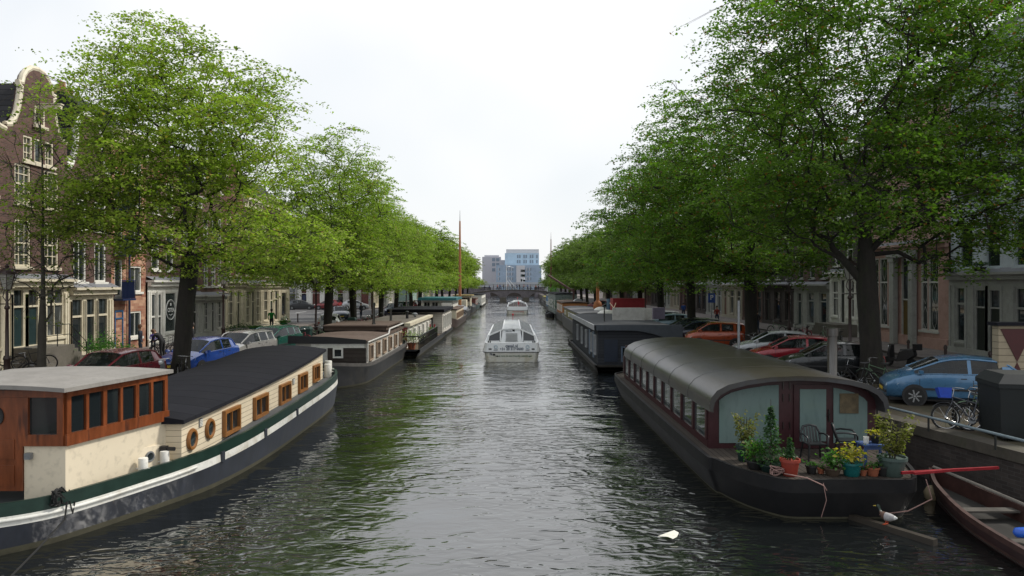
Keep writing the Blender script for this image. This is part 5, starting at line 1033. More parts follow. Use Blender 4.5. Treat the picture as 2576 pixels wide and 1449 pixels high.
ESTATE = dict(L=4.6, st=[(2.3, .30, .52, .55, .50, .48, .3, 'b'), (2.25, .22, .64, .68, .72, .68, .4, 'b'), (2.0, .20, .75, .80, .82, .79, .5, 'b'), (1.5, .20, .84, .91, .86, .82, .55, 'b'), (1.15, .20, .90, .97, .86, .83, .62, 'ws'),
    (.40, .20, .94, 1.40, .87, .84, .60, 'win'), (.0, .20, .95, 1.46, .87, .84, .61, 'win'), (-.32, .20, .95, 1.47, .87, .84, .61, 'pil'), (-.42, .20, .95, 1.47, .87, .84, .61, 'win'), (-1.15, .20, .96, 1.46, .87, .84, .60, 'pil'), (-1.27, .20, .96, 1.46, .87, .84, .60, 'win'), (-1.85, .22, .97, 1.43, .86, .82, .58, 'pil'), (-1.98, .22, .97, 1.41, .85, .81, .57, 'rw'),
    (-2.2, .24, .96, 1.02, .83, .79, .6, 'b'), (-2.28, .28, .75, .79, .78, .74, .5, 'b'), (-2.31, .34, .55, .58, .7, .66, .4, 'b')])
ROUND = dict(L=3.85, st=[(1.92, .32, .50, .53, .48, .46, .3, 'b'), (1.88, .24, .66, .70, .68, .64, .4, 'b'), (1.70, .21, .80, .86, .79, .75, .5, 'b'), (1.40, .20, .90, .99, .82, .78, .55, 'b'), (1.12, .20, .97, 1.10, .83, .79, .58, 'ws'),
    (.42, .20, 1.0, 1.43, .83, .80, .57, 'win'), (.10, .20, 1.0, 1.50, .83, .80, .56, 'win'), (-.32, .20, 1.01, 1.53, .83, .80, .56, 'pil'), (-.42, .20, 1.01, 1.53, .83, .80, .56, 'win'), (-1.05, .20, 1.03, 1.48, .83, .79, .54, 'win'), (-1.25, .20, 1.06, 1.43, .82, .78, .53, 'pil'), (-1.45, .22, 1.08, 1.36, .81, .76, .52, 'rw'),
    (-1.78, .24, 1.02, 1.08, .79, .74, .55, 'b'), (-1.89, .28, .78, .82, .74, .70, .5, 'b'), (-1.93, .34, .55, .58, .64, .60, .4, 'b')])
MPV = dict(L=3.6, st=[(1.78, .30, .55, .58, .50, .48, .3, 'b'), (1.73, .22, .72, .76, .70, .66, .4, 'b'), (1.55, .20, .86, .91, .78, .74, .5, 'b'), (1.2, .20, .96, 1.03, .79, .76, .55, 'b'), (1.02, .20, 1.0, 1.08, .79, .76, .58, 'ws'),
    (.50, .20, 1.03, 1.48, .79, .76, .58, 'win'), (.20, .20, 1.03, 1.54, .79, .76, .58, 'win'), (-.2, .20, 1.03, 1.56, .79, .76, .58, 'pil'), (-.3, .20, 1.03, 1.56, .79, .76, .58, 'win'), (-.95, .20, 1.05, 1.54, .79, .76, .57, 'pil'), (-1.12, .22, 1.05, 1.53, .79, .76, .56, 'win'), (-1.42, .22, 1.05, 1.50, .78, .74, .55, 'pil'), (-1.52, .22, 1.05, 1.48, .78, .74, .54, 'rw'),
    (-1.70, .24, 1.0, 1.06, .77, .73, .6, 'b'), (-1.77, .28, .78, .82, .74, .70, .5, 'b'), (-1.80, .34, .55, .58, .66, .62, .4, 'b')])
plate_y = mat('yellow_plate', (.6, .42, .03), .5, var=.05); tail_m = mat('tail_light_red', (.25, .012, .012), .25, var=.1); lampglass = mat('headlight_glass', (.55, .57, .58), .12, metal=.5, var=.1); hub_m = mat('wheel_silver', (.42, .43, .44), .35, metal=.7, var=.1); trimblk = mat('trim_black', (.02, .02, .021), .6, var=.2)
def make_car(shape, label, paint, rails=False, vans=False):
    st = shape['st']; L = shape['L']; t = thing('parked_car', label, 'car', (0, 0, 0)); xf = st[0][0]
    def ring(s):
        x, zb, zs, zt, wl, ws, wt, _ = s; zm = zb + (zs - zb) * .55
        cab = zt - zs > .2
        h = [(0, zb), (wl * .8, zb), (wl * .96, zb + .1), (wl, zm), (wl * .995, zs - .10), (ws, zs), (wt + (.07 if cab else 0), zt - (.07 if cab else (zt - zs) * .25)), (wt * .86, zt - .012), (wt * .45, zt + .012), (0, zt + .018)]
        return h
    rings = [ring(s) for s in st]; M = {'body': MB(), 'windscreen': MB(), 'side_window': MB(), 'other_side': MB(), 'rear_window': MB()}
    n = 10
    for i in range(len(st) - 1):
        tg = st[i][7]
        for k in range(n - 1):
            for sg_ in (1, -1):
                q = [(st[i][0], sg_ * rings[i][k][0], rings[i][k][1]), (st[i + 1][0], sg_ * rings[i + 1][k][0], rings[i + 1][k][1]), (st[i + 1][0], sg_ * rings[i + 1][k + 1][0], rings[i + 1][k + 1][1]), (st[i][0], sg_ * rings[i][k + 1][0], rings[i][k + 1][1])]
                part = 'body'
                if k == 5 and tg == 'win': part = 'side_window' if sg_ > 0 else 'other_side'
                elif k == 5 and tg == 'ws': part = 'side_window' if sg_ > 0 else 'other_side'
                elif k >= 6 and tg == 'ws': part = 'windscreen'
                elif k >= 6 and tg == 'rw': part = 'rear_window'
                M[part].quad(*q)
    for i in (0, -1):
        r = rings[i]; M['body'].add([(st[i][0], p[0], p[1]) for p in r] + [(st[i][0], -p[0], p[1]) for p in reversed(r[1:-1])], [tuple(range(2 * n - 2))])
    ia = [i for i, s in enumerate(st) if s[7] == 'ws'][0]; ib = [i for i, s in enumerate(st) if s[7] == 'rw'][0] + 1
    for sg_ in (1, -1):
        M['body'].tube([(st[i][0], sg_ * rings[i][6][0], rings[i][6][1]) for i in range(ia, ib + 1)], .035, 6)
        M['body'].tube([(st[i][0], sg_ * (rings[i][5][0] + .0), rings[i][5][1]) for i in range(ia, ib)], .018, 5)
    def weld(mb, nm, m, sm):
        me = mb.mesh(nm, m); bm = bmesh.new(); bm.from_mesh(me); bmesh.ops.remove_doubles(bm, verts=bm.verts, dist=.001); bmesh.ops.recalc_face_normals(bm, faces=bm.faces); bm.to_mesh(me); bm.free()
        me.polygons.foreach_set('use_smooth', [True] * len(me.polygons)); me.set_sharp_from_angle(angle=math.radians(sm)); return link(nm, me, t)
    weld(M['body'], 'body', paint, 38); weld(M['windscreen'], 'windscreen', carglass, 60); weld(M['side_window'], 'side_window', carglass, 30); weld(M['other_side'], 'side_window', carglass, 30); weld(M['rear_window'], 'rear_window', carglass, 60)
    wl = max(s[4] for s in st)
    im = MB(); im.box(st[ib][0] + .15, st[ia][0] + .1, -wl * .86, wl * .86, .26, .74)
    for sx, sy, ww in ((.05, -.38, .24), (.05, .38, .24), (-.95, 0, .62)): im.loft([[(sx + .1, sy - ww, .74), (sx + .1, sy + ww, .74), (sx - .1, sy + ww, .74), (sx - .1, sy - ww, .74)], [(sx - .12, sy - ww * .85, 1.12), (sx - .12, sy + ww * .85, 1.12), (sx - .22, sy + ww * .85, 1.12), (sx - .22, sy - ww * .85, 1.12)]]); im.box(sx - .21, sx - .12, sy - .11, sy + .11, 1.121, 1.28)
    im.build('interior', trimblk, t); r = .30; ax = (xf - .78, -xf + .72)
    wm = MB(); wm.lathe([(r * .66, -.09), (r * .93, -.09), (r, -.05), (r, .05), (r * .93, .09), (r * .66, .09)], 20, axis='y')
    rm = MB(); rm.lathe([(.02, -.085), (r * .67, -.07), (r * .67, .0), (.02, .0)], 18, axis='y')
    for k in range(7): a = 2 * PI * k / 7; rm.obox((math.cos(a) * .12, -.088, math.sin(a) * .12), Vector((math.cos(a), 0, math.sin(a))) * .07, Vector((0, .012, 0)), Vector((-math.sin(a), 0, math.cos(a))) * .02)
    rm.lathe([(0, -.1), (.035, -.1), (.035, -.08), (0, -.08)], 10, axis='y')
    wme, rme = wm.mesh('wheel', rubber, 40), rm.mesh('rim', hub_m, 30); am = MB(); am.lathe([(0, -.006), (r * 1.17, -.006), (r * 1.17, .05), (0, .05)], 22, axis='y'); ame = am.mesh('wheel_arch', trimblk)
    for x in ax:
        for sg_ in (1, -1):
            w_ = link('wheel', wme, t, (x, -sg_ * (wl - .075), r)); w_.rotation_euler = (0, 0, 0 if sg_ > 0 else PI); link('rim', rme, w_)
            a_ = link('wheel_arch', ame, t, (x, -sg_ * (wl + .002), r + .015)); a_.rotation_euler = (0, 0, 0 if sg_ > 0 else PI)
    i2 = 2
    for sg_ in (1, -1):
        mb = MB(); mb.loft([[(xf - .06, sg_ * .40, .60), (xf - .06, sg_ * .60, .61), (xf - .07, sg_ * .60, .68), (xf - .08, sg_ * .42, .665)], [(xf - .26, sg_ * .42, .62), (xf - .30, sg_ * .805, .64), (xf - .42, sg_ * .80, .755), (xf - .28, sg_ * .5, .775)]]); mb.build('headlight', lampglass, t, smooth=50)
        mb = MB(); mb.loft([[(-xf + .02, sg_ * .58, .72), (-xf + .02, sg_ * .72, .72), (-xf + .08, sg_ * .72, .96), (-xf + .08, sg_ * .60, .96)], [(-xf + .2, sg_ * .6, .72), (-xf + .2, sg_ * .80, .72), (-xf + .26, sg_ * .79, .97), (-xf + .26, sg_ * .62, .97)]]); mb.build('tail_light', tail_m, t, smooth=50)
        s = st[ia]; mb = MB(); mb.loft([[(s[0] - .1, sg_ * (s[5] - .02), s[2] + .02), (s[0] - .16, sg_ * (s[5] - .02), s[2] + .02), (s[0] - .16, sg_ * (s[5] - .02), s[2] + .06), (s[0] - .1, sg_ * (s[5] - .02), s[2] + .06)], [(s[0] - .06, sg_ * (s[5] + .1), s[2] + .01), (s[0] - .2, sg_ * (s[5] + .1), s[2] + .01), (s[0] - .2, sg_ * (s[5] + .1), s[2] + .14), (s[0] - .08, sg_ * (s[5] + .1), s[2] + .14)], [(s[0] - .1, sg_ * (s[5] + .18), s[2] + .03), (s[0] - .2, sg_ * (s[5] + .18), s[2] + .03), (s[0] - .2, sg_ * (s[5] + .18), s[2] + .13), (s[0] - .1, sg_ * (s[5] + .18), s[2] + .13)]]); mb.build('side_mirror', paint, t, smooth=50)
        mb = MB()
        for x in (-.28, -1.0): mb.box(x, x + .16, sg_ * (wl - .01) - .012, sg_ * (wl - .01) + .02, .86, .885)
        mb.build('door_handle', trimblk, t)
        mb = MB(); mb.box(-1.0, 1.0, sg_ * wl - .015, sg_ * wl + .014, .50, .56); mb.build('side_strip', trimblk, t)
        mb = MB()
        for x in (st[ia][0] - .12, -.45): mb.beam((x, sg_ * (wl + .0005), .28), (x, sg_ * (wl * .997), .84), .012, .012)
        mb.build('door_seam', trimblk, t)
        if rails:
            mb = MB(); ir = [i for i in range(ia + 2, ib - 1)]; mb.tube([(st[i][0], sg_ * (st[i][6] + .0), st[i][3] + .06) for i in ir], .018, 6); mb.build('roof_rail', darkiron, t)
    mb = MB(); mb.box(xf - .03, xf + .02, -.62, .62, .36, .44); mb.build('bumper_strip', trimblk, t); MB().box(-xf - .02, -xf + .05, -.6, .6, .40, .47).build('bumper_strip', trimblk, t)
    mb = MB(); mb.box(xf - .10, xf + .005, -.34, .34, .49, .56); mb.build('grille', trimblk, t)
    for x in (xf + .022, -xf - .022): mb = MB(); mb.box(x - .006, x + .006, -.25, .25, .40 if x > 0 else .6, .50 if x > 0 else .7); mb.build('number_plate', plate_y, t)
    mb = MB(); mb.box(xf - .1, -xf + .1, -wl * .8, wl * .8, .14, .24); mb.build('underbody', black, t)
    return t
def put(car, x, y, rz, z=QZ): car.location = (x, y, z); car.rotation_euler = (0, 0, rz); return car
def gp(x, y): p = at(x, y, QZ); return p.x, p.y
A90 = -PI / 2
# left bank, noses towards the camera
put(make_car(HATCH, 'dark red hatchback parked behind the wooden wheelhouse', carpaint('wine', (.15, .012, .025))), -13.9, 25.6, math.radians(-101))
cB = put(make_car(HATCH, 'bright blue hatchback parked next to the leaning elm trunk', carpaint('blue', (.015, .06, .30))), -13.3, 31.4, math.radians(-99))
mb = MB(); mb.prism([(0, -.07), (.05, 0), (0, .07), (-.05, 0)], 'x', 1.93, 1.985); e_ = mb.build('badge', chrome, cB, (0, 0, .62))
put(make_car(ESTATE, 'silver estate car with roof rails between the blue and the green car', carpaint('silver', (.30, .29, .28)), True), -13.2, 35.9, math.radians(-98))
put(make_car(ESTATE, 'dark green estate car with roof rails beside the parked bicycles', carpaint('green', (.01, .085, .065)), True), -13.1, 40.2, math.radians(-98))
put(make_car(ROUND, 'silver hatchback seen from behind past the second elm of the left quay', carpaint('pale', (.36, .37, .38))), -13.9, 56.5, math.radians(98))
put(make_car(HATCH, 'dark blue car with yellow plate crossing the square', carpaint('ink', (.012, .02, .045))), -18.0, 77.5, math.radians(-75))
for i, (y, s, c, l) in enumerate([(89, HATCH, (.012, .018, .05), 'dark navy car under the elms beyond the black roofed houseboat'), (96, MPV, (.01, .05, .045), 'dark green small van beside the elms near the teal roof'), (103, HATCH, (.2, .012, .02), 'red hatchback near the teal roofed deckhouse'), (110, HATCH, (.5, .48, .42), 'cream car parked beyond the red hatchback'), (118, ESTATE, (.25, .26, .27), 'grey estate parked near the tan mast'), (127, HATCH, (.03, .03, .035), 'black car farther along the left quay')]):
    put(make_car(s, l, carpaint('left%d' % i, c)), -14.2, y, math.radians(-95))
for i, (x, c, l) in enumerate([(-23, (.4, .41, .42), 'white car standing across the square near its canal corner'), (-27, (.22, .02, .02), 'red car standing across the square'), (-31, (.05, .055, .06), 'grey car standing across the square, farthest left')]):
    put(make_car(HATCH, l, carpaint('square%d' % i, c)), x, 108.5, math.radians(10 + 160 * (i % 2)))
mb = MB(); t = thing('box_van', 'pale green box van parked beside the teal roofed deckhouse', 'van', (-16.0, 113, QZ)); mb.box(-1.1, 1.1, -2.6, 2.2, .55, 2.9); mb.build('cargo_box', mat('pale_green_van', (.25, .34, .31), .5), t)
mb = MB(); mb.loft([[(-1, 2.25, .4), (1, 2.25, .4), (1, 2.25, 2.1), (-1, 2.25, 2.1)], [(-1, 3.1, .4), (1, 3.1, .4), (.9, 2.8, 2.05), (-.9, 2.8, 2.05)], [(-.95, 3.9, .4), (.95, 3.9, .4), (.9, 3.85, 1.1), (-.9, 3.85, 1.1)]]); mb.build('cab', greywhite, t)
wv = MB(); wv.lathe([(.1, -.1), (.36, -.1), (.36, .1), (.1, .1)], 16, axis='x'); wme = wv.mesh('wheel', rubber)
for x in (-.95, .95):
    for y in (-1.7, 2.9): link('wheel', wme, t, (x, y, .36))
# right bank
put(make_car(ROUND, 'metallic light blue rounded hatchback beside the bicycles on the right quay', carpaint('skyblue', (.06, .165, .30))), 13.75, 23.2, math.radians(163))
put(make_car(HATCH, 'black hatchback behind the stainless flue', carpaint('black', (.01, .012, .014))), 12.7, 29.6, math.radians(168))
put(make_car(HATCH, 'bright red hatchback between the black and the white car', carpaint('red', (.30, .008, .02))), 12.6, 33.0, math.radians(168))
put(make_car(HATCH, 'white hatchback behind the bright red one', carpaint('white', (.42, .44, .46))), 12.9, 36.4, math.radians(168))
put(make_car(MPV, 'orange tall hatchback in front of the second trunk of the right row', carpaint('orange', (.36, .055, .012))), 11.9, 43.2, math.radians(170))
put(make_car(HATCH, 'dark blue hatchback tucked behind the orange car', carpaint('dusk', (.015, .022, .05))), 11.6, 46.5, math.radians(172))
put(make_car(ESTATE, 'black estate car behind the dark blue hatchback', carpaint('coal', (.012, .013, .018))), 11.9, 50.0, math.radians(172))
for i, (y, s, c, l) in enumerate([(57.5, HATCH, (.25, .36, .44), 'pale blue hatchback beyond the black estate'), (61, MPV, (.45, .47, .5), 'silvery white small van beyond the pale blue hatchback'), (65, HATCH, (.04, .10, .22), 'mid blue hatchback behind the silvery white van'), (70, HATCH, (.35, .42, .46), 'light grey car under the fourth right elm'), (80, HATCH, (.05, .05, .06), 'black car under the fifth right elm'), (92, ESTATE, (.28, .29, .3), 'grey estate under the sixth right elm'), (105, HATCH, (.22, .02, .03), 'dark red car farther along the right quay')]):
    put(make_car(s, l, carpaint('right%d' % i, c)), 12.2, y, math.radians(172))
# ------------------------------------------------------------------ bicycles
def make_bike(label, fm, basket=None, rim=chrome):
    t = thing('bicycle', label, 'bicycle', (0, 0, 0), 0, 'bicycles parked along the quays'); r = .34; A, B2 = Vector((-.52, 0, r)), Vector((.54, 0, r)); S_ = Vector((-.2, 0, .82)); H_ = Vector((.36, 0, .86)); Bk = Vector((-.06, 0, .29))
    ty = MB(); ty.torus((0, 0, 0), r - .02, .02, 24, 6); rm = MB(); rm.torus((0, 0, 0), r - .05, .012, 24, 5)
    for k in range(12): a = 2 * PI * k / 12; rm.tube([(0, 0, 0), ((r - .05) * math.cos(a), 0, (r - .05) * math.sin(a))], .0035, 3)
    rm.lathe([(.03, -.04), (.03, .04)], 8, axis='y'); tm, rme = ty.mesh('wheel', rubber, 60), rm.mesh('rim', rim, 60)
    for c in (A, B2): w_ = link('wheel', tm, t, c); link('rim', rme, w_)
    mb = MB(); F_ = lambda a, b, q=.016: mb.tube([a, b], q, 6)
    F_(Bk, S_); F_(Bk, H_ - Vector((.01, 0, .12)), .019); F_(S_ - Vector((-.03, 0, .1)), H_); F_(Bk, A, .012); F_(S_ - Vector((0, 0, .05)), A, .01); mb.tube([H_ + Vector((-.02, 0, .05)), H_ - Vector((-.02, 0, .15)), B2 + Vector((-.03, 0, .1)), B2], .014, 6); mb.build('frame', fm, t, smooth=60)
    mb = MB(); mb.tube([H_, H_ + Vector((-.04, 0, .18)), H_ + Vector((.02, 0, .22))], .012, 6); mb.tube([H_ + Vector((-.22, -.27, .2)), H_ + Vector((-.05, -.24, .22)), H_ + Vector((.02, 0, .22)), H_ + Vector((-.05, .24, .22)), H_ + Vector((-.22, .27, .2))], .012, 6); mb.build('handlebar', chrome, t, smooth=60)
    mb = MB(); mb.loft([[(-.35, -.1, .95), (-.35, .1, .95), (-.35, .08, .99), (-.35, -.08, .99)], [(-.22, -.07, .93), (-.22, .07, .93), (-.22, .05, .98), (-.22, -.05, .98)], [(-.06, -.02, .94), (-.06, .02, .94), (-.06, .015, .97), (-.06, -.015, .97)]]); mb.tube([S_, S_ + Vector((-.02, 0, .13))], .013, 6); mb.build('saddle', black, t, smooth=60)
    arc = lambda c, a0, a1: [c + Vector(((r + .03) * math.cos(a0 + (a1 - a0) * k / 9), 0, (r + .03) * math.sin(a0 + (a1 - a0) * k / 9))) for k in range(10)]
    for c, a0, a1 in ((A, .5, 2.9), (B2, .7, 2.6)):
        mb = MB(); p = arc(c, a0, a1); mb.loft([[q + Vector((0, -.025, 0)), q + Vector((0, .025, 0)), q + Vector((0, .02, .008)), q + Vector((0, -.02, .008))] for q in p]); mb.build('mudguard', fm, t)
    mb = MB(); mb.tube([(-.3, -.05, .74), (-.75, -.05, .74)], .008, 5); mb.tube([(-.3, .05, .74), (-.75, .05, .74)], .008, 5); mb.tube([(-.7, .05, .74), (-.53, .03, .36)], .007, 5); mb.tube([(-.75, -.05, .74), (-.75, .05, .74)], .008, 5); mb.build('luggage_rack', fm, t)
    mb = MB(); mb.lathe([(.0, -.012), (.09, -.012), (.09, .012), (0, .012)], 12, (-.06, -.05, .29), axis='y'); mb.tube([(-.06, -.05, .29), (.04, -.06, .15), (.04, -.16, .15)], .01, 5); mb.tube([(-.06, .05, .29), (-.16, .06, .43), (-.16, .16, .43)], .01, 5); mb.build('crank', greymetal, t)
    if basket:
        mb = MB(); mb.loft([[(.42, -.16, .82), (.66, -.16, .82), (.66, .16, .82), (.42, .16, .82)], [(.40, -.2, 1.08), (.72, -.2, 1.08), (.72, .2, 1.08), (.40, .2, 1.08)]]); mb.build('crate', basket, t)
    return t
bk_black = make_bike('black bicycle leaning beside the steps of the bell gabled house', black)
bk_rose = make_bike('red framed bicycle beside the dark green bin on the left quay', mat('bike_red', (.22, .02, .04), .4))
bk_grn = make_bike('pale green bicycle leaning on the second elm of the left quay', mat('bike_green', (.12, .2, .12), .4))
bk_blue = make_bike('bicycle with a bright blue crate in front of the light blue car', mat('bike_grey', (.08, .085, .1), .4), mat('blue_crate', (.01, .06, .45), .5))
fb = set()
def bike(p, label, x, y, rz, lean=.12, z=QZ, group='bicycles parked along the quays'):
    o = place(p, label, (x, y, z), rz, group); o.rotation_euler = (lean, 0, rz); return o
bike(bk_black, 'black bicycle leaning beside the steps of the bell gabled house', -20.0, 30.9, .3, z=QZ + .12); bike(bk_black, 'black bicycle nearest the left edge of the photo, by the street lamp', -19.3, 28.6, .5, -.1, z=QZ)
bike(bk_black, 'dark bicycle standing between the child and the seated person', -17.7, 37.2, 1.2); bike(bk_black, 'dark bicycle parked against the red brick house', -18.0, 38.3, 1.0)
bike(bk_black, 'black bicycle facing the canal behind the red car', -13.9, 28.6, -.9); bike(bk_black, 'black bicycle next to the leaning elm trunk', -12.4, 27.6, -.9, -.1); bike(bk_grn, 'bicycle against the railing where the person in green stands', -19.7, 63.6, 1.5, z=QZ + .12)
bike(bk_rose, 'red framed bicycle beside the dark green bin on the left quay', -12.7, 44.6, -.5); bike(bk_grn, 'pale green bicycle leaning on the second elm of the left quay', -12.5, 47.5, -.6); bike(bk_black, 'black bicycle between the red and the pale green bicycle', -12.9, 46.1, .9)
for i in range(7): bike([bk_black, bk_rose, bk_grn][i % 3], 'bicycle in the tangled row above the flat white houseboat, %s from the camera' % nth[i], -12.4 - .25 * (i % 2), 62.5 + 1.05 * i, R.uniform(-.4, .4), R.uniform(-.2, .2))
bike(bk_blue, 'bicycle with a bright blue crate in front of the light blue car', 11.65, 18.75, 2.8, .2)
bike(bk_black, 'black bicycle fallen against the one with the blue crate', 12.0, 18.7, 2.6, .38); bike(bk_grn, 'bicycle squeezed between the blue crate and the dark container', 12.4, 19.2, 2.9, -.15); bike(bk_black, 'black bicycle wedged closest to the quay edge beside the dark container', 12.1, 18.5, 2.5, .2)
bike(bk_black, 'black bicycle standing beside the stainless flue', 12.35, 26.3, 2.7, .1); bike(bk_grn, 'bicycle leaning on the massive trunk, nose towards the light blue car', 13.2, 26.4, 2.3, -.15); bike(bk_black, 'bicycle behind the light blue car bonnet', 14.5, 25.4, 2.0, .1)
bike(bk_black, 'black bicycle between the white car and the second right trunk', 12.5, 39.2, 2.2, .15); bike(bk_rose, 'bicycle by the second right trunk', 13.2, 39.8, 1.4, -.1)
for i in range(5): bike([bk_black, bk_grn, bk_rose][i % 3], 'bicycle parked along the right house fronts, %s from the camera' % nth[i], 19.5 + .2 * (i % 2), 44 + 2.6 * i, 1.3 + .2 * i, .1)
for i in range(8): bike(bk_black, 'bicycle against the railing of the far bridge, %s from its left end' % nth[i], -8.5 + 2.3 * i, BY + 1.0, 0, .1, deckz(-8.5 + 2.3 * i))
# ------------------------------------------------------------------ street lamps, posts, bins
lampg = glass('lantern_glass', (.30, .30, .27), (.36, .36, .33), .15)
def lamp(label, x, y, z, h=3.6, s=1.0):
    t = thing('street_lamp', label, 'street lamp', (x, y, z), 0, 'old lanterns along the canal'); mb = MB()
    mb.lathe([(.17, 0), (.17, .25), (.12, .3), (.11, .9), (.13, .92), (.13, 1.0), (.07, 1.08), (.055, h * .8), (.09, h * .81), (.09, h * .83), (.05, h * .85), (.045, h), (.10, h + .02), (.1, h + .05), (.03, h + .06)], 12)
    mb.tube([(-.3, 0, h * .86), (.3, 0, h * .86)], .02, 6)
    for s_ in (-1, 1): mb.tube([(s_ * .02, 0, h * .88), (s_ * .16, 0, h * .94), (s_ * .1, 0, h * 1.0)], .018, 5); mb.lathe([(.0, -.03), (.04, 0), (.0, .03)], 8, (s_ * .3, 0, h * .86))
    mb.build('pole', lampiron, t, smooth=45)
    g = MB(); g.lathe([(.14, h + .06), (.27, h + .62)], 6); g.build('lantern_glass', lampg, t)
    mb = MB()
    for k in range(6): a = 2 * PI * k / 6; mb.tube([(.145 * math.cos(a), .145 * math.sin(a), h + .05), (.28 * math.cos(a), .28 * math.sin(a), h + .63)], .012, 4)
    mb.lathe([(.33, h + .62), (.33, h + .66), (.26, h + .74), (.1, h + .86), (.06, h + .88), (.08, h + .93), (.02, h + 1.02)], 12)
    for k in range(6): a = 2 * PI * k / 6; mb.lathe([(.02, 0), (.025, .05), (.004, .1)], 6, (.31 * math.cos(a), .31 * math.sin(a), h + .66))
    mb.build('lantern_cap', lampiron, t, smooth=45); return t
lamp('dark red old lantern at the left edge in front of the first houses', -18.9, 27.6, QZ, 3.5)
lamp('dark red lantern standing in front of the grey ground floors, left row', px(562, 46), 46, QZ, 3.7); lamp('dark red lantern beside the second elm of the left quay', px(795, 50), 50, QZ, 3.7); lamp('lantern between the third and fourth elm of the left quay', -12.9, 68, QZ, 3.7); lamp('lantern on the left quay near the teal roofed boat', -12.9, 90, QZ, 3.7)
lamp('dark lantern beside the massive elm trunk on the right', px(2138, 30.5), 30.5, QZ, 3.9); lamp('lantern in the right row near the pink house, farther off', px(1985, 47), 47, QZ, 3.9); lamp('lantern on the right quay beyond the fourth right elm', 13.2, 73, QZ, 3.9)
whitepole = mat('white_pole', (.62, .64, .65), .4, var=.05)
for i, (x, Y, y0, l) in enumerate([(1274.5, 232, 665, 'white road lamp with curved arm behind the left side of the far bridge'), (1377, 232, 668, 'white road lamp behind the right side of the far bridge'), (1315, 300, 700, 'short white road lamp in the middle of the far road bridge')]):
    t = thing('road_lamp', l, 'street lamp', (px(x, Y), Y, 2.0)); h = pz(y0, Y) - 2; mb = MB(); mb.tube([(0, 0, 0), (0, 0, h)], [.14, .08], 8); mb.tube([(0, 0, h * .9), (1.0, 0, h * .93), (2.2 - i, 0, h * .88)], .06, 6); mb.build('pole', whitepole, t, smooth=60); MB().lathe([(.1, 0), (.4, .08), (.3, .25), (.05, .3)], 10, (.7, 0, h * .91)).build('lamp_head', whitepole, t)
def bollard_post(label, x, y, z=QZ, h=.95):
    mb = MB(); mb.lathe([(.09, 0), (.08, .1), (.065, .15), (.06, h - .2), (.085, h - .18), (.085, h - .12), (.07, h - .06), (.02, h)], 10, (0, 0, 0)); o = mb.build('bollard', lampiron, None, (x, y, z), 45); return tag(o, label, 'bollard', 'iron bollards along the pavement edge')
for i in range(7): bollard_post('iron bollard along the right pavement edge, %s from the camera' % nth[i], 20.1, 31 + 3.2 * i)
for i in range(4): bollard_post('iron bollard at the corner of the square, %s from the canal' % nth[i], -15.5 - 1.7 * i, 70.9)
def bin_(label, x, y, rz, w=.9, d=1.0, h=1.3, m=None):
    t = thing('waste_container', label, 'container', (x, y, QZ), rz); mb = MB(); mb.loft([[(-w / 2 * .92, -d / 2 * .92, .08), (w / 2 * .92, -d / 2 * .92, .08), (w / 2 * .92, d / 2 * .92, .08), (-w / 2 * .92, d / 2 * .92, .08)], [(-w / 2, -d / 2, h * .86), (w / 2, -d / 2, h * .86), (w / 2, d / 2, h * .86), (-w / 2, d / 2, h * .86)]]); mb.box(-w / 2 - .03, w / 2 + .03, -d / 2 - .03, d / 2 + .03, h * .80, h * .862); mb.build('body', m, t)
    mb = MB(); mb.loft([[(-w / 2 - .04, -d / 2 - .04, h * .865), (w / 2 + .04, -d / 2 - .04, h * .865), (w / 2 + .04, d / 2 + .04, h * .865), (-w / 2 - .04, d / 2 + .04, h * .865)], [(-w / 2 * .8, -d / 2 * .8, h), (w / 2 * .8, -d / 2 * .8, h), (w / 2 * .8, d / 2 * .8, h), (-w / 2 * .8, d / 2 * .8, h)]]); mb.build('lid', m, t)
    mb = MB(); [mb.lathe([(.08, -.03), (.08, .03)], 10, (sx * w * .35, sy * d * .3, .08), axis='x') for sx in (-1, 1) for sy in (-1, 1)]; mb.build('castor', rubber, t); return t
bin_('big dark green black waste container at the right edge of the photo', 12.45, 18.0, -.2, 1.5, 1.3, 1.6, mat('container_green', (.004, .007, .008), .6)); bin_('dark green bin on the left quay between the bicycles', -12.7, 45.5, 0, .6, .6, 1.15, mat('bin_green', (.01, .035, .03), .5)); bin_('dark green bin near the silver hatchback', -12.8, 59, 0, .6, .6, 1.1, mat('bin_green', (.01, .035, .03), .5))
t = thing('parking_sign', 'blue parking sign on a pole on the right pavement', 'sign', (px(1790, 62), 62, QZ)); MB().tube([(0, 0, 0), (0, 0, 2.9)], .035, 8).build('pole', greymetal, t); pl = MB().box(-.3, .3, -.05, -.03, 2.2, 3.0).build('sign_plate', mat('sign_blue', (.01, .06, .3), .4), t); text_mesh('sign_lettering', 'P', .55, sg, pl, Matrix.Translation((0, -.055, 2.62)) @ FRONT)
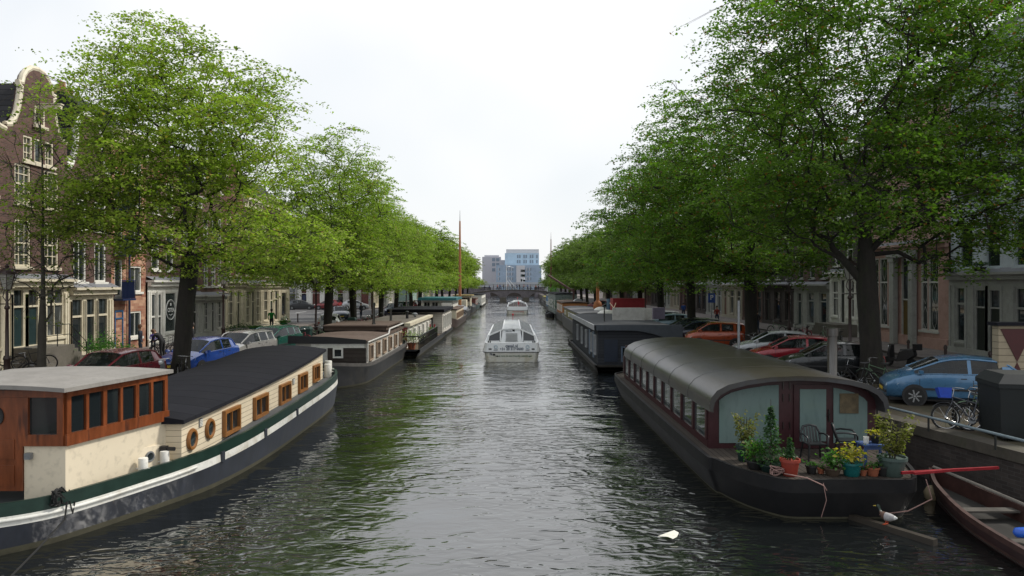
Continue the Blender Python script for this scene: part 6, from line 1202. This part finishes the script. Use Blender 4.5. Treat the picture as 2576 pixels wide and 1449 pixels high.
# quay rail, shed, scooter
t = thing('pipe_rail', 'grey blue pipe railing along the edge of the right quay', 'railing', (0, 0, 0)); rp = [(13.3, 1), (12.35, 10), (11.18, 15.3), (10.3, 20.8), (10.28, 24)]
mb = MB(); mb.tube([(x, y, QZ + .36) for x, y in rp], .035, 8); mb.build('pipe', mat('pipe_grey_blue', (.14, .18, .2), .5), t, smooth=60); mb = MB(); [mb.tube([(x, y, QZ), (x, y, QZ + .36)], .025, 6) for x, y in ((10.3, 20.8), (10.62, 18.8), (10.95, 16.7), (11.18, 15.3), (11.9, 12.2))]; mb.build('post', darkiron, t)
t = thing('garden_shed', 'cream plank shed with a dark red hourglass on its shutter at the right edge', 'shed', (15.7, 22.2, QZ)); MB().box(-1.05, 1.05, 0, .3, 0, 2.5).build('wall', planks('cream_shed_boards', (.33, .28, .20), 2, .2, .06, .08, .7), t); MB().box(-1.15, 1.15, -.1, .4, 2.503, 2.6).build('roof', felt, t)
mb = MB(); mb.prism([(-1.0, 2.4), (0, 2.4), (-.5, 1.42)], 'y', -.02, -.003); mb.prism([(-1.0, .3), (0, .3), (-.5, 1.40)], 'y', -.02, -.003); mb.build('hourglass_shutter', mat('shutter_red', (.055, .007, .008), .5), t)
def scooter(label, x, y, rz, m):
    t = thing('motor_scooter', label, 'scooter', (x, y, QZ), rz); mb = MB()
    mb.loft([[(-.75, -.12, .6), (-.75, .12, .6), (-.7, .1, .8), (-.7, -.1, .8)], [(-.4, -.2, .35), (-.4, .2, .35), (-.4, .16, .82), (-.4, -.16, .82)], [(0, -.18, .28), (0, .18, .28), (-.02, .14, .7), (-.02, -.14, .7)], [(.1, -.17, .25), (.1, .17, .25), (.1, .16, .36), (.1, -.16, .36)], [(.45, -.17, .28), (.45, .17, .28), (.42, .16, .42), (.42, -.16, .42)], [(.55, -.2, .55), (.55, .2, .55), (.45, .18, .6), (.45, -.18, .6)], [(.5, -.12, .98), (.5, .12, .98), (.4, .1, .98), (.4, -.1, .98)]]); mb.build('body', m, t, smooth=50)
    MB().loft([[(-.72, -.11, .82), (-.72, .11, .82), (-.72, .08, .9), (-.72, -.08, .9)], [(-.05, -.12, .74), (-.05, .12, .74), (-.05, .1, .82), (-.05, -.1, .82)]]).build('seat', black, t); mb = MB(); mb.tube([(.38, -.33, 1.02), (.45, 0, 1.0), (.38, .33, 1.02)], .018, 6); mb.build('handlebar', chrome, t); MB().lathe([(.02, 0), (.08, .03), (.08, .08), (0, .09)], 10, (.5, 0, .9), axis='x').build('headlight', lampglass, t)
    w_ = MB().lathe([(.08, -.05), (.22, -.05), (.23, 0), (.22, .05), (.08, .05)], 16, axis='y').mesh('wheel', rubber, 40); link('wheel', w_, t, (-.55, 0, .22)); link('wheel', w_, t, (.62, 0, .22)); MB().box(-.95, -.72, -.17, .17, .83, 1.1).build('top_box', black, t); return t
scooter('dark scooter parked in front of the pink house', 17.6, 33.4, 2.0, black); scooter('silver motor scooter behind the dark red car', -13.1, 27.3, -1.0, carpaint('scoot', (.1, .11, .12)))
# ------------------------------------------------------------------ people
skin = mat('skin', (.42, .24, .16), .6, var=.06); hairm = mat('dark_hair', (.03, .02, .015), .7); hairb = mat('auburn_hair', (.10, .045, .02), .7); hairf = mat('fair_hair', (.3, .2, .09), .7)
def body_mesh(pose):
    J = {'pel': (0, 0, .95), 'chest': (0, .0, 1.28), 'neck': (0, 0, 1.47), 'head': (0, .01, 1.56), 'crown': (0, .015, 1.70)}
    for s, k in ((-1, 'l'), (1, 'r')):
        J['sh' + k] = (s * .19, 0, 1.40); J['el' + k] = (s * .25, -.03, 1.12); J['wr' + k] = (s * .24, .08, .89); J['ha' + k] = (s * .23, .11, .80); J['hip' + k] = (s * .10, 0, .90); J['kn' + k] = (s * .11, .02, .50); J['an' + k] = (s * .11, -.02, .09); J['to' + k] = (s * .12, .17, .035)
    J.update(pose)
    names = list(J); E = [('pel', 'chest'), ('chest', 'neck'), ('neck', 'head'), ('head', 'crown')]
    for k in 'lr': E += [('chest', 'sh' + k), ('sh' + k, 'el' + k), ('el' + k, 'wr' + k), ('wr' + k, 'ha' + k), ('pel', 'hip' + k), ('hip' + k, 'kn' + k), ('kn' + k, 'an' + k), ('an' + k, 'to' + k)]
    rad = dict(pel=.145, chest=.155, neck=.058, head=.095, crown=.085, sh=.075, el=.048, wr=.034, ha=.036, hip=.105, kn=.066, an=.045, to=.035)
    me = bpy.data.meshes.new('body'); me.from_pydata([J[n] for n in names], [(names.index(a), names.index(b)) for a, b in E], []); o = bpy.data.objects.new('tmp', me); C.objects.link(o)
    sk = o.modifiers.new('s', 'SKIN'); ss = o.modifiers.new('d', 'SUBSURF'); ss.levels = 1
    for i, n in enumerate(names):
        r = rad.get(n) or rad[n[:-1]]; v = me.skin_vertices[0].data[i]; v.radius = (r, r * (.72 if n in ('pel', 'chest') else 1)); v.use_root = n == 'pel'
    dg = bpy.context.evaluated_depsgraph_get(); out = bpy.data.meshes.new_from_object(o.evaluated_get(dg)); bpy.data.objects.remove(o); out.name = 'body'; out.materials.clear()
    segs = [(Vector(J[a]), Vector(J[b]), a, b) for a, b in E]; mi = []
    for p in out.polygons:
        c = p.center; best = min(segs, key=lambda s: (c - (s[0] + (s[1] - s[0]) * max(0, min(1, (c - s[0]).dot(s[1] - s[0]) / max(1e-6, (s[1] - s[0]).length_squared))))).length); a, b_ = best[2], best[3]
        mi.append(0 if b_ in ('neck', 'head', 'crown') and a != 'chest' or b_[:2] == 'ha' else 3 if b_[:2] == 'to' else 2 if b_[:2] in ('hi', 'kn', 'an') else 1)
    out.polygons.foreach_set('material_index', mi); out.polygons.foreach_set('use_smooth', [True] * len(mi)); return out, Vector(J['head']), Vector(J['crown'])
POSE = {'stand': body_mesh({}), 'walk': body_mesh({'knl': (-.10, .14, .52), 'anl': (-.10, .18, .10), 'tol': (-.11, .36, .07), 'knr': (.10, .0, .5), 'anr': (.10, -.28, .16), 'tor': (.11, -.16, .04), 'ell': (-.25, -.1, 1.13), 'wrl': (-.25, .05, .93), 'hal': (-.24, .1, .85), 'elr': (.26, .06, 1.12), 'wrr': (.24, .24, .98), 'har': (.23, .31, .93)}),
        'bend': body_mesh({'chest': (0, .2, 1.2), 'neck': (0, .36, 1.3), 'head': (0, .45, 1.34), 'crown': (0, .55, 1.42), 'shl': (-.19, .3, 1.24), 'shr': (.19, .3, 1.24), 'ell': (-.22, .38, 1.0), 'elr': (.22, .38, 1.0), 'wrl': (-.15, .56, .88), 'wrr': (.15, .56, .88), 'hal': (-.12, .63, .86), 'har': (.12, .63, .86)}),
        'hold': body_mesh({'ell': (-.25, .05, 1.1), 'elr': (.25, .05, 1.1), 'wrl': (-.15, .27, 1.05), 'wrr': (.15, .27, 1.05), 'hal': (-.1, .34, 1.06), 'har': (.1, .34, 1.06)}),
        'sit': body_mesh({k: (v[0], v[1], v[2] - .45) for k, v in {'pel': (0, 0, .95), 'chest': (0, .06, 1.28), 'neck': (0, .1, 1.47), 'head': (0, .13, 1.56), 'crown': (0, .16, 1.7), 'shl': (-.19, .06, 1.4), 'shr': (.19, .06, 1.4), 'ell': (-.25, .1, 1.12), 'elr': (.25, .1, 1.12), 'wrl': (-.14, .32, 1.1), 'wrr': (.14, .32, 1.1), 'hal': (-.1, .4, 1.12), 'har': (.1, .4, 1.12), 'hipl': (-.1, .02, .92), 'hipr': (.1, .02, .92), 'knl': (-.12, .44, .94), 'knr': (.12, .44, .94), 'anl': (-.12, .42, .54), 'anr': (.12, .42, .54), 'tol': (-.13, .6, .485), 'tor': (.13, .6, .485)}.items()})}
def person(label, x, y, rz, pose, top, legs, hair=hairm, z=QZ, sc=1.0, group=None):
    t = thing('person', label, 'person', (x, y, z), rz, group); t.scale = (sc, sc, sc); me, hd, cr = POSE[pose]
    me = me.copy(); [me.materials.append(m) for m in (skin, mat('cloth_' + str(top), top, .85, var=.2, scale=6), mat('cloth_' + str(legs), legs, .85, var=.2, scale=6), black)]; link('body', me, t)
    mb = MB(); d = (cr - hd).normalized(); c = cr - d * .02; fw = Vector((0, 1, 0)) - d * d.y; fw.normalize(); s_ = d.cross(fw)
    for zz, rr_ in ((-.1, .098), (-.03, .108), (.04, .1), (.085, .065), (.1, .01)): pass
    rings = []
    for zz, rr_ in ((-.12, .085), (-.06, .102), (.02, .104), (.07, .08), (.10, .02)): rings.append([c + d * zz + (s_ * math.cos(a) + fw * (math.sin(a) * .95)) * rr_ - fw * (.028 if zz < .03 else .012) for a in [2 * PI * k / 12 for k in range(12)]])
    mb.loft(rings); mb.build('hair', hair, t, smooth=60); return t
navy_c, jean, tealc, blkc, greenc = (.015, .02, .035), (.02, .03, .055), (.02, .06, .08), (.012, .012, .014), (.01, .22, .03)
person('man in dark jumper standing beside the child by the blue front door', -18.4, 36.5, -1.2, 'stand', navy_c, jean, hairb); person('blond child in purple jacket held between two adults at the blue front door', -18.0, 37.0, -2.6, 'hold', (.08, .05, .3), jean, hairf, QZ + .35, .62); person('woman with auburn hair and black coat bending towards the child', -17.4, 36.7, 1.4, 'bend', blkc, blkc, hairb)
person('seated person in teal top with back to the canal beside the bicycles', -16.3, 36.9, 1.2, 'sit', tealc, blkc, hairb); tag(MB().box(-.5, .5, -.22, .22, .0, .42).build('bench', woodv, None, (-16.4, 36.85, QZ)), 'low wooden bench under the seated person in teal', 'bench').rotation_euler = (0, 0, 1.2)
person('person in black jacket standing behind the seated one', -16.6, 38.3, 2.0, 'stand', blkc, blkc); person('person in bright green top walking along the left houses', px(683, 60), 60, 0.1, 'walk', greenc, (.03, .03, .035))
person('person in white top walking over the square', px(881, 84), 84, 1.2, 'walk', (.5, .48, .45), blkc); person('person in dark coat beside the one in white on the square', px(888, 85), 85, 1.2, 'walk', blkc, jean); person('person in dark clothes by the third elm of the left quay', px(908, 80), 80, -2, 'stand', (.03, .03, .04), jean)
cols = [navy_c, (.03, .05, .15), (.02, .02, .022), (.25, .04, .03), (.012, .06, .25), (.1, .1, .1), (.3, .12, .1)]
for i in range(15):
    x = -8.0 + 1.15 * i + R.uniform(-.3, .3); person('person on the far bridge, %s from its left end' % nth[i], x, BY + 2 + R.uniform(0, 3), R.uniform(-2, 2), ['stand', 'walk'][i % 2], cols[i % 7], [jean, blkc][i % 2], z=deckz(x), group='people on the far bridge')
for i in range(5): person('person on the right pavement under the elms, %s from the camera' % nth[i], 18.6 + .3 * (i % 2), 56 + 12 * i, PI * (i % 2), 'walk', cols[(i + 2) % 7], jean)
tag(MB().box(0, 3.4, 0, 2.2, 0, 2.3).build('site_container', mat('red_container', (.32, .02, .03), .5), None, (10.35, 75.5, QZ)), 'bright red site container on the right quay behind the timber houseboat', 'container')
tag(MB().box(0, 1.8, 0, 1.8, 0, 2.05).build('site_hut', mat('hut_blue', (.06, .13, .2), .6), None, (11.0, 84, QZ)), 'small blue hut beyond the red container on the right quay', 'hut')
# ------------------------------------------------------------------ potted plants and deck things
pr = np.random.default_rng(11); PM = {}
def pot(mb, r, h, c=(0, 0, 0)): mb.lathe([(r * .70, 0), (r * .74, .01), (r * .95, h * .82), (r * 1.08, h * .84), (r * 1.08, h), (r * .96, h), (r * .9, h * .9), (.01, h * .88)], 16, c)
g_deep = leafmat('pot_leaf_green', (.04, .12, .02), (.08, .2, .03)); g_bam = leafmat('bamboo_leaf', (.12, .125, .03), (.20, .19, .05)); g_con = leafmat('conifer_needle', (.03, .075, .03), (.06, .12, .05)); g_yel = leafmat('yellow_flower_leaf', (.16, .18, .03), (.55, .42, .03)); g_wht = leafmat('white_blossom', (.08, .14, .04), (.55, .55, .45))
def potted(label, x, y, z, r, h, pm, kind, ph, lm, n=160, leaf=.07, cat='potted plant', group=None):
    t = thing('potted_plant', label, cat, (x, y, z), 0, group)
    if r: mb = MB(); pot(mb, r, h); mb.build('pot', pm, t, smooth=40)
    if kind == 'bush': p = pr.normal(0, 1, (n, 3)) * np.array((ph * .32, ph * .32, ph * .24)) + (0, 0, h + ph * .5); p[:, 2] = np.maximum(p[:, 2], h * .9)
    elif kind == 'bamboo':
        k = pr.integers(0, 14, n); a = k * 2.4; u = pr.uniform(.15, 1, n); rr_ = r * .5 + u ** 1.6 * ph * .38 * ((k % 3) + 1) / 3; p = np.stack([rr_ * np.cos(a), rr_ * np.sin(a), h + u * ph * (.65 + .35 * ((k * 5) % 7) / 6)], 1) + pr.normal(0, .03, (n, 3))
    elif kind == 'cone':
        u = pr.uniform(0, 1, n) ** 1.4; rr_ = (1 - u) ** .9 * ph * .30 * pr.uniform(.35, 1, n); a = pr.uniform(0, 2 * PI, n); p = np.stack([rr_ * np.cos(a), rr_ * np.sin(a), h + ph * .08 + u * ph * .9 - rr_ * .25], 1)
    else: p = pr.normal(0, 1, (n, 3)) * np.array((r * .8, r * .8, ph * .15)) + (0, 0, h + ph * .4)
    f = leaves_mesh('foliage', p, leaf, pr, lm, .8); link('foliage', f, t)
    mb = MB()
    if kind == 'cone': mb.tube([(0, 0, h * .8), (0, 0, h + ph * 1.12)], [.02, .006], 5)
    elif kind == 'bamboo': [mb.tube([(.05 * math.cos(k * 2.4), .05 * math.sin(k * 2.4), h * .85), (r * .8 * math.cos(k * 2.4), r * .8 * math.sin(k * 2.4), h + ph * .8)], .006, 4) for k in range(14)]
    else: [mb.tube([(0, 0, h * .85), tuple(p[k])], .005, 4) for k in range(0, n, max(1, n // 12))]
    mb.build('stem', twigmat, t); return t
dkg = mat('dark_green_pot', (.01, .03, .025), .5); blkp = mat('black_pot', (.012, .012, .012), .6); redp = mat('red_pot', (.26, .035, .02), .55); turq = mat('turquoise_glaze', (.01, .11, .11), .25, var=.2); gpot = mat('grey_green_pot', (.055, .085, .075), .6); brp = mat('brown_pot', (.06, .04, .025), .8)
G = 'potted plants on the deck of the curved roof houseboat'
def dk(x, y): p = at(x, y, .87); return p.x, p.y, .862
for (x, y, l, r, h, pm, k, ph, lm, n, lf) in [
    (1808, 1158, 'yellow green bamboo in a dark green pot at the left corner of the deck', .17, .34, dkg, 'bamboo', .72, g_bam, 420, .08), (1834, 1170, 'dry grass in a small terracotta pot beside the left bamboo', .10, .16, terracotta, 'bamboo', .35, g_bam, 120, .07),
    (1888, 1178, 'round bright green leafy plant in a black pot', .18, .18, blkp, 'bush', .42, g_deep, 260, .085), (1939, 1184, 'tall dark conifer sapling in a low green tub', .24, .16, dkg, 'cone', 1.15, g_con, 900, .08), (1987, 1195, 'small conifer in a bright red pot', .18, .33, redp, 'cone', .42, g_con, 420, .06),
    (2041, 1190, 'small plant in a black pot behind the red one', .11, .16, blkp, 'tuft', .12, g_deep, 60, .06), (2065, 1190, 'seedling in a little terracotta pot', .075, .11, terracotta, 'tuft', .1, g_deep, 40, .05), (2094, 1195, 'spreading green plant in a brown pot', .16, .16, brp, 'bush', .3, g_deep, 190, .09),
    (2143, 1196, 'yellow leaved plant in a glazed turquoise pot', .19, .27, turq, 'bush', .38, g_yel, 170, .10), (2174, 1197, 'empty looking terracotta pot next to the turquoise one', .075, .12, terracotta, 'tuft', .06, g_deep, 20, .05), (2204, 1200, 'low herb in a wide terracotta pot', .13, .17, terracotta, 'tuft', .14, g_deep, 80, .06), (2262, 1204, 'big bushy bamboo in a large grey green pot at the right corner', .25, .38, gpot, 'bamboo', .85, g_bam, 800, .08), (2226, 1198, 'dark shrub in a black pot under the blue table', .13, .2, blkp, 'bush', .25, g_con, 90, .07)]:
    X, Y, Z = dk(x, y); X = min(max(X, 5.45), 8.45); Y = max(Y, 15.95); r *= 1.12; h *= 1.1; ph *= 1.1; potted(l, X, Y, Z, r, h, pm, k, ph, lm, n, lf, group=G)
X, Y, Z = 8.75, 16.9, .862
tb = thing('garden_table', 'small blue painted wooden table with flowers on it', 'table', (8.2, 16.75, Z)); bl_ = mat('table_blue', (.045, .09, .24), .6); MB().box(-.3, .3, -.22, .22, .50, .535).build('tabletop', bl_, tb)
for sx in (-1, 1):
    for sy in (-1, 1): MB().box(sx * .25 - .025, sx * .25 + .025, sy * .17 - .025, sy * .17 + .025, 0, .499).build('leg', bl_, tb)
mb = MB(); mb.box(-.27, .27, -.19, -.165, .42, .498); mb.box(-.27, .27, .165, .19, .42, .498); mb.build('apron', bl_, tb)
potted('yellow flowers in a black trough on the blue table', 8.28, 16.75, Z + .538, .14, .17, blkp, 'tuft', .2, g_yel, 90, .07, group=G)
mb = MB(); mb.lathe([(.055, 0), (.06, .01), (.06, .15), (.05, .15), (.048, .03), (0, .03)], 14); tag(mb.build('tin_can', white, None, (8.02, 16.7, Z + .538), 40), 'white tin can on the blue table', 'tin can')
def chair(label, x, y, rz):
    t = thing('garden_chair', label, 'chair', (x, y, Z), rz, 'black plastic chairs on the deck'); t.scale = (.92, .92, .92); m = mat('black_plastic', (.012, .013, .015), .35, var=.1)
    mb = MB(); mb.loft([[(-.22, -.22, .40), (.22, -.22, .40), (.22, -.22, .43), (-.22, -.22, .43)], [(-.23, .22, .42), (.23, .22, .42), (.23, .22, .45), (-.23, .22, .45)]]); mb.build('seat', m, t)
    bmb = MB(); pts = [(-.24, -.22, .42), (-.24, -.30, .66), (-.17, -.335, .80), (0, -.345, .84), (.17, -.335, .80), (.24, -.30, .66), (.24, -.22, .42)]; bmb.tube(pts, .028, 6)
    for k in range(-2, 3): bmb.beam((k * .075, -.23, .43), (k * .075, -.335, .80), .045, .015)
    bmb.build('backrest', m, t, smooth=50)
    for s in (-1, 1):
        MB().tube([(s * .24, -.29, .63), (s * .29, -.1, .66), (s * .28, .18, .64), (s * .25, .23, .58), (s * .24, .24, .42)], .024, 6).build('armrest', m, t, smooth=60)
        MB().tube([(s * .22, .22, .42), (s * .26, .26, 0)], [.028, .02], 6).build('leg', m, t); MB().tube([(s * .22, -.2, .41), (s * .26, -.28, 0)], [.028, .02], 6).build('leg', m, t)
chair('black plastic chair with its back to the canal, left of the door', 7.12, 17.35, PI); chair('black plastic chair turned sideways beside the blue table', 8.05, 17.75, -PI / 2 - .3)
mb = MB(); mb.beam((8.3, 15.72, .98), (10.55, 16.0, 1.02), .055, .055); mb.beam((8.5, 15.6, 1.0), (9.3, 15.66, 1.05), .07, .05); tag(mb.build('red_beam', mat('red_beam_paint', (.25, .010, .016), .5)), 'bright red beam reaching from the deck corner to the quay wall', 'beam')
mb = MB(); rr3 = random.Random(4)
for k in range(6): mb.tube([Vector((5.72 + .13 * math.cos(a + k), 15.92 + .09 * math.sin(a * 1.3), .93 + .06 * math.sin(a + k * 2) + .02 * k)) for a in [2 * PI * j / 9 for j in range(10)]], .011, 4)
mb.tube([(5.85, 15.85, .93), (6.2, 15.48, .93), (6.5, 15.38, .8), (6.9, 15.7, .3), (7.3, 16.0, -.05)], .013, 5); mb.tube([(6.5, 15.4, .85), (6.55, 15.36, .5), (6.5, 15.5, .1)], .009, 4); mb.tube([(8.7, 15.5, .9), (8.8, 15.45, .5), (8.3, 15.45, .25), (7.3, 15.9, -.04)], .012, 4)
tag(mb.build('mooring_rope', mat('pinkish_rope', (.28, .17, .15), .9), None, None, 60), 'pinkish mooring rope coiled on the front edge of the potted plant deck', 'rope')
# rowing boat, fender, bird on a floating beam, litter
b = Boat('rowing_boat', 'old dark red rowing boat with pale gunwale in the lower right corner', 'rowing boat', 9.6, 14)
b.hull([(9.6, 9.0, 10.2, .5), (9.8, 8.75, 10.5, .48), (12, 8.8, 10.6, .42), (14.5, 9.0, 10.6, .42), (16.4, 9.45, 10.4, .50), (17.3, 9.8, 10.15, .6), (17.6, 9.95, 10.02, .66)], [('s', 0, 1, mat('worn_red_gunwale', (.045, .018, .014), .6, var=.4, scale=4), 'rub_band'), ('s', -.10, 1, mat('dull_red_hull', (.03, .008, .008), .6, var=.3), 'hull'), ('z', -.15, .75, black, 'x')], mat('boat_floor', (.022, .02, .017), .9), -.34)
for y in (11.5, 13.4, 15.3): 
    x0, x1 = np.interp(y, [9.8, 12, 14.5, 16.4], [8.75, 8.8, 9.0, 9.45]), np.interp(y, [9.8, 12, 14.5, 16.4], [10.5, 10.6, 10.6, 10.4]); b.build(MB().box(x0 + .05, x1 - .05, y - .13, y + .13, .29, .33), 'thwart', mat('grey_wood', (.07, .062, .052), .85, var=.25))
b.build(MB().tube([(10.56, 12, .44), (10.6, 14.5, .44), (10.4, 16.4, .52), (10.0, 17.5, .67)], .035, 6), 'pale_rail', mat('pale_wood', (.2, .18, .155), .8, var=.2), 60)
mb = MB(); mb.lathe([(.03, -.15), (.09, -.1), (.1, .1), (.05, .14), (.03, .2)], 12, axis='x'); tag(mb.build('plastic_bottle', mat('blue_plastic', (.02, .1, .5), .35), None, (9.2, 13.3, .52), 50), 'blue plastic bottle lying on the edge of the rowing boat', 'bottle')
mb = MB(); mb.lathe([(.02, -.2), (.14, -.1), (.16, .05), (.10, .16), (.04, .2)], 14); tag(mb.build('fender', mat('beige_fender', (.30, .24, .15), .6), None, (9.75, 17.15, .12), 50), 'beige round fender hanging at the bow of the rowing boat', 'fender')
tag(MB().beam((6.9, 16.3, .03), (8.1, 14.1, .05), .14, .14).build('floating_beam', mat('wet_wood', (.028, .022, .015), .5)), 'dark wet beam floating beneath the standing duck', 'beam')
dt = thing('duck', 'drake with dark head, grey body and red feet standing on the floating beam', 'duck', (7.62, 14.98, .115), 2.2); dt.scale = (.9, .9, .9)
def ell(c, ax, n=12, m=8): 
    return [[(c[0] + ax[0] * math.cos(PI * (k / m - .5)) * 0 + ax[0] * math.sin(PI * (k / m - .5)), c[1] + ax[1] * math.cos(PI * (k / m - .5)) * math.cos(2 * PI * j / n), c[2] + ax[2] * math.cos(PI * (k / m - .5)) * math.sin(2 * PI * j / n)) for j in range(n)] for k in range(m + 1)]
mb = MB(); prf = [(-.23, .20, .012), (-.17, .19, .05), (-.08, .18, .09), (.03, .18, .10), (.11, .20, .08), (.15, .25, .052), (.165, .31, .04), (.18, .36, .048), (.22, .375, .04), (.25, .37, .015)]
mb.loft([[(x, r * math.cos(2 * PI * j / 12), z + r * .95 * math.sin(2 * PI * j / 12)) for j in range(12)] for x, z, r in prf]); bd = mb.mesh('body', [mat('duck_grey', (.32, .31, .31), .8), mat('duck_head', (.008, .02, .014), .4), mat('duck_white', (.6, .6, .58), .7), mat('duck_breast', (.09, .05, .035), .8)], 60)
for p in bd.polygons: p.material_index = 1 if p.center.z > .28 and p.center.x > .12 else 3 if p.center.x > .06 else 2 if p.center.x < -.17 else 0
link('body', bd, dt); MB().loft([[(.245, -.02, .36), (.245, .02, .36), (.245, .02, .38), (.245, -.02, .38)], [(.31, -.02, .352), (.31, .02, .352), (.31, .02, .362), (.31, -.02, .362)]]).build('bill', g_yel and mat('bill_yellow', (.4, .3, .05), .5), dt)
orf = mat('duck_foot', (.5, .08, .03), .5)
for s in (-1, 1): mb = MB(); mb.tube([(.0, s * .04, .1), (.01, s * .045, .01)], .009, 6); mb.add([(-.02, s * .045, .004), (.07, s * .045 - .04, .004), (.08, s * .045, .004), (.07, s * .045 + .04, .004)], [(0, 1, 2, 3)]); mb.build('leg', orf, dt)
mb = MB(); V = [(-.22, -.02, .03), (-.05, .10, .05), (.14, .14, .10), (.24, .17, .04), (.16, -.02, .02), (.06, -.12, .015), (-.03, -.11, .05), (-.06, -.03, .03)]; mb.add(V, [(0, 1, 7), (1, 2, 4, 7), (2, 3, 4), (4, 5, 6, 7)]); p_ = at(1682, 1351, .02); tag(mb.build('plastic_sheet', mat('litter_white', (.66, .65, .56), .6, var=.1), None, (p_.x, p_.y, .01), 40), 'crumpled white plastic sheet floating on the water', 'litter')
# plants by the left house fronts and on the boats
G2 = 'potted plants by the left house fronts'
for i, (x, y, z, l, r, h, pm, k, ph, lm) in enumerate([(-19.0, 33.6, QZ, 'leafy shrub in a pale tub beside the stone steps', .3, .45, greywhite, 'bush', .7, g_deep), (-18.8, 34.6, QZ, 'leafy shrub in a square terracotta tub behind the red car', .3, .45, terracotta, 'bush', .8, g_deep), (-19.6, 35.2, QZ, 'tall green shrub against the cream windows', .25, .3, dkg, 'bush', 1.3, g_deep), (-18.6, 35.6, QZ, 'low green plant in a dark tub left of the standing man', .25, .3, blkp, 'bush', .6, g_deep),
    (-18.4, 48.6, QZ, 'dark round shrub in a black barrel by the grey ground floor', .4, .5, blkp, 'bush', .6, g_con), (-18.5, 50.6, QZ, 'pale spiky shrub in a grey tub by the grey ground floor', .35, .4, brp, 'bush', .7, g_con), (-18.6, 53.4, QZ, 'small plant in a turquoise tub beyond the lantern', .35, .6, turq, 'tuft', .2, g_deep), (-19.2, 62.0, QZ, 'shrub in a bright green tub beside the person in green', .3, .5, mat('green_tub', (.02, .2, .05), .5), 'tuft', .3, g_deep)]):
    potted(l, x, y, z, r, h, pm, k, ph, lm, 380, .10, group=G2)
G3 = 'potted plants on the white houseboat terrace'
potted('white flowering plant in a terracotta pot on the white houseboat terrace', -7.0, 51.4, .41, .3, .5, terracotta, 'bush', .95, g_wht, 520, .11, group=G3); potted('orange brown shrub on the white houseboat terrace', -8.6, 51.6, .41, .3, .4, terracotta, 'bush', 1.0, leafmat('rusty_leaf', (.12, .09, .02), (.2, .1, .03)), 380, .11, group=G3); potted('red flowers against the end wall of the white houseboat', -9.6, 52.2, .41, .3, .4, blkp, 'bush', 1.0, leafmat('red_flower', (.06, .1, .02), (.4, .03, .04)), 350, .11, group=G3); potted('plant in a red pot by the railing end of the white houseboat', -6.75, 61.5, .41, .3, .5, redp, 'bush', .6, g_deep, 200, .1, group=G3); potted('dark plant on the side deck of the white houseboat', -6.9, 57, .41, .25, .3, brp, 'bush', .6, g_con, 200, .1, group=G3)
for i, (x, y, w_, h_, l) in enumerate([(7.4, 113.4, 1.5, 2.4, 'green creeper in front of the boxy grey green houseboat'), (8.6, 112.8, 1.2, 1.9, 'yellow green shrub beside the creeper on the grey green houseboat')]): potted(l, x, y, .3, .3, .3, blkp, 'bush', h_, [g_con, g_bam][i], 700, .16)
potted('low green weed clump on the quay beside the dark container', 12.35, 16.6, QZ - .05, 0, .05, None, 'bush', .5, g_deep, 260, .10, 'plant'); potted('green shrubs on the far right houseboat roof', 8.2, 147, 2.7, .4, .3, blkp, 'bush', 1.6, g_deep, 400, .2); potted('flower box with dark heather on the ledge of the pale blue grey house, left one', 23.2, 39.2, QZ + 4.4, .3, .2, blkp, 'tuft', .4, g_con, 200, .1); potted('flower box with dark heather on the ledge of the pale blue grey house, right one', 23.2, 36.6, QZ + 4.4, .3, .2, blkp, 'tuft', .4, g_con, 200, .1)
